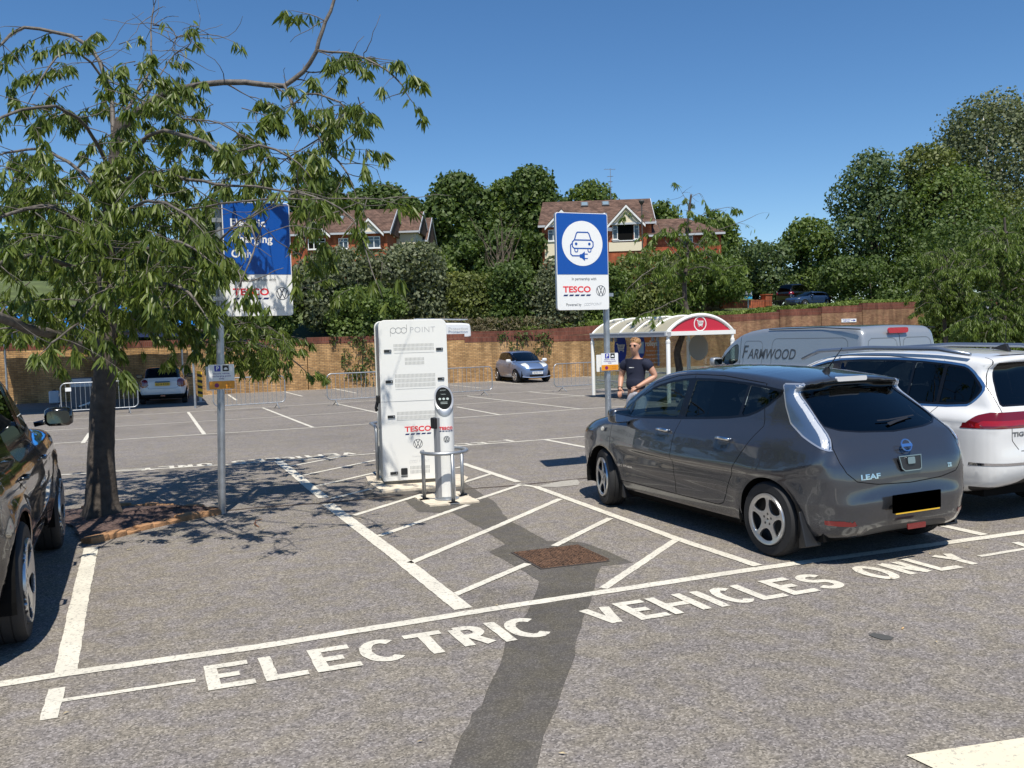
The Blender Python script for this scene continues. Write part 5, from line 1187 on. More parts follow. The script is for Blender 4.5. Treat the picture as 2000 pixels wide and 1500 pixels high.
for z in (.50, .85): b = MB(); b.tube([(.09, .3, z), (.09, LY - .1, z)], .022, 8); b.build('buffer_rail', [mat('rail_grey', (.20, .21, .22), .5)], t)
# direction plate on the long wall, lamp post on the right
p = OY(YB - .19, 1658, 623); t = thing('direction_sign', 'small white plate with a blue arrow pointing right on the long brick wall', 'sign', (p.x, YB - .18, p.z - .1)); w = OY(YB, 1673, 623).x - OY(YB, 1644, 623).x; b = MB(); b.prism(roundrect(-w / 2, -.12, w / 2, .12, .02, 3), -.02, 0, 'XZ'); o = b.build('plate', [CLEANW], t)
b = MB(); b.prism([(w * .14, -.018), (w * .30, -.018), (w * .30, -.075), (w * .45, 0), (w * .30, .075), (w * .30, .018), (w * .14, .018)], -.025, -.021, 'XZ'); put_text(b, 'Pedestrian', .11, face(-w * .17, -.022, .05), .002, .001, width=w * .5); put_text(b, 'walk way', .11, face(-w * .17, -.022, -.05), .002, .001, width=w * .42); b.build('arrow_lettering', [mat('arrow_blue', (.02, .06, .35), .5)], o)
p = GG(1934, 760); t = thing('street_lamp', 'slim grey lamp column with a white square lantern among the right hand trees', 'street lamp', Vector((p.x * 1.7, p.y * 1.7, -.28))); H = OY(p.y * 1.7, 1934, 603).z + .28
b = MB(); b.tube([(0, 0, 0), (0, 0, H)], [.07, .045], 8); b.build('column', [GALV], t); b = MB(); b.prism([(-.35, 0), (.35, .0), (.30, .12), (-.2, .16)], -.3, .3, 'XZ', M=Matrix.Translation((.15, 0, H))); b.build('lantern', [CLEANW], t, bevel=.02)
# cigarette end on the tarmac
p = G(1763, 1229); t = MB(); t.tube([(p.x - .012, p.y - .006, .007), (p.x + .012, p.y + .006, .007)], .005, 6); tagp(t.build('cigarette_end', [mat('butt', (.65, .42, .2), .8)]), 'tiny orange cigarette end lying on the open tarmac', 'litter')
p = G(503, 1022); t = MB(); t.tube([G(512, 1014), G(500, 1020) + Vector((0, 0, .02)), G(497, 1026) + Vector((0, 0, .02)), G(506, 1030)], [.004, .006, .006, .009], 5); tagp(t.build('fallen_twig', [mat('twig', (.14, .06, .03), .8)]), 'curved brown twig fallen right of the text sign post', 'twig')
def shell_of(sp):
    (x0, x1), w, zt = sp['x'], sp['w'], sp['top']
    return Shell(make_field(sp), (x0 - .09, -w - .09, sp.get('zlo', .12) - .06), (x1 + .09, w + .09, zt + .1), sp['h'])
GAP = mat('shut_gap', (.004, .004, .004), .9, spec=.1)
PRIV = glassmat('privacy_glass', (.05, .055, .06), .5)
CLEARG = glassmat('clear_glass', (.80, .92, .88), .18)
WIND = glassmat('windscreen_glass', (.45, .55, .52), .35)
LENS = mat('lamp_lens', (.50, .53, .58), .08, metal=.6, coat=1)
REDL = mat('red_lens', (.17, .005, .006), .1, coat=1, spec=.8)
def under_box(parent, x0, x1, w, z0, z1, archs):
    b = MB(); b.box(((x0 + x1) / 2, 0, (z0 + z1) / 2), (x1 - x0, 2 * w, z1 - z0))
    for (ax, az, ar, yo) in archs:
        for s in (-1, 1): arch_liner(b, ax, az, ar, s * .45, s * yo)
    return b.build('underbody', [DARK], parent)
def grey_hatchback():
    sp = dict(x=(-.76, 3.66), w=.91, top=1.57, h=.034,
        side_low=[(-.55, .22), (.2, .19), (2.6, .18), (3.35, .20), (3.56, .26), (3.65, .42), (3.65, .58), (3.56, .74), (3.30, .88), (2.95, 1.0), (2.5, 1.06), (1.5, 1.05),
                  (.6, 1.08), (0, 1.11), (-.35, 1.08), (-.55, 1.0), (-.655, .86), (-.69, .73), (-.70, .62), (-.755, .55), (-.76, .42), (-.70, .29)],
        side_gh=[(-.45, .85), (-.53, 1.03), (-.44, 1.12), (-.20, 1.285), (-.01, 1.405), (-.08, 1.445), (-.07, 1.475), (.10, 1.50), (.6, 1.545), (1.2, 1.56), (1.7, 1.545),
                 (2.05, 1.465), (2.5, 1.25), (2.95, 1.02), (2.98, .9), (2.0, .8), (.5, .8)],
        plan_low=[(-.76, 0), (-.755, .35), (-.71, .60), (-.56, .79), (-.2, .875), (.5, .885), (1.5, .888), (2.4, .888), (2.9, .875), (3.25, .81), (3.5, .63), (3.62, .35), (3.66, 0)],
        sect=[(.18, -.10), (.26, -.055), (.34, -.03), (.42, -.022), (.5, -.006), (.7, 0), (.82, -.006), (.92, -.03), (1.0, -.07), (1.1, -.14), (1.2, -.2)],
        Wg=[(-.5, .70), (-.2, .735), (.1, .762), (1.0, .778), (2.0, .775), (2.5, .70), (2.9, .5)], tumble=.42, zb=1.05,
        wheels=[(0, .316, .34), (2.70, .316, .34)], crown=.13, r=(.12, .06, .09), flare=.014,
        creases=[(.47, .05, .008, .35, 2.4)])
    s = shell_of(sp); FL = make_field(sp)
    DLO = chaikin([(2.66, .985), (2.30, 1.205), (1.95, 1.35), (1.6, 1.43), (1.2, 1.455), (.6, 1.44), (.16, 1.395), (.02, 1.375), (.24, 1.20), (.46, 1.12), (1.2, 1.06), (2.0, 1.015)], 1)
    dl = side(DLO)
    isr = lambda C, N: (C[:, 0] < .3) & (N[:, 0] < -.10)
    FD = [(1.33, .33), (2.36, .33), (2.47, .42), (2.50, .6), (2.52, .98), (2.30, 1.20), (1.95, 1.38), (1.6, 1.462), (1.33, 1.482)]
    RD = [(1.33, .33), (1.33, 1.482), (.9, 1.48), (.30, 1.43), (.24, 1.25), (.16, 1.08), (.34, .80), (.46, .62), (.60, .36), (.68, .33)]
    low = lambda C, N: (np.abs(N[:, 1]) > .3)
    s.region('under', lambda V: V[:, 2] - .235, lambda C, N: N[:, 2] < -.35)
    for (ax, az, ar) in [(0, .316, .352), (2.70, .316, .352)]:
        s.region('void', circ(ax, az, ar), lambda C, N: np.abs(C[:, 1]) > .5)
    s.region('gap', side(FD), low, ['body'], .0035); s.region('front_door', side(FD), low, ['gap'], -.0035)
    s.region('gap', side(RD), low, ['body'], .0035); s.region('rear_door', side(RD), low, ['gap'], -.0035)
    al = ['body', 'gap', 'front_door', 'rear_door']
    s.region('trim', dl, low, al)
    def pane(x0, x1, off=.022):
        return lambda V: np.maximum(np.maximum(dl(V) + off, x0 - V[:, 0]), V[:, 0] - x1)
    s.region('front_pane', pane(1.40, 2.30), low, ['trim']); s.region('front_quarter', pane(2.36, 3), low, ['trim'])
    s.region('rear_pane', pane(.53, 1.29), low, ['trim']); s.region('rear_quarter', pane(0, .49), low, ['trim'])
    # windscreen and rear window
    s.region('screen', lambda V: sdpoly(np.abs(V[:, 1]), V[:, 0], [(-1, 1.80), (.50, 1.78), (.60, 2.0), (.665, 2.42), (.56, 2.84), (.3, 2.93), (-1, 2.95)]),
             lambda C, N: (N[:, 0] > .15) & (C[:, 2] > .98) & (N[:, 2] > .3), ['body'])
    RG = [(-1, 1.41), (.49, 1.40), (.54, 1.29), (.60, 1.16), (.605, 1.11), (.52, 1.08), (.36, 1.062), (.0, 1.045), (-1, 1.045)]
    TL = [(.455, 1.425), (.60, 1.425), (.66, 1.2), (.715, 1.08), (.775, .98), (.79, .90), (.70, .875), (.63, .99), (.555, 1.10), (.50, 1.28)]
    TG = [(-1, 1.42), (.53, 1.42), (.62, 1.14), (.64, 1.07), (.675, .95), (.665, .84), (.63, .76), (.55, .69), (.35, .655), (0, .64), (-1, .64)]
    s.region('gap', rearv(TG), isr, ['body'], .0035); s.region('tailgate', rearv(TG), isr, ['gap'], -.0035)
    s.region('rtrim', rearv(RG), isr, ['tailgate', 'gap', 'body'], .012); s.region('rear_window', rearv(RG), isr, ['rtrim'])
    TLo = [(.525, 1.43), (.80, 1.43), (.80, 1.2), (.82, 1.08), (.86, .98), (.86, .83), (.77, .835), (.735, .868), (.69, .96), (.65, 1.06), (.63, 1.13), (.575, 1.28)]
    SP = side([(.105, 1.50), (.085, 1.42), (-.015, 1.25), (-.12, 1.12), (-.30, 1.03), (-.52, .945), (-.70, .865), (-.9, .80), (-1, .80), (-1, 1.5)])
    tl = lambda V: np.maximum(rearv(TLo)(V), SP(V)); bk = lambda C, N: C[:, 0] < .25
    s.region('lampedge', tl, bk, ['body', 'gap', 'tailgate', 'rtrim'], .007)
    s.region('tail_lamp', tl, bk, ['lampedge'], -.004)
    TI = [(.542, 1.415), (.578, 1.415), (.625, 1.28), (.675, 1.13), (.70, 1.06), (.745, .97), (.775, .90), (.74, .888), (.70, .97), (.66, 1.06), (.64, 1.13), (.588, 1.28)]
    s.region('lamp_led', rearv(TI), lambda C, N: C[:, 0] < .25, ['tail_lamp'])
    # front lamps, lower bumper recesses
    HL = [(3.40, .72), (3.28, .93), (2.98, 1.06), (2.86, 1.07), (3.0, .98), (3.22, .80)]
    s.region('head_lamp', side(HL), lambda C, N: (np.abs(C[:, 1]) > .42), ['body'])
    s.region('reflector', rearv([(.56, .335), (.74, .345), (.76, .365), (.74, .385), (.56, .372)]), isr, ['body'])
    s.region('diffuser', rearv([(-1, .215), (.52, .215), (.42, .30), (.3, .315), (-1, .315)]), isr, ['body'])
    car = thing('parked_car', 'metallic dark grey hatchback parked beside the hatched bay, tail towards us', 'car', (5.69, 6.05, 0), math.atan2(1, -.03))
    PA = mat('gunmetal_paint', (.088, .094, .106), .25, metal=.74, coat=1.0)
    s.part('body', ['body', 'gap', 'under', 'diffuser'], [PA, GAP, DARK, mat('diffuser_grey', (.05, .05, .052), .5)], car)
    d1 = s.part('front_door', ['front_door'], [PA], car); d2 = s.part('rear_door', ['rear_door'], [PA], car)
    [s.part('window_trim', [q], [mat('gloss_black', (.006, .006, .007), .12)], car) for q in ('trim', 'rtrim')]
    s.part('front_window', ['front_pane'], [CLEARG], car, .005); s.part('quarter_window', ['front_quarter'], [CLEARG], car, .005)
    s.part('rear_side_window', ['rear_pane'], [PRIV], car, .005); s.part('rear_quarter_window', ['rear_quarter'], [PRIV], car, .005)
    s.part('windscreen', ['screen'], [WIND], car, .004)
    tg = s.part('tailgate', ['tailgate'], [PA], car)
    s.part('rear_window', ['rear_window'], [PRIV], car, .004)
    s.part('tail_lamp', ['tail_lamp', 'lampedge', 'lamp_led'], [mat('lamp_blue', (.10, .16, .26), .12, metal=.5, coat=1), LENS, mat('lamp_led', (.42, .45, .50), .2, coat=1, bump=.5, bscale=60)], car, -.004)
    s.part('headlight', ['head_lamp'], [LENS], car, -.004)
    s.part('rear_reflector', ['reflector'], [REDL], car, -.003)
    under_box(car, -.5, 3.3, .74, .20, .50, [(0, .316, .372, .87), (2.70, .316, .372, .87)])
    st = dict(n=5, kind='window', rot=.25)
    for (x, y, stc) in ((0, .775, 0), (0, -.775, 0), (2.70, .765, -.26), (2.70, -.765, -.26)):
        make_wheel(car, x, y, .316, .205, st, 1 if y > 0 else -1, stc, rr=.226)
    interior(car, 3, .72, .3, .97, 2.25, (1.55, .62))
    # folded sunshade card and sticker behind the windscreen
    b = MB(); b.add([(2.62, -.15, 1.02), (2.42, .12, 1.0), (2.28, .10, 1.17), (2.46, -.18, 1.20)], [(0, 1, 2, 3)]); b.build('paper_notice', [mat('notice', (.55, .55, .48), .8)], car)
    # mud flaps
    for s_ in (-1, 1):
        b = MB(); b.prism([(-.44, .16), (-.355, .14), (-.345, .42), (-.36, .44)], s_ * .70, s_ * .86, 'XZ'); b.build('mud_flap', [BLACK], car, bevel=.01)
        b = MB(); b.prism([(2.28, .14), (2.34, .15), (2.345, .40), (2.33, .41)], s_ * .70, s_ * .86, 'XZ'); b.build('mud_flap', [BLACK], car, bevel=.01)
    # handles
    for (hx, dr) in ((1.50, d1), (.56, d2)):
        for s_ in (-1, 1):
            b = MB(); y = s_ * .873
            b.tube([(hx - .09, y - s_ * .01, .945), (hx - .08, y + s_ * .022, .945), (hx, y + s_ * .03, .948), (hx + .08, y + s_ * .024, .945), (hx + .10, y - s_ * .01, .942)], [.012, .015, .016, .015, .012], 8)
            b.build('door_handle', [CHROME], dr, smooth=True)
    # mirrors
    for s_ in (-1, 1):
        b = MB(); softbox(b, (2.24, s_ * .93, 1.035), (.15, .24, .16), .55)
        b.tube([(2.26, s_ * .80, .98), (2.26, s_ * .88, 1.0)], .025, 8)
        m = b.build('wing_mirror', [PA], car, smooth=True)
        g = MB(); g.prism(roundrect(s_ * .93 - .095, .975, s_ * .93 + .095, 1.095, .03), 2.158, 2.166, 'YZ'); g.build('mirror_glass', [mat('mirror', (.8, .85, .85), .02, metal=1)], m)
    # wiper, aerial, badge, handle recess, lettering, plate
    b = MB(); b.tube([(-.50, .02, 1.11), (-.48, -.10, 1.135), (-.45, -.26, 1.15)], [.016, .012, .007], 6); b.tube([(-.45, .10, 1.13), (-.46, -.02, 1.14), (-.44, -.24, 1.155), (-.42, -.36, 1.16)], .008, 5)
    decal(b.build('rear_wiper', [BLACK], car), FL, .014)
    b = MB(); b.tube([(.22, 0, 1.50), (.20, 0, 1.545)], [.04, .02], 10); b.tube([(.20, 0, 1.54), (.03, 0, 1.72)], [.006, .003], 6); b.build('aerial', [BLACK], car)
    BM = lambda x, y, z, til=0: Matrix.Translation((x, y, z)) @ Matrix.Rotation(-PI / 2, 4, 'Z') @ Matrix.Rotation(til, 4, 'X') @ XZ
    M = BM(-.648, 0, .935, -.35)
    b = MB(); b.tube([M @ Vector((.052 * math.cos(a), .048 * math.sin(a), .004)) for a in np.linspace(0, 2 * PI, 25)], .0065, 6)
    b.prism(roundrect(-.06, -.012, .06, .012, .004, 2), 0, .010, 'XY', M); b.build('badge', [mat('badge_blue', (.25, .45, .75), .12, metal=.9)], tg)
    M = BM(-.688, 0, .80, -.14)
    b = MB(); b.prism([(-.12, .055), (.12, .055), (.11, -.05), (.09, -.062), (-.07, -.062), (-.10, -.04)], -.01, .004, 'XY', M); b.cur = 1
    ribbon(b, [(-.12, .055), (.12, .055), (.11, -.05), (.09, -.062), (-.07, -.062), (-.10, -.04)], .008, .0, .009, M, closed=True)
    b.prism(roundrect(-.04, -.01, .04, .045, .01, 3), .004, .018, 'XY', M)
    b.build('tailgate_handle', [mat('recess', (.02, .02, .022), .3), mat('dark_chrome', (.35, .36, .38), .12, metal=1)], tg)
    b = MB(); put_text(b, 'LEAF', .060, BM(-.72, .42, .725, -.05), .0, .002, width=.20); decal(b.build('model_lettering', [CHROME], tg), FL, .003)
    b = MB(); put_text(b, 'ZE', .045, BM(-.70, -.47, .745, -.05), .0, .002); decal(b.build('emission_lettering', [CHROME], tg), FL, .003)
    b = MB(); put_text(b, 'zero emission', .05, Matrix.Translation((2.22, .892, .50)) @ Matrix.Rotation(PI, 4, 'Z') @ XZ, .0, .001, width=.26); decal(b.build('side_lettering', [CHROME], d1), FL, .003)
    p = MB(); p.prism(roundrect(-.262, -.072, .262, .072, .006, 2), 0, .012, 'XY', BM(-.765, .02, .50)); p.cur = 1
    p.prism(roundrect(-.235, -.083, .250, -.0725, .004, 2), 0, .012, 'XY', BM(-.765, .02, .50)); p.build('number_plate', [mat('plate_black', (.0, .0, .0), .9, spec=0), mat('plate_yellow', (.75, .45, .03), .4)], car)
    b = MB(); b.prism(roundrect(-.10, -.022, .10, .022, .01), 0, .01, 'XY', BM(-.742, 0, .30)); b.build('fog_lamp', [REDL], car)
    b = MB(); b.prism(roundrect(-.17, -.02, .17, .02, .015), 0, .03, 'XY', BM(-.055, 0, 1.458)); b.build('brake_light', [mat('brake_clear', (.6, .6, .6), .2, coat=1)], car)
    b = MB(); b.tube([(2.66, .884, .86), (2.66, .897, .86)], [.026, .022], 14); b.build('side_repeater', [mat('repeater', (.7, .68, .62), .15, metal=.5, coat=1)], car)
    return car
LEAFCAR = grey_hatchback()
# ------------------------------------------------------------------ the other vehicles
def generic_car(label, group, loc, heading, sp, cfg):
    """cfg: colours, door outlines, glass outlines, lamps; every panel is cut from one smooth body"""
    s = shell_of(sp); low = lambda C, N: np.abs(N[:, 1]) > .3; isr = lambda C, N: (C[:, 0] < sp['x'][0] + .8) & (N[:, 0] < -.12); isf = lambda C, N: (C[:, 0] > sp['x'][1] - 1.0) & (N[:, 0] > .10)
    s.region('under', lambda V: V[:, 2] - cfg.get('under', .25), lambda C, N: N[:, 2] < -.35)
    for (ax, az, ar) in cfg['arch']: s.region('void', circ(ax, az, ar), lambda C, N: np.abs(C[:, 1]) > .4)
    doors = []
    for i, D in enumerate(cfg.get('doors', ())):
        s.region('gap', side(D), low, ['body'], cfg.get('gapw', .004)); s.region('door%d' % i, side(D), low, ['gap'], -cfg.get('gapw', .004)); doors.append('door%d' % i)
    if 'clad' in cfg:
        s.region('clad', cfg['clad'], lambda C, N: np.ones(len(C), bool), ['body', 'gap'] + doors)
    al = ['body', 'gap'] + doors; panes = []
    if 'dlo' in cfg:
        dl = side(chaikin(cfg['dlo'], 1))
        lo2 = lambda C, N: (np.abs(C[:, 1]) > .4) & (np.abs(N[:, 1]) > .10)
        if cfg.get('chrome_line'): s.region('dlochrome', dl, lo2, al, cfg['chrome_line'])
        s.region('trim', dl, lo2, al + ['dlochrome'])
        for i, (x0, x1) in enumerate(cfg['panes']):
            s.region('pane%d' % i, lambda V, x0=x0, x1=x1: np.maximum(np.maximum(dl(V) + .02, x0 - V[:, 0]), V[:, 0] - x1), lo2, ['trim']); panes.append('pane%d' % i)
    if 'screen' in cfg: 
        s.region('screen_rim', lambda V: sdpoly(np.abs(V[:, 1]), V[:, 0], cfg['screen']), lambda C, N: (N[:, 0] > .15) & (C[:, 2] > cfg['belt']) & (N[:, 2] > .25), ['body'], .02)
        s.region('screen', lambda V: sdpoly(np.abs(V[:, 1]), V[:, 0], cfg['screen']), lambda C, N: (N[:, 0] > .15) & (C[:, 2] > cfg['belt']) & (N[:, 2] > .25), ['screen_rim'])
    if 'roofcol' in cfg: s.region('roofp', lambda V: cfg['belt'] + cfg.get('roofoff', 0) - V[:, 2], lambda C, N: np.ones(len(C), bool), ['body'])
    bodylabels = ['body'] + (['roofp'] if 'roofcol' in cfg else [])
    if 'gate' in cfg:
        s.region('gap', rearv(cfg['gate']), isr, bodylabels, cfg.get('gapw', .004)); s.region('tailgate', rearv(cfg['gate']), isr, ['gap'], -cfg.get('gapw', .004))
    rb = bodylabels + ['gap', 'tailgate']
    if 'rglass' in cfg: s.region('rtrim', rearv(cfg['rglass']), isr, rb, .018); s.region('rear_window', rearv(cfg['rglass']), isr, ['rtrim'])
    for nm in ('tail', 'tail_in', 'tstrip', 'reflector'):
        if nm in cfg: s.region(nm, cfg[nm], lambda C, N: (C[:, 0] < sp['x'][0] + .75), rb + ['tail', 'tstrip', 'clad'])
    if 'extra' in cfg: cfg['extra'](s, low, isr, isf, rb)
    for nm in ('head', 'grille', 'intake'):
        if nm in cfg: s.region(nm, cfg[nm], isf if nm != 'head' else (lambda C, N: (C[:, 0] > sp['x'][1] - 1.1) & (C[:, 2] > .4)), ['body'])
    car = thing(cfg['name'], label, cfg['cat'], loc, heading, group); PA = cfg['paint']; GB = mat('gloss_black', (.006, .006, .007), .12)
    ex = cfg.get('bodyextra', [])
    s.part('body', ['body', 'gap', 'under', 'clad'] + [e[0] for e in ex], [PA, GAP, DARK, cfg.get('cladm', BLACK)] + [e[1] for e in ex], car)
    if 'roofcol' in cfg: s.part('roof', ['roofp'], [cfg['roofcol']], car)
    for i, d in enumerate(doors): s.part('door', [d], [PA], car)
    tg = s.part('tailgate', ['tailgate'], [PA], car)
    if 'dlo' in cfg:
        for q in ('trim', 'rtrim', 'screen_rim'): s.part('window_trim', [q], [GB], car)
        if cfg.get('chrome_line'): s.part('chrome_surround', ['dlochrome'], [CHROME], car)
        for i, p in enumerate(panes): s.part('side_window', [p], [cfg['pmats'][i]], car, .004)
    else: s.part('window_trim', ['rtrim', 'screen_rim'], [GB] * 2, car)
    s.part('rear_window', ['rear_window'], [cfg.get('rgm', PRIV)], car, .004); s.part('windscreen', ['screen'], [cfg.get('wm', WIND)], car, .004)
    for nm, pn, m in (('tail', 'tail_lamp', cfg.get('tailm', REDL)), ('tail_in', 'tail_lamp_inner', cfg.get('tail_in_m', REDL)), ('tstrip', 'rear_strip', CHROME), ('reflector', 'rear_reflector', REDL), ('head', 'headlight', cfg.get('headm', LENS)), ('grille', 'grille', cfg.get('grillem', BLACK)), ('intake', 'lower_grille', BLACK)):  # inner tail lens is only a brighter red
        s.part(pn, [nm], [m], car, -.003)
    r = cfg['r']; wb = cfg['wb']; under_box(car, sp['x'][0] + .25, sp['x'][1] - .3, cfg.get('uw', .72), cfg.get('uz', .2), .55, [(0, r, r + .055, cfg['ay']), (wb, r, r + .055, cfg['ay'])])
    for x in (0, wb):
        for y in (cfg['ty'], -cfg['ty']): make_wheel(car, x, y, r, cfg.get('tw', .2), cfg['style'], 1 if y > 0 else -1, cfg.get('steer', 0) if x else 0, rr=cfg.get('rr'), detail=cfg.get('detail', True), n=36)
    if cfg.get('seats'): interior(car, 3, .7, .3, cfg['belt'] - .13, cfg['seats'][0], cfg['seats'][1])
    mx, my, mz = cfg['mirror']
    for s_ in (-1, 1):
        b = MB(); softbox(b, (mx, s_ * my, mz), (.16, .24, .17), .5); b.tube([(mx, s_ * (my - .2), mz - .06), (mx, s_ * (my - .05), mz - .03)], .025, 6); m = b.build('wing_mirror', [cfg.get('mirm', PA)], car, smooth=True)
        g_ = MB(); g_.prism(roundrect(s_ * my - .09, mz - .055, s_ * my + .09, mz + .055, .03), mx - .088, mx - .078, 'YZ'); g_.build('mirror_glass', [mat('mirror_dim', (.10, .12, .12), .05, metal=1)], m)  # dark mirror colour stands in for a dim reflection of unbuilt surroundings
    for (x, z, y) in cfg.get('handles', ()):
        for s_ in (-1, 1): b = MB(); b.tube([(x - .09, s_ * (y - .01), z), (x - .07, s_ * (y + .03), z), (x + .07, s_ * (y + .03), z), (x + .09, s_ * (y - .01), z)], .014, 6); b.build('door_handle', [cfg.get('handm', PA)], car, smooth=True)
    return car, tg, s
WPAINT = mat('white_car_paint', (.68, .685, .68), .28, coat=1.0); BPAINT = mat('black_car_paint', (.004, .004, .0045), .12, coat=1.0, spec=.8)
BM2 = lambda x, y, z, til=0: Matrix.Translation((x, y, z)) @ Matrix.Rotation(-PI / 2, 4, 'Z') @ Matrix.Rotation(til, 4, 'X') @ XZ
# ---- white SUV next to the grey hatchback
sp = dict(x=(-.90, 3.57), w=.95, top=1.66, h=.042,
    side_low=[(-.62, .34), (.2, .24), (2.6, .24), (3.3, .27), (3.5, .40), (3.56, .6), (3.54, .85), (3.40, 1.0), (2.9, 1.07), (2.4, 1.12), (1.2, 1.10), (0, 1.12), (-.6, 1.12), (-.82, 1.06), (-.86, .95), (-.85, .78), (-.90, .66), (-.90, .52), (-.80, .40)],
    side_gh=[(-.75, .9), (-.80, 1.08), (-.70, 1.22), (-.52, 1.47), (-.60, 1.55), (-.50, 1.60), (.2, 1.645), (1.0, 1.655), (1.6, 1.60), (2.0, 1.46), (2.5, 1.14), (2.55, 1.0), (1.5, .85)],
    plan_low=[(-.90, 0), (-.89, .45), (-.84, .70), (-.70, .85), (-.4, .905), (.5, .918), (2.2, .918), (2.9, .90), (3.3, .82), (3.5, .6), (3.56, .3), (3.57, 0)],
    sect=[(.24, -.06), (.34, -.03), (.5, 0), (.8, 0), (.93, -.004), (.98, -.022), (1.05, -.05), (1.15, -.10), (1.3, -.2)],
    Wg=[(-.8, .70), (-.5, .755), (0, .80), (1.2, .825), (2.0, .80), (2.5, .70)], tumble=.34, zb=1.08, wheels=[(0, .355, .40), (2.68, .355, .40)], crown=.10, r=(.10, .08, .05), flare=.012, creases=[(.955, .022, .012, -.8, 3.2)])
tdl = [(2.30, 1.15), (1.95, 1.36), (1.60, 1.485), (1.2, 1.54), (.3, 1.545), (-.30, 1.50), (-.42, 1.455), (-.55, 1.32), (-.58, 1.26), (-.52, 1.17), (-.44, 1.115), (.3, 1.105), (1.5, 1.11)]
car, tg, s = generic_car('white estate-like off-road car parked right of the grey hatchback, tail towards us', None, (8.10, 6.68, 0), PI / 2, sp, dict(name='parked_car', cat='car', paint=WPAINT, arch=[(0, .355, .415), (2.68, .355, .415)],
    doors=[[(.48, .42), (1.32, .38), (1.32, 1.58), (.60, 1.58), (-.12, 1.53), (-.20, 1.15), (-.10, .98), (.30, .85), (.42, .62)], [(1.33, .38), (2.30, .42), (2.36, 1.1), (1.9, 1.42), (1.5, 1.56), (1.33, 1.58)]],
    dlo=tdl, chrome_line=.022, panes=[(-.9, -.16), (-.12, .22), (.25, 1.26), (1.38, 2.12)], pmats=[PRIV, PRIV, PRIV, CLEARG], screen=[(-1, 1.78), (.52, 1.76), (.64, 2.0), (.72, 2.4), (.5, 2.52), (-1, 2.54)], belt=1.08,
    gate=[(-1, 1.60), (.50, 1.58), (.64, 1.30), (.66, 1.06), (.60, 1.04), (.60, .80), (.52, .70), (0, .68), (-1, .68)], rglass=[(-1, 1.50), (.46, 1.50), (.60, 1.20), (.62, 1.13), (-1, 1.12)],
    tail=lambda V: np.maximum(sdpoly(V[:, 0], V[:, 2], [(-.48, .915), (-.62, 1.035), (-.70, 1.062), (-1.2, 1.066), (-1.2, .915)]), .30 - np.abs(V[:, 1])),
    tail_in=lambda V: np.maximum(sdpoly(V[:, 0], V[:, 2], [(-.60, .935), (-.68, .985), (-1.2, .99), (-1.2, .945)]), .36 - np.abs(V[:, 1])), tailm=mat('tail_dark', (.13, .004, .006), .1, coat=1), tail_in_m=mat('tail_bright', (.30, .006, .008), .15, coat=1),
    extra=lambda s, low, isr, isf, rb: s.line('tstrip', lambda V: V[:, 2] - .58, .012, lambda C, N: C[:, 0] < -.3, lim=lambda V: V[:, 0] + .58),
    clad=lambda V: np.maximum(V[:, 2] - .36 - .18 * np.clip((.55 - np.abs(V[:, 1])) / .3, 0, 1) * (V[:, 0] < -.5), V[:, 0] + .55),
    style=dict(n=5, kind='twin'), r=.355, rr=.245, tw=.235, wb=2.68, ty=.79, ay=.895, uw=.75, uz=.26, mirror=(2.12, .98, 1.14), seats=(2.1, (1.5, .55)), handles=[(1.5, .93, .90), (.42, .94, .905)], rgm=PRIV))
b = MB()
for s_ in (-1, 1):
    b.tube([(2.0, s_ * .60, 1.53), (1.7, s_ * .615, 1.625), (.9, s_ * .625, 1.665), (.0, s_ * .615, 1.655), (-.38, s_ * .60, 1.60)], [.018, .024, .024, .024, .018], 8)
b.build('roof_rail', [mat('rail_silver', (.30, .34, .40), .3, metal=.8)], car, smooth=True)
b = MB(); b.prism([(-.34, 1.61), (-.14, 1.64), (-.24, 1.675), (-.30, 1.69)], -.018, .018, 'XZ'); b.tube([(-.28, 0, 1.68), (-.30, 0, 1.90)], .004, 5); b.build('aerial', [BLACK], car, bevel=.008)
b = MB(); put_text(b, 'TIGUAN', .062, BM2(-.90, .44, .855, 0), 0, .002, width=.32); decal(b.build('model_lettering', [mat('badge_dark', (.10, .105, .11), .3)], tg), make_field(sp), .003)
# ---- big black off-road car at the left edge
sp = dict(x=(-.95, 3.88), w=1.02, top=1.80, h=.048,
    side_low=[(-.75, .36), (.2, .28), (2.9, .28), (3.6, .32), (3.84, .5), (3.88, .75), (3.80, 1.02), (3.5, 1.13), (2.8, 1.20), (2.4, 1.22), (1.2, 1.18), (0, 1.20), (-.75, 1.2), (-.92, 1.05), (-.95, .75), (-.9, .5)],
    side_gh=[(-.75, 1.0), (-.80, 1.2), (-.62, 1.6), (-.55, 1.70), (.2, 1.77), (1.0, 1.80), (1.6, 1.77), (2.0, 1.64), (2.65, 1.24), (2.75, 1.1), (1.5, .9)],
    plan_low=[(-.95, 0), (-.94, .55), (-.86, .8), (-.5, .95), (.5, .985), (2.4, .985), (3.1, .97), (3.55, .86), (3.8, .6), (3.88, 0)],
    sect=[(.28, -.09), (.40, -.05), (.55, -.02), (.8, 0), (1.02, -.012), (1.12, -.045), (1.22, -.10), (1.36, -.2)],
    Wg=[(-.7, .74), (-.3, .81), (.5, .87), (1.6, .88), (2.2, .84), (2.7, .68)], tumble=.36, zb=1.18, wheels=[(0, .39, .44), (2.92, .39, .44)], crown=.08, r=(.10, .08, .05), flare=.026, creases=[(.48, .07, .025, .45, 2.5), (.96, .03, .010, -.5, 3.2)])
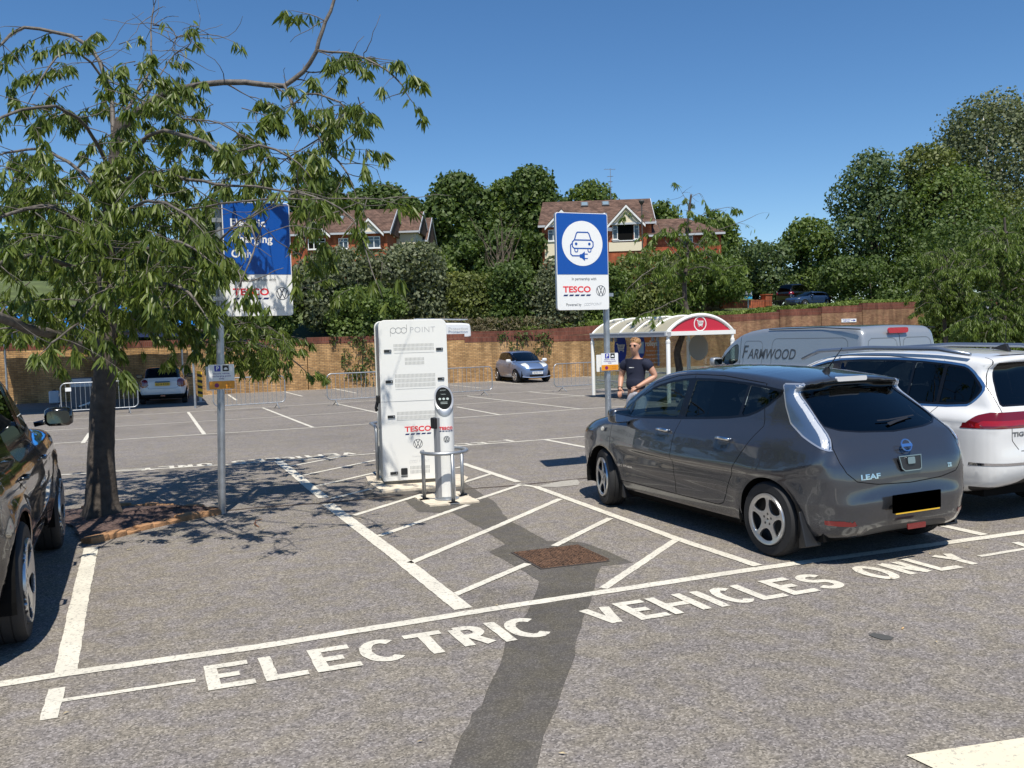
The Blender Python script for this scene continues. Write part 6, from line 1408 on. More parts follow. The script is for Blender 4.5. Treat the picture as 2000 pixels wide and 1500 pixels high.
car, tg, s = generic_car('glossy black off-road car cut off by the left edge, seen along its flank', None, (-1.70, 6.62, 0), PI / 2, sp, dict(name='parked_car', cat='car', paint=BPAINT, arch=[(0, .39, .455), (2.92, .39, .455)],
    doors=[[(.56, .44), (1.44, .42), (1.44, 1.70), (.6, 1.70), (-.02, 1.64), (-.08, 1.25), (.06, 1.05), (.38, .94), (.50, .66)], [(1.45, .42), (2.46, .46), (2.52, 1.20), (2.0, 1.56), (1.62, 1.69), (1.45, 1.70)]],
    dlo=[(2.56, 1.25), (2.05, 1.55), (1.65, 1.665), (1.1, 1.69), (.3, 1.67), (-.40, 1.60), (-.58, 1.38), (-.36, 1.27), (.5, 1.235), (1.5, 1.22)], panes=[(-.9, -.0), (.06, 1.38), (1.50, 2.30)], pmats=[PRIV, PRIV, PRIV], screen=[(-1, 1.86), (.56, 1.84), (.68, 2.1), (.76, 2.55), (.5, 2.7), (-1, 2.74)], belt=1.18,
    style=dict(n=5, kind='twin', rot=.3), r=.39, rr=.285, tw=.255, wb=2.92, ty=.865, ay=.97, uw=.76, uz=.3, mirror=(2.32, 1.06, 1.30), seats=(2.2, (1.5, .55)), handles=[(1.62, 1.02, .965), (.32, 1.03, .965)], wm=PRIV,
    head=lambda V: sdpoly(V[:, 0], V[:, 2], [(3.2, 1.05), (3.5, .97), (3.95, .88), (3.95, 1.02), (3.5, 1.12), (3.2, 1.12)])))
# ---- white small car under the canopy, tail towards us
pm = GG(316, 790); hd = PI / 2 - .07
sp = dict(x=(-.62, 3.20), w=.90, top=1.42, h=.05,
    side_low=[(-.45, .26), (.2, .2), (2.5, .18), (3.05, .22), (3.18, .40), (3.19, .62), (3.08, .82), (2.7, .90), (2.2, .95), (1.0, .95), (-.2, .98), (-.48, .98), (-.575, .88), (-.57, .70), (-.61, .60), (-.62, .42), (-.56, .32)],
    side_gh=[(-.42, .85), (-.50, .98), (-.38, 1.12), (-.24, 1.33), (-.20, 1.38), (.3, 1.405), (1.2, 1.41), (1.6, 1.36), (2.15, .98), (2.2, .85)],
    plan_low=[(-.62, 0), (-.61, .40), (-.56, .64), (-.40, .79), (0, .855), (1, .865), (2.3, .86), (2.8, .78), (3.1, .55), (3.19, .25), (3.20, 0)], sect=[(.18, -.10), (.3, -.05), (.45, -.01), (.7, 0), (.85, -.02), (.95, -.06), (1.1, -.15)],
    Wg=[(-.5, .62), (0, .70), (1, .73), (1.8, .70), (2.2, .55)], tumble=.26, zb=.97, wheels=[(0, .31, .34), (2.5, .31, .34)], crown=.09, r=(.12, .10, .05), flare=.02)
car, tg, s = generic_car('small white hatchback with black roof parked tail towards us under the blue canopy', None, (pm.x + .10, pm.y + .62, gz(pm.y)), hd, sp, dict(name='parked_car', cat='car', paint=WPAINT, arch=[(0, .31, .35), (2.5, .31, .35)],
    doors=[[(.9, .32), (2.1, .32), (2.15, .95), (1.75, 1.28), (1.5, 1.36), (.9, 1.36)]], dlo=[(2.0, 1.0), (1.6, 1.30), (1.2, 1.33), (-.1, 1.32), (-.36, 1.02), (1, .99)], panes=[(-.5, .84), (.95, 1.8)], pmats=[PRIV, PRIV], screen=[(-1, 1.5), (.5, 1.5), (.62, 2.1), (-1, 2.15)], belt=.96, roofcol=mat('black_roof', (.01, .01, .01), .15, coat=1), roofoff=.03,
    gate=[(-1, 1.0), (.52, 1.0), (.56, .7), (.48, .60), (-1, .60)], rglass=[(-1, 1.33), (.44, 1.32), (.54, 1.04), (-1, 1.02)], tail=lambda V: np.maximum(sdpoly(np.abs(V[:, 1]), V[:, 2], chaikin([(.50, .64), (.80, .64), (.84, .90), (.74, .95), (.52, .95)], 1)), V[:, 0] + .30),
    clad=lambda V: np.maximum(V[:, 2] - .38, V[:, 0] + .35), style=dict(n=5, kind='spoke'), r=.31, wb=2.5, ty=.75, ay=.85, uw=.7, detail=False, mirror=(1.85, .95, 1.0), mirm=mat('black_roof', (.01, .01, .01), .15, coat=1), seats=(1.9, (1.3, .4))))
plate(car, 'number_plate', -.62, .76, -1, mat('plate_yellow2', (.85, .52, .03), .4), 'LD16 KXA'); b = MB(); b.tube([(-.605, -.26, .845), (-.605, .26, .845)], .022, 6); b.build('tailgate_strip', [CHROME], car); b = MB(); b.box((-.63, 0, .33), (.03, .16, .05)); b.build('fog_lamp', [REDL], car)
# ---- blue hatchback by the wall, nose towards us
pf = (GG(1019, 748) + GG(1070, 746)) / 2; hb_ = -PI / 2 - .04
sp = dict(x=(-.70, 3.33), w=.90, top=1.49, h=.05,
    side_low=[(-.55, .25), (.2, .2), (2.4, .18), (3.05, .20), (3.28, .34), (3.33, .52), (3.27, .70), (3.0, .86), (2.4, .98), (1.8, 1.03), (0, 1.03), (-.45, 1.03), (-.62, .9), (-.70, .6), (-.68, .4)],
    side_gh=[(-.50, .9), (-.55, 1.05), (-.25, 1.38), (-.1, 1.44), (.5, 1.485), (1.1, 1.48), (1.5, 1.38), (2.45, .98), (2.5, .85), (1, .8)],
    plan_low=[(-.70, 0), (-.69, .45), (-.55, .74), (-.2, .83), (1, .845), (2.4, .84), (2.9, .76), (3.2, .55), (3.32, .25), (3.33, 0)], sect=[(.18, -.10), (.3, -.05), (.45, -.01), (.7, 0), (.88, -.02), (1.0, -.07), (1.1, -.14)],
    Wg=[(-.5, .62), (0, .70), (1, .745), (1.8, .72), (2.4, .52)], tumble=.36, zb=1.0, wheels=[(0, .305, .34), (2.51, .305, .34)], crown=.11, r=(.12, .10, .06), flare=.015)
car, tg, s = generic_car('pale metallic blue hatchback parked by the buff wall, nose towards us', None, (pf.x - 2.95 * math.cos(hb_), pf.y - 2.95 * math.sin(hb_), gz(35)), hb_, sp, dict(name='parked_car', cat='car', paint=mat('pale_blue_paint', (.17, .25, .42), .3, metal=.5, coat=1), arch=[(0, .305, .35), (2.51, .305, .35)],
    doors=[[(1.0, .30), (2.15, .30), (2.25, .95), (1.5, 1.36), (1.0, 1.42)]], dlo=[(2.3, 1.0), (1.5, 1.34), (1.1, 1.41), (.4, 1.415), (-.15, 1.34), (-.30, 1.08), (1, 1.03)], panes=[(-.5, .9), (1.05, 2.0)], pmats=[PRIV, WIND], screen=[(-1, 1.42), (.50, 1.40), (.60, 1.7), (.66, 2.2), (.45, 2.44), (-1, 2.47)], belt=1.0,
    head=lambda V: np.maximum(sdpoly(V[:, 0], V[:, 2], [(2.62, .93), (2.9, .84), (3.4, .66), (3.4, .78), (3.0, .93), (2.75, .97)]), .34 - np.abs(V[:, 1])), headm=mat('pale_lens', (.75, .76, .74), .15, coat=1),  # headlight lens in a plain pale colour
    grille=lambda V: sdpoly(np.abs(V[:, 1]), V[:, 2], [(-1, .57), (.33, .57), (.36, .66), (-1, .66)]), intake=lambda V: sdpoly(np.abs(V[:, 1]), V[:, 2], [(-1, .29), (.33, .29), (.36, .38), (-1, .38)]),
    style=dict(n=5, kind='spoke'), r=.305, wb=2.51, ty=.74, ay=.83, uw=.68, detail=False, mirror=(1.95, .93, 1.02), mirm=WPAINT, seats=(2.0, (1.3, .5)), steer=.12))
plate(car, 'number_plate', 3.335, .47, 1, CLEANW, 'AD56 UTC'); b = MB(); b.tube([(3.18, -.70, .30), (3.32, -.35, .26), (3.34, 0, .26), (3.32, .35, .26), (3.18, .70, .30)], .016, 6); b.build('bumper_lip', [mat('lip_blue', (.45, .55, .75), .3, metal=.4)], car)
# ---- grey panel van
VP_ = mat('van_grey', (.30, .325, .35), .34, metal=.35, coat=1)
sp = dict(x=(-.98, 3.98), w=1.0, top=1.95, h=.06,
    side_low=[(-.93, .30), (.2, .25), (3.0, .25), (3.8, .3), (3.96, .5), (3.96, .8), (3.85, 1.0), (3.3, 1.18), (2.9, 1.22), (1, 1.25), (-.9, 1.25), (-.98, 1.1), (-.98, .5)],
    side_gh=[(-.90, .9), (-.97, 1.2), (-.93, 1.75), (-.84, 1.90), (-.6, 1.93), (.8, 1.945), (1.6, 1.94), (2.2, 1.87), (2.65, 1.66), (3.2, 1.22), (3.2, 1.0), (1, .8)],
    plan_low=[(-.98, 0), (-.975, .6), (-.94, .84), (-.82, .925), (0, .955), (2, .96), (3.0, .95), (3.6, .85), (3.9, .6), (3.98, 0)], sect=[(.25, -.06), (.4, -.02), (.6, 0), (1.1, 0), (1.3, -.04)],
    Wg=[(-.95, .875), (0, .915), (2, .92), (2.8, .88), (3.2, .75)], tumble=.11, zb=1.1, wheels=[(0, .33, .37), (3.28, .33, .37)], crown=.04, r=(.08, .09, .05), flare=.01)
def vanx(s, low, isr, isf, rb):
    sdc = lambda C, N: (np.abs(C[:, 1]) > .5)
    for x0 in (1.42, 2.23): s.line('gap', lambda V, x0=x0: V[:, 0] - x0, .006, sdc, lim=lambda V: V[:, 2] - 1.86)
    s.line('seam', lambda V: V[:, 1] - .0, .006, isr, lim=lambda V: V[:, 2] - 1.80)
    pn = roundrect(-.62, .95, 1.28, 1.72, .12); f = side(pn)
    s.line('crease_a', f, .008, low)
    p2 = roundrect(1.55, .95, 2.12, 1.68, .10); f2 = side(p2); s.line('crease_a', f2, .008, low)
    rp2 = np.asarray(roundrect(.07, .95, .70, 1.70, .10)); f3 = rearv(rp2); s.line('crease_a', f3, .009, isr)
car, tg, s = generic_car('grey panel van with dark painted lettering parked beyond the white car', None, (OY(11.6, 1735, 700).x + .02, 12.3, 0), PI / 2, sp, dict(name='panel_van', cat='van', paint=VP_, arch=[(0, .33, .385), (3.28, .33, .385)],
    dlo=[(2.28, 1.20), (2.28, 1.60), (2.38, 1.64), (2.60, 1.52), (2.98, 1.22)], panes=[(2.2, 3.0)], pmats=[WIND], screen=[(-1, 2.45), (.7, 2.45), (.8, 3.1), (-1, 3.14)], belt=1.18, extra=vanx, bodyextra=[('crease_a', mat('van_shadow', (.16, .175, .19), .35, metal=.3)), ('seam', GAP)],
    style=dict(n=5, kind='spoke'), r=.33, wb=3.28, ty=.83, ay=.94, uw=.8, uz=.28, detail=False, mirror=(2.75, 1.08, 1.28), seats=(2.7, (2.0,))))
b = MB(); FV = make_field(sp); MV = Matrix.Translation((1.40, .918, 1.43)) @ Matrix.Rotation(PI, 4, 'Z') @ XZ
put_text(b, 'F', .36, MV @ Matrix.Translation((-.70, .035, 0)), 0, .002, shear=.25); put_text(b, 'ARMWOOD', .27, MV @ Matrix.Translation((.10, 0, 0)), 0, .002, shear=.25, width=1.36)
decal(b.build('van_lettering', [mat('van_text', (.055, .065, .075), .4)], car), FV, .004); b = MB(); put_text(b, 'GAS   VENTILATION   HEATING', .075, MV @ Matrix.Translation((.12, -.24, 0)), 0, 0, width=1.25); decal(b.build('small_van_lettering', [mat('van_text', (.055, .065, .075), .4)], car), FV, .004)
b = MB(); b.prism(roundrect(-.22, -.045, .22, .045, .04), 0, .03, 'XY', BM2(-.935, .06, 1.83, .12)); b.build('high_brake_lamp', [mat('lamp_pink', (.5, .03, .05), .2, coat=1)], car)
for s_ in (-1, 1): b = MB(); b.tube([(-.9, s_ * .83, 1.86), (0, s_ * .83, 1.905), (1.4, s_ * .83, 1.90)], .010, 5); b.build('roof_gutter', [BLACK], car)
# ---- cars up on the verge
def small_dark(label, px, py, Y, L, wide, Hh, m, ang):
    p = OY(Y, px, py); sp = dict(x=(-.8, 3.5), w=.92, top=Hh, h=.085, side_low=[(-.7, .3), (0, .25), (2.8, .25), (3.4, .35), (3.5, .6), (3.35, .85), (2.6, 1.0), (0, 1.0), (-.7, 1.0), (-.8, .7)],
        side_gh=[(-.6, .9), (-.65, 1.0), (-.4, Hh - .15), (-.2, Hh - .05), (1.2, Hh), (1.6, Hh - .08), (2.4, 1.0), (2.4, .8)], plan_low=[(-.8, 0), (-.75, .7), (-.4, .88), (1, .9), (2.6, .88), (3.3, .7), (3.5, 0)],
        sect=[(.25, -.08), (.5, 0), (.9, -.01), (1.1, -.12)], Wg=[(-.6, .7), (1, .78), (2.4, .6)], tumble=.35, zb=1.0, wheels=[(0, .34, .38), (2.65, .34, .38)], crown=.1)
    return generic_car(label, None, (p.x, p.y, p.z), ang, sp, dict(name='parked_car', cat='car', paint=m, arch=[(0, .34, .4), (2.65, .34, .4)], dlo=[(2.1, 1.03), (1.5, Hh - .14), (0, Hh - .14), (-.45, 1.05)], panes=[(-.6, 2.2)], pmats=[PRIV], screen=[(-1, 1.5), (.6, 1.5), (.7, 2.35), (-1, 2.35)], belt=.98,
        tail=lambda V: np.maximum(sdpoly(np.abs(V[:, 1]), V[:, 2], [(.55, .8), (.95, .8), (.95, 1.0), (.55, 1.0)]), V[:, 0] + .4), rglass=[(-1, Hh - .15), (.55, Hh - .15), (.62, 1.05), (-1, 1.05)], style=dict(n=5, kind='spoke'), r=.34, wb=2.65, ty=.8, ay=.9, detail=False, mirror=(1.9, .95, 1.03), gapw=.01))
small_dark('black off-road car parked up on the verge behind the long wall', 1540, 594, 60, 4.3, 1.8, 1.72, BPAINT, .25)
small_dark('dark blue saloon roof just showing over the railing beside the black car', 1598, 603, 57.5, 4.3, 1.8, 1.42, mat('dark_blue_paint', (.015, .035, .09), .25, coat=1), .18 + PI)
# ---- white van behind the buff wall
p = OY(44.4, 905, 655); sp2 = dict(x=(-.9, 3.7), w=.98, top=2.0, h=.09, side_low=[(-.85, .3), (3, .25), (3.6, .4), (3.7, .8), (3.2, 1.15), (-.85, 1.2), (-.9, .6)], side_gh=[(-.85, .9), (-.88, 1.8), (-.75, 1.95), (1.5, 1.97), (2.2, 1.85), (3.1, 1.15), (3, .9)],
    plan_low=[(-.9, 0), (-.88, .8), (-.75, .92), (2.8, .92), (3.5, .7), (3.7, 0)], sect=[(.3, -.04), (.6, 0), (1.2, 0)], Wg=[(-.9, .88), (2, .9), (3.1, .7)], tumble=.12, zb=1.1, wheels=[(0, .33, .37), (3, .33, .37)], crown=.04)
car, tg, s = generic_car('white van with a roof ladder showing above the buff wall behind the cabinet', None, (p.x - .65, 44.6, p.z - 1.28), PI, sp2, dict(name='panel_van', cat='van', paint=WPAINT, arch=[(0, .33, .38), (3, .33, .38)], dlo=[(2.1, 1.2), (2.1, 1.6), (2.3, 1.6), (2.8, 1.2)], panes=[(2, 3)], pmats=[PRIV], screen=[(-1, 2.4), (.7, 2.4), (.8, 3.0), (-1, 3.05)], belt=1.1, style=dict(n=5, kind='spoke'), r=.33, wb=3, ty=.8, ay=.9, detail=False, mirror=(2.4, 1.05, 1.25)))
b = MB(); put_text(b, 'Protection', .24, Matrix.Translation((-.12, .925, 1.62)) @ Matrix.Rotation(PI, 4, 'Z') @ XZ, .004, 0, width=1.05); o = b.build('van_lettering', [PALET], car)
b = MB()
for y in (.1, .5): b.tube([(-.8, y, 2.10), (2.0, y, 2.18)], .03, 6)
for x in np.linspace(-.6, 1.8, 8): b.tube([(x, .1, 2.11 + .028 * (x + .8)), (x, .5, 2.11 + .028 * (x + .8))], .018, 5)
b.build('roof_ladder', [GALV], car)
# ------------------------------------------------------------------ the cherry trees
def leafmat(name, c1, c2, c3):
    m = foliage(name, c1, c2, .30, .42); return m
def long_leaves(name, base, direc, L, m, parent, wfac=.20, tint=None):
    """slender folded drooping leaves; base (n,3), direc unit (n,3), L (n,)"""
    n = len(base); d = direc / (np.linalg.norm(direc, axis=1)[:, None] + 1e-9); r = RS.normal(size=(n, 3)); sd = np.cross(d, r); sd /= np.linalg.norm(sd, axis=1)[:, None] + 1e-9; up = np.cross(sd, d)
    L = L[:, None]; w = L * wfac * RS.uniform(.8, 1.2, (n, 1)); droop = np.array([0, 0, -1.0]) * L * RS.uniform(.04, .22, (n, 1))
    p0 = base; m1 = base + d * L * .32 + droop * .15; m2 = base + d * L * .68 + droop * .5; tip = base + d * L + droop
    f = up * w * .16
    V = np.stack([p0, m1 + sd * w * .5 + f, m1, m1 - sd * w * .5 + f, m2 + sd * w * .42 + f, m2, m2 - sd * w * .42 + f, tip], 1).reshape(-1, 3)
    i = np.arange(n) * 8; F = np.concatenate([np.stack([i + a, i + b, i + c], 1) for a, b, c in ((0, 2, 1), (0, 3, 2), (1, 2, 5), (1, 5, 4), (2, 3, 6), (2, 6, 5), (4, 5, 7), (5, 6, 7))])
    o = np_mesh(name, V, F, [m], parent, smooth=False); t = np.clip(RS.beta(1.5, 2.0, n) if tint is None else tint, 0, 1); at = o.data.attributes.new('tint', 'FLOAT', 'FACE'); at.data.foreach_set('value', np.tile(t, 8).astype(np.float32)); return o
def limb_path(pts, D0, origin):
    P = [DP(D0 + (q[2] if len(q) > 2 else 0), q[0], q[1]) - origin for q in pts]; out = []
    for i in range(len(P) - 1):                                    # rounded path through the points
        a = P[max(i - 1, 0)]; b_ = P[i]; c = P[i + 1]; d = P[min(i + 2, len(P) - 1)]; k = max(2, int((c - b_).length / .18))
        for t in range(k):
            u = t / k; out.append(.5 * ((2 * b_) + (c - a) * u + (2 * a - 5 * b_ + 4 * c - d) * u * u + (-a + 3 * b_ - 3 * c + d) * u ** 3))
    out.append(P[-1]); return out
def cherry(label, origin, D0, trunk, limbs, leafL, density, twigL, seed, mats, group=None, trunk_r=(.17, .06), extra=(), nleaf=(10, 17), clusters=(), gap=.10, bare=30):
    global RS; RS = np.random.RandomState(seed); rn = random.Random(seed); t = thing('cherry_tree', label, 'tree', origin, group=group)
    b = MB(); tp = limb_path(trunk, D0, origin); n = len(tp); rad = [trunk_r[0] + (trunk_r[1] - trunk_r[0]) * (i / n) ** .8 for i in range(n)]; rad[0] *= 1.35; rad[1] *= 1.12; rad = [r * rn.uniform(.95, 1.06) for r in rad]
    tf = []; rf = []
    for i in range(n - 1):
        for q in range(3): tf.append(tp[i].lerp(tp[i + 1], q / 3)); rf.append(rad[i] + (rad[i + 1] - rad[i]) * q / 3)
    b.tube(tf + [tp[-1]], rf + [rad[-1]], 36)
    for i, c in enumerate(tf):                              # ridged, knotty bark surface and root flare
        for k in range(36):
            v = b.v[i * 36 + k]; d = v - c; e = d.normalized(); fl_ = .10 * math.exp(-max(0, c.z) / .14) * max(0, math.sin(k / 36 * 2 * PI * 4 + .6)) if i < 12 else 0
            o_ = .10 * noise.noise(v * 3.2) + .10 * noise.noise(Vector((v.x * 16, v.y * 16, v.z * 2.2))) + .05 * noise.noise(Vector((v.x * 40, v.y * 40, v.z * 9)))
            b.v[i * 36 + k] = v + e * (rf[i] * o_ + fl_)
    b.build('trunk', [mats[0]], t, smooth=True)
    br = MB(); lb = []; ld = []; ll = []; spur = MB()
    def leafcluster(p, ax, k, s=1.0):
        for _ in range(k):
            a = rn.uniform(0, 2 * PI); e = rn.uniform(.25, 1.0); v = Vector((math.cos(a) * e, math.sin(a) * e, -rn.uniform(.45, 1.35))); v = v + ax * rn.uniform(.0, .45); v.normalize()
            lb.append(p + Vector((rn.uniform(-1, 1), rn.uniform(-1, 1), rn.uniform(-1, .6))) * .03); ld.append(v); ll.append(leafL * rn.uniform(.65, 1.25) * s)
    def twig(p, v, L, r, dens):
        k = max(3, int(L / .09)); P = [p]; d = v.normalized()
        for i in range(k):
            d = (d + Vector((rn.uniform(-.18, .18), rn.uniform(-.18, .18), rn.uniform(-.17, .08) - .05))).normalized(); P.append(P[-1] + d * L / k)
        br.tube(P, [r * (1 - .75 * i / k) for i in range(k + 1)], 5)
        for i in range(1, k + 1):
            if rn.random() < dens * (.45 + .55 * i / k): leafcluster(P[i], d, rn.randint(*nleaf) if i > k * .6 else rn.randint(2, 6))
        leafcluster(P[-1], d, int(rn.randint(*nleaf) * min(1, dens * 1.3)))
        if L > twigL * .75 and rn.random() < .75:
            q = rn.randrange(1, k); a = rn.uniform(0, 6.28); twig(P[q], (d + Vector((math.cos(a), math.sin(a), rn.uniform(-.5, .3))) * .9), L * rn.uniform(.4, .65), r * .6, dens)
    for lim in limbs:
        pts, r0, r1, dens = lim[:4]; r0 *= .74; every = lim[4] if len(lim) > 4 else .26; P = limb_path(pts, D0, origin); k = len(P)
        P = [p + Vector((rn.uniform(-1, 1), rn.uniform(-1, 1), rn.uniform(-1, 1))) * .012 for p in P]
        br.tube(P, [r0 + (r1 - r0) * i / k for i in range(k)], 8); acc = 0
        if dens <= 0: continue
        for i in range(1, k):
            seg = (P[i] - P[i - 1]); acc += seg.length
            if acc > every:
                acc = 0; a = rn.uniform(0, 2 * PI); dr = seg.normalized() * rn.uniform(.0, .8) + Vector((math.cos(a), math.sin(a) * .9, rn.uniform(-.7, .45)))
                twig(P[i], dr, twigL * rn.uniform(.5, 1.2), max(.0045, (r0 + (r1 - r0) * i / k) * .35), dens)
        twig(P[-1], (P[-1] - P[-2]), twigL * .6, r1, dens)
    for (px, py, dd, k) in clusters: leafcluster(DP(D0 + dd, px, py) - origin, Vector((0, 0, -1)), k)
    for (x0, y0, x1, y1, d0, d1, nn) in extra:             # loose hanging twigs filling the crown between limbs
        for _ in range(nn):
            p = DP(D0 + rn.uniform(d0, d1), rn.uniform(x0, x1), rn.uniform(y0, y1)) - origin; a = rn.uniform(0, 6.28); twig(p, Vector((math.cos(a), math.sin(a), rn.uniform(-.6, .4))), twigL * rn.uniform(.5, 1.0), .006, density)
    for _ in range(bare):                                   # leafless spurs and fine dead twigs
        q = rn.choice(limbs); P = limb_path(q[0], D0, origin); p = rn.choice(P); a = rn.uniform(0, 6.28); d = Vector((math.cos(a), math.sin(a), rn.uniform(-.5, .9))).normalized(); Q = [p]
        for i in range(rn.randint(4, 8)): d = (d + Vector((rn.uniform(-.4, .4), rn.uniform(-.4, .4), rn.uniform(-.35, .3)))).normalized(); Q.append(Q[-1] + d * rn.uniform(.06, .13))
        br.tube(Q, [.006 * (1 - .7 * i / len(Q)) for i in range(len(Q))], 4)
    br.build('branches', [mats[1]], t, smooth=True)
    lb = np.array(lb); ld = np.array(ld); ll = np.array(ll)
    long_leaves('crown', lb, ld, ll, mats[2], t); return t
CBARK = mat('cherry_bark', (.060, .048, .038), .8, var=.45, vscale=9, bump=1.0, bscale=22); CTWIG = mat('cherry_twig', (.115, .10, .085), .65, var=.45, vscale=18, bump=.4, bscale=80)
CLEAF = foliage('cherry_leaf', (.052, .090, .016), (.20, .245, .055), .36, .40)
org = G(200, 1016)
D0 = (R.T @ np.array([org.x, org.y, -CAM_H]))[2] * -1
limbs = [
 ([(232, 262), (265, 222, -.1), (305, 193, -.2), (345, 176, -.3), (400, 165, -.4), (480, 162, -.5), (556, 167, -.5), (590, 140, -.5), (618, 100, -.6), (628, 60, -.6), (645, 20, -.6), (662, -30, -.6)], .058, .014, .7, .30),
 ([(618, 100, -.6), (680, 104, -.7), (738, 128, -.8), (772, 150, -.9), (790, 176, -.9)], .018, .006, 1, .15), ([(556, 167, -.5), (572, 205, -.6), (600, 240, -.8), (628, 275, -.9), (662, 318, -1), (682, 350, -1)], .022, .007, 1, .15),
 ([(572, 205, -.6), (598, 182, -.7), (640, 190, -.8), (676, 215, -.8), (640, 250, -.8), (600, 286, -.7), (560, 310, -.6)], .014, .007, 1, .15), ([(590, 140, -.5), (640, 140, -.5), (670, 134, -.6), (700, 118, -.6), (730, 112, -.6)], .010, .005, .45, .3),
 ([(226, 330), (262, 292, -.4), (300, 258, -.8), (350, 262, -1.1), (405, 280, -1.3), (440, 302, -1.4), (505, 284, -1.4), (566, 306, -1.5)], .035, .009, .9, .19),
 ([(222, 300), (217, 200, .2), (196, 120, .3), (165, 82, .3), (110, 62, .3), (50, 56, .2), (20, 70, .1), (-10, 98, 0)], .040, .012, .8, .24), ([(216, 180, .2), (180, 122, 0), (130, 103, -.3), (95, 130, -.5), (70, 175, -.6)], .020, .008, .7, .26),
 ([(238, 240), (266, 180, .5), (292, 140, .8), (296, 95, .9), (296, 55, 1), (300, 10, 1)], .026, .006, .45, .34), ([(300, 50, 1), (335, 55, 1), (345, 72, 1), (382, 66, 1), (428, 70, 1)], .010, .005, .5, .3), ([(345, 72, 1), (338, 95, 1), (365, 95, 1), (388, 50, 1), (392, 28, 1)], .007, .003, .15, .4),
 ([(198, 700), (150, 672, -.8), (95, 652, -1.6), (30, 632, -2.3), (-40, 606, -3)], .075, .040, .25, .5), ([(212, 560), (180, 600, -1.2), (140, 640, -2.0), (100, 672, -2.4)], .016, .008, .8, .3),
 ([(215, 470), (150, 430, -.8), (80, 400, -1.5), (10, 420, -2)], .040, .014, .95, .19), ([(218, 400), (150, 330, .5), (80, 290, .8), (10, 300, 1)], .036, .012, .95, .19), ([(222, 350), (170, 250, -.6), (110, 210, -1.2), (40, 215, -1.6), (-20, 250, -2)], .030, .010, .8, .2),
 ([(210, 540), (140, 520, -.8), (60, 500, -1.6), (-20, 520, -2.4)], .040, .014, .95, .17), ([(212, 590), (140, 600, .8), (60, 590, 1.4), (-20, 600, 2)], .036, .012, .95, .17),
 ([(214, 520), (262, 500, -1.0), (310, 478, -1.9), (345, 470, -2.3), (375, 485, -2.5)], .036, .010, .95, .17), ([(218, 430), (270, 400, -1.2), (310, 395, -1.8), (345, 405, -2.2), (380, 430, -2.4)], .032, .009, .95, .18),
 ([(212, 560), (262, 560, -.8), (310, 552, -1.5), (350, 560, -1.9), (385, 590, -2.1)], .034, .010, .95, .16), ([(225, 360), (280, 340, -.5), (350, 345, -1.0), (420, 360, -1.4), (500, 365, -1.6), (580, 375, -1.8)], .032, .008, .9, .2),
 ([(330, 420, -1.6), (430, 398, -2.1), (560, 389, -2.3)], .012, .008, .25, .5), ([(560, 389, -2.3), (680, 386, -2.4), (736, 390, -2.4)], .008, .004, .75, .25), ([(580, 375, -1.8), (640, 392, -1.9), (690, 430, -2.1), (712, 480, -2.3), (728, 528, -2.4)], .012, .005, .28, .4),
 ([(212, 600), (270, 620, 1.2), (340, 640, 2.2), (430, 650, 3.0), (500, 672, 3.6), (550, 690, 4.0), (585, 712, 4.2)], .045, .010, 1.0, .13), ([(340, 640, 2.2), (400, 665, 2.8), (450, 680, 3.2), (490, 690, 3.4)], .024, .008, 1.0, .13),
 ([(205, 640), (260, 650, .6), (320, 600, 1.0), (380, 600, 1.3)], .03, .01, .9, .18), ([(300, 600, 1), (400, 560, 2.2), (500, 560, 3), (590, 560, 3.6)], .022, .008, .95, .18), ([(215, 500), (290, 440, 1.2), (380, 400, 2), (470, 400, 2.6), (560, 430, 3)], .03, .008, .95, .19),
 ([(430, 470, -2.6), (470, 430, -2.8), (500, 470, -2.9), (480, 530, -3), (470, 560, -3)], .011, .005, .22, .4), ([(560, 310, -.6), (590, 345, -.8), (620, 400, -1), (600, 450, -1.2), (590, 500, -1.3)], .010, .005, 1, .16), 
 ([(300, 193, -.2), (360, 230, -.8), (430, 240, -1.1), (480, 270, -1.2)], .014, .006, .8, .24), ([(265, 222), (330, 120, .4), (350, 100, .4)], .012, .005, .5, .3),
]
cherry('large cherry tree with drooping leaves on the left, trunk in a brick edged bed', org, D0, [(200, 1020), (199, 930), (198, 850), (203, 760), (210, 670), (209, 590), (208, 520), (216, 430), (222, 340), (231, 270), (238, 232)], limbs, .120, .97, .50, 21,
       (CBARK, CTWIG, CLEAF), trunk_r=(.158, .055), bare=190, extra=[(0, 330, 330, 600, -2.2, 2, 88), (0, 200, 250, 400, -1.5, 1.5, 38), (0, 70, 330, 230, -1.2, 1.2, 30), (240, 190, 540, 300, -1.2, .8, 24), (540, 180, 720, 330, -1.4, -.4, 12), (240, 390, 385, 590, -2.0, 1, 50), (260, 260, 560, 350, -1.5, .8, 14), (570, 380, 700, 440, -2, -1, 3), (440, 630, 570, 690, 2.0, 4.0, 46), (0, 590, 170, 640, -1, 2, 26), (270, 560, 440, 620, 0.5, 2.5, 30), (560, 540, 700, 590, 2, 4, 4)],
       clusters=[(732, 548, -2.4, 26), (730, 556, -2.4, 14), (150, 690, -2.2, 22), (100, 680, -2.4, 26), (70, 690, -2.3, 18), (475, 575, -3, 16), (500, 590, -3, 16), (490, 560, -3, 12), (466, 470, -2.8, 14), (520, 600, -3, 10)])
cl2 = foliage('cherry_leaf_light', (.055, .095, .016), (.20, .27, .055), .38, .42)
o2 = GG(1329, 778); D2 = (R.T @ np.array([o2.x, o2.y, o2.z - CAM_H]))[2] * -1
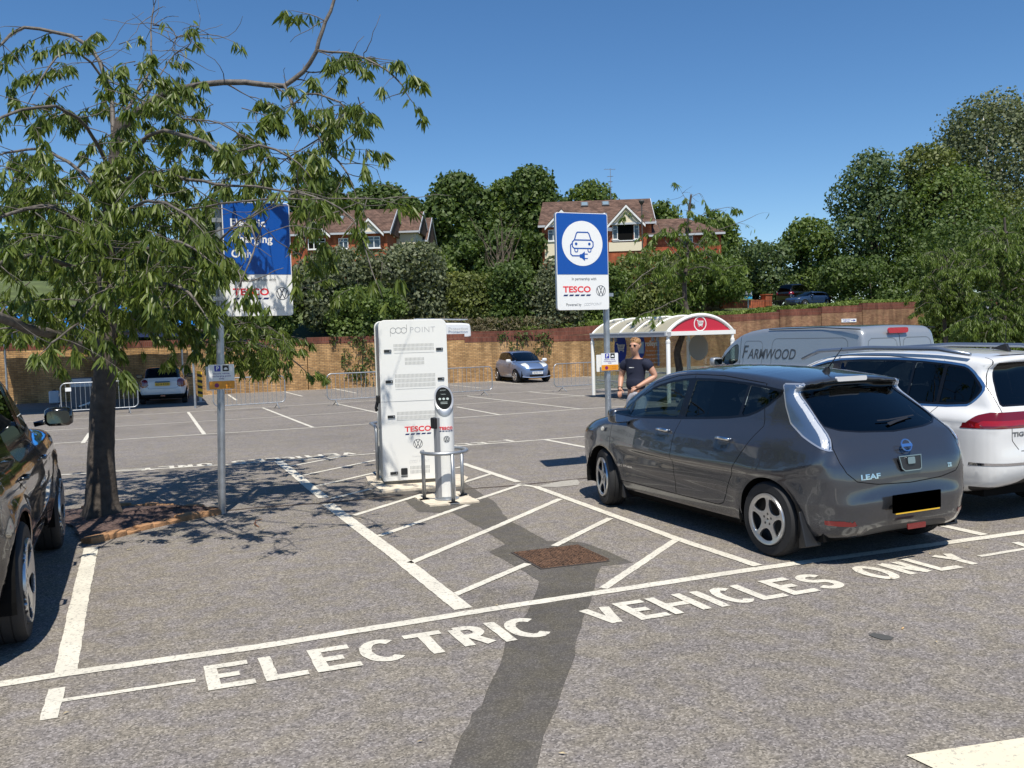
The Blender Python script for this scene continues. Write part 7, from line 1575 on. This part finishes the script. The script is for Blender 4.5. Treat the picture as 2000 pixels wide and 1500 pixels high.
cherry('small thin cherry tree with a leaning dark trunk in front of the trolley shelter', o2, D2, [(1326, 780), (1327, 720), (1322, 690), (1333, 655), (1345, 625), (1338, 590), (1337, 545), (1343, 500), (1342, 450), (1346, 410), (1350, 380)],
       [([(1345, 500), (1370, 470, -.2), (1400, 450, -.4), (1440, 436, -.6), (1476, 421, -.8)], .020, .005, .12, .8), ([(1344, 520), (1300, 470, .3), (1275, 420, .4), (1250, 410, .4)], .018, .006, .3, .5), ([(1344, 440), (1370, 420), (1400, 408), (1420, 405)], .016, .006, .8, .3),
        ([(1338, 545), (1300, 520, -.5), (1265, 530, -.9), (1230, 560, -1.2)], .028, .008, .9, .24), ([(1338, 580), (1310, 590, -.6), (1280, 605, -1), (1258, 612, -1.2)], .024, .007, .85, .24), ([(1340, 530), (1370, 520, -.5), (1400, 530, -.9), (1430, 520, -1.2)], .022, .007, .45, .34),
        ([(1344, 480), (1310, 455, .5), (1290, 460, .8), (1262, 480, 1)], .022, .007, .95, .2), ([(1347, 410), (1338, 388), (1332, 378)], .012, .005, .7, .2), ([(1350, 385), (1365, 378), (1372, 384)], .010, .005, .7, .2), ([(1344, 470), (1365, 480, -.6), (1385, 500, -.8), (1395, 520, -.9)], .016, .006, .9, .22),
        ([(1335, 640), (1318, 628, -.3), (1304, 622, -.4)], .026, .012, 0), ([(1340, 560), (1330, 540, 1), (1290, 545, 1.6), (1250, 560, 2)], .020, .007, .9, .24)], .17, .75, .7, 8, (CBARK, CTWIG, cl2), trunk_r=(.135, .028),
       extra=[(1285, 430, 1385, 520, -.9, .9, 40), (1240, 490, 1330, 560, -.9, 1.0, 16), (1330, 385, 1365, 430, -.4, .4, 5)])
def bright_tree(label, px, pyb, pxl, pxr, pyt, pylow, fac, n, seed):
    p = GG(px, pyb); p = Vector((p.x * fac, p.y * fac, -.28)); D = (R.T @ np.array([p.x, p.y, p.z - CAM_H]))[2] * -1; rn = random.Random(seed); H = lambda y: y
    trunk = [(px, 750 - (750 - pyb) * 0 + 0), (px + 2, (pylow + 750) / 2), (px - 2, pylow), (px + 3, (pylow + pyt) / 2), (px, pyt + 25)]
    base_y = P_px(p)[1]; trunk[0] = (px, base_y)
    L = []
    for i in range(n):
        y0 = pylow - (pylow - pyt) * rn.uniform(-.05, .8); a = rn.uniform(-1, 1); q = rn.uniform(.55, 1); x1 = px + (pxr - px) * q * a if a > 0 else px + (px - pxl) * q * a; wmul = 1 - .5 * max(0, (pylow - y0) / (pylow - pyt) - .45)
        x1 = px + (x1 - px) * wmul; y1 = y0 - rn.uniform(-10, 40); L.append(([(px, y0 + 15), ((px + x1) / 2, (y0 + y1) / 2 - 12, rn.uniform(-1, 1)), (x1, y1 + 12, rn.uniform(-2, 2))], .03, .008, 1.0, .20))
    return cherry(label, p, D, trunk, L, .20, 1.0, .95, seed, (CBARK, CTWIG, cl2), trunk_r=(.15, .04), group='light green cherry trees at the right edge', nleaf=(9, 15))
def P_px(p):
    v = R.T @ np.array([p.x, p.y, p.z - CAM_H]); return 1000 + FPX * v[0] / -v[2], 750 - FPX * v[1] / -v[2]
bright_tree('light green cherry tree with a bare trunk right of the grey van', 1846, 735, 1745, 1960, 470, 610, 1.35, 26, 31)
bright_tree('light green cherry tree whose leaves hang low at the right edge', 1962, 735, 1860, 2080, 400, 640, 1.15, 34, 33)
bright_tree('light green cherry tree mostly beyond the right edge of the view', 2070, 735, 1960, 2160, 330, 600, 1.3, 20, 35)
# ------------------------------------------------------------------ the man beside the shelter
SKIN = mat('skin', (.50, .27, .18), .5); SHIRT = mat('tshirt_navy', (.010, .014, .035), .85, bump=.3, bscale=25); TROU = mat('light_trousers', (.36, .36, .40), .85, var=.1, vscale=8, bump=.3, bscale=20)
HAIRM = mat('fair_hair', (.36, .20, .09), .6, var=.3, vscale=60); SHADE = mat('sunglass', (.01, .008, .008), .15)
def skin_body(name, verts, edges, radii, m, parent, root=0, sub=2):
    me = bpy.data.meshes.new(name); me.from_pydata(verts, edges, []); me.update(); o = bpy.data.objects.new(name + '_tmp', me); COL.objects.link(o)
    k = o.modifiers.new('s', 'SKIN'); k.use_smooth_shade = True; k.branch_smoothing = .6
    for i, v in enumerate(me.skin_vertices[0].data):
        r = radii[i]; v.radius = r if isinstance(r, tuple) else (r, r); v.use_root = (i == root)
    sd = o.modifiers.new('d', 'SUBSURF'); sd.levels = sub; sd.render_levels = sub
    dg = bpy.context.evaluated_depsgraph_get(); m2 = bpy.data.meshes.new_from_object(o.evaluated_get(dg)); m2.name = name; bpy.data.objects.remove(o); m2.materials.clear(); m2.shade_smooth()
    return mkobj(name, m2, m, parent)
pm_ = DP(15.0, 1240, 664); feet = Vector((pm_.x, pm_.y, gz(pm_.y)))
man = thing('person', 'man in navy t-shirt, light grey trousers and sunglasses walking by the trolley shelter', 'person', feet, math.atan2(-.47, -.88) + PI / 2 + .10)
# own space: faces -y, x to his left (image right); 1.80 m tall
J = {}; V = []; E_ = []; Rd = []
def jn(k, p, r, to=None):
    J[k] = len(V); V.append(p); Rd.append(r)
    if to: E_.append((J[to], J[k]))
jn('pelvis', (0, .01, .96), (.135, .105)); jn('belly', (0, .0, 1.10), (.135, .10), 'pelvis'); jn('chest', (0, .01, 1.28), (.155, .11), 'belly'); jn('uchest', (0, .02, 1.40), (.13, .09), 'chest'); jn('neck0', (0, .015, 1.485), (.066, .066), 'uchest'); jn('neck', (0, .008, 1.54), (.060, .062), 'neck0')
jn('head0', (0, -.030, 1.598), (.064, .074), 'neck'); jn('head05', (0, -.020, 1.635), (.080, .100), 'head0'); jn('head1', (0, -.010, 1.69), (.088, .110), 'head05'); jn('head2', (0, .0, 1.75), (.076, .096), 'head1')
hands = {}
for s_, n_ in ((-1, 'R'), (1, 'L')):
    jn('cl' + n_, (s_ * .11, .02, 1.435), .075, 'uchest'); jn('sh' + n_, (s_ * .205, .02, 1.415), .068, 'cl' + n_)
    if n_ == 'R': el, wr = (-.285, .03, 1.16), (-.235, -.12, .975)
    else: el, wr = (.335, .06, 1.17), (.13, -.17, 1.02)
    jn('ua' + n_, tuple((np.array((s_ * .205, .02, 1.415)) + np.array(el)) / 2), .064, 'sh' + n_); jn('el' + n_, el, .052, 'ua' + n_)
    jn('fa' + n_, tuple(np.array(el) * .6 + np.array(wr) * .4), .050, 'el' + n_); jn('wr' + n_, wr, .034, 'fa' + n_)
    d = (np.array(wr) - np.array(el)); d /= np.linalg.norm(d); pa = np.array(wr) + d * .05; jn('pa' + n_, tuple(pa), (.040, .020), 'wr' + n_); hands[n_] = (np.array(wr), d)
    jn('hip' + n_, (s_ * .085, .01, .90), .098, 'pelvis'); ky = -.09 if s_ > 0 else .02
    jn('kn' + n_, (s_ * .10, ky, .50), .060, 'hip' + n_); jn('ca' + n_, (s_ * .10, ky + .05, .34), .055, 'kn' + n_); jn('an' + n_, (s_ * .10, ky + .10 if s_ > 0 else .12, .09), .038, 'ca' + n_); ft = V[J['an' + n_]]; jn('ft' + n_, (ft[0] * 1.1, ft[1] - .15, .035), (.040, .030), 'an' + n_)
body = skin_body('body', V, E_, Rd, SKIN, man)
for n_, s_ in (('R', -1), ('L', 1)):
    wr, d = hands[n_]; side_ = np.array([1.0, 0, 0]) - d * d[0]; side_ /= np.linalg.norm(side_); nrm = np.cross(d, side_); pv = []; pe = []; pr = []
    for f in range(5):
        if f < 4: root = wr + d * .085 + side_ * (-.027 + .018 * f); L_ = (.030, .034, .032, .026)[f]; dirs = [d, d * .75 + nrm * -.55, d * .35 - nrm * .9]
        else: root = wr + d * .035 - side_ * s_ * .03; L_ = .03; dirs = [d * .6 - side_ * s_ * .8, d * .9 - side_ * s_ * .2, d]
        k0 = len(pv); pv.append(tuple(root - d * .03)); pr.append(.0105); q = root; pv.append(tuple(q)); pr.append(.0098); pe.append((k0, k0 + 1))
        for i_, dd in enumerate(dirs): q = q + dd / np.linalg.norm(dd) * L_; pv.append(tuple(q)); pr.append(.0092 - .001 * i_); pe.append((k0 + 1 + i_, k0 + 2 + i_))
        o = skin_body('finger', pv, pe, pr, SKIN, man, sub=1); pv = []; pe = []; pr = []
# clothing as its own surfaces
tv = [(0, .01, .91), (0, .0, 1.10), (0, .01, 1.28), (0, .02, 1.39), (0, .018, 1.468)]; te = [(0, 1), (1, 2), (2, 3), (3, 4)]; tr_ = [(.192, .155), (.182, .150), (.205, .155), (.170, .130), (.092, .084)]
for s_, el in ((-1, V[J['elR']]), (1, V[J['elL']])):
    k = len(tv); sh = (s_ * .205, .02, 1.418); tv += [(s_ * .11, .02, 1.432), (sh[0] * .98, sh[1], sh[2] - .015), tuple(np.array(sh) * .42 + np.array(el) * .58)]; te += [(3, k), (k, k + 1), (k + 1, k + 2)]; tr_ += [(.100, .100), (.098, .098), .092]
skin_body('tshirt', tv, te, tr_, SHIRT, man, root=2)
lv = [(0, .01, 1.03), (0, .01, .90)]; le = [(0, 1)]; lr = [(.178, .142), (.175, .142)]
for n_, s_ in (('R', -1), ('L', 1)):
    k = len(lv); a = V[J['kn' + n_]]; c = V[J['an' + n_]]; lv += [(s_ * .09, .01, .84), a, ((a[0] + c[0]) / 2, (a[1] + c[1]) / 2, .3), (c[0], c[1], .10)]; le += [(1, k), (k, k + 1), (k + 1, k + 2), (k + 2, k + 3)]; lr += [.135, .100, .090, .080]
skin_body('trousers', lv, le, lr, TROU, man)
for n_ in 'RL': ft = V[J['ft' + n_]]; an = V[J['an' + n_]]; b = MB(); softbox(b, ((ft[0] + an[0]) / 2, (ft[1] + an[1]) / 2 + .01, .045), (.10, .28, .09), .6); b.build('shoe', [mat('shoe_white', (.6, .6, .6), .5)], man, smooth=True)
b = MB(); softbox(b, (0, .026, 1.755), (.170, .205, .135), .85, n=10); softbox(b, (0, .06, 1.70), (.166, .14, .14), .85, n=8); 
for k in range(60):
    a = random.uniform(0, 2 * PI); e = random.uniform(.1, 1.2); p = Vector((.07 * math.cos(a) * math.cos(e), .018 + .09 * math.sin(a) * math.cos(e), 1.765 + .055 * math.sin(e))); b.tube([p, p + Vector((random.uniform(-.015, .02), -.018, .016))], [.010, .004], 5)
b.build('hair', [HAIRM], man, smooth=True)
b = MB()
for s_ in (-1, 1): softbox(b, (s_ * .033, -.096, 1.690), (.052, .016, .040), .6); b.tube([(s_ * .056, -.09, 1.695), (s_ * .078, .0, 1.697)], .0035, 5)
b.tube([(-.01, -.102, 1.695), (.01, -.102, 1.695)], .004, 5); b.build('sunglasses', [SHADE], man, smooth=True)
b = MB(); softbox(b, (0, -.108, 1.662), (.026, .034, .042), .7); b.build('nose', [SKIN], man, smooth=True); b = MB(); softbox(b, (0, -.093, 1.626), (.046, .012, .012), .7); b.build('mouth', [mat('lips', (.36, .12, .09), .5)], man, smooth=True)
for s_ in (-1, 1): b = MB(); softbox(b, (s_ * .079, .0, 1.672), (.016, .034, .056), .7); b.build('ear', [SKIN], man, smooth=True)
wr, d = hands['R']; b = MB(); u = Vector(d).orthogonal().normalized(); w = Vector(d).cross(u); b.tube([Vector(wr) - Vector(d) * .015 + (u * math.cos(a) + w * math.sin(a)) * .033 for a in np.linspace(0, 2 * PI, 15)], .010, 6); b.build('wrist_watch', [BLACK], man)
b = MB(); b.box((-.012, -.152, 1.33), (.062, .004, .012)); b.box((.036, -.151, 1.33), (.020, .003, .006)); b.build('shirt_print', [CLEANW], man)
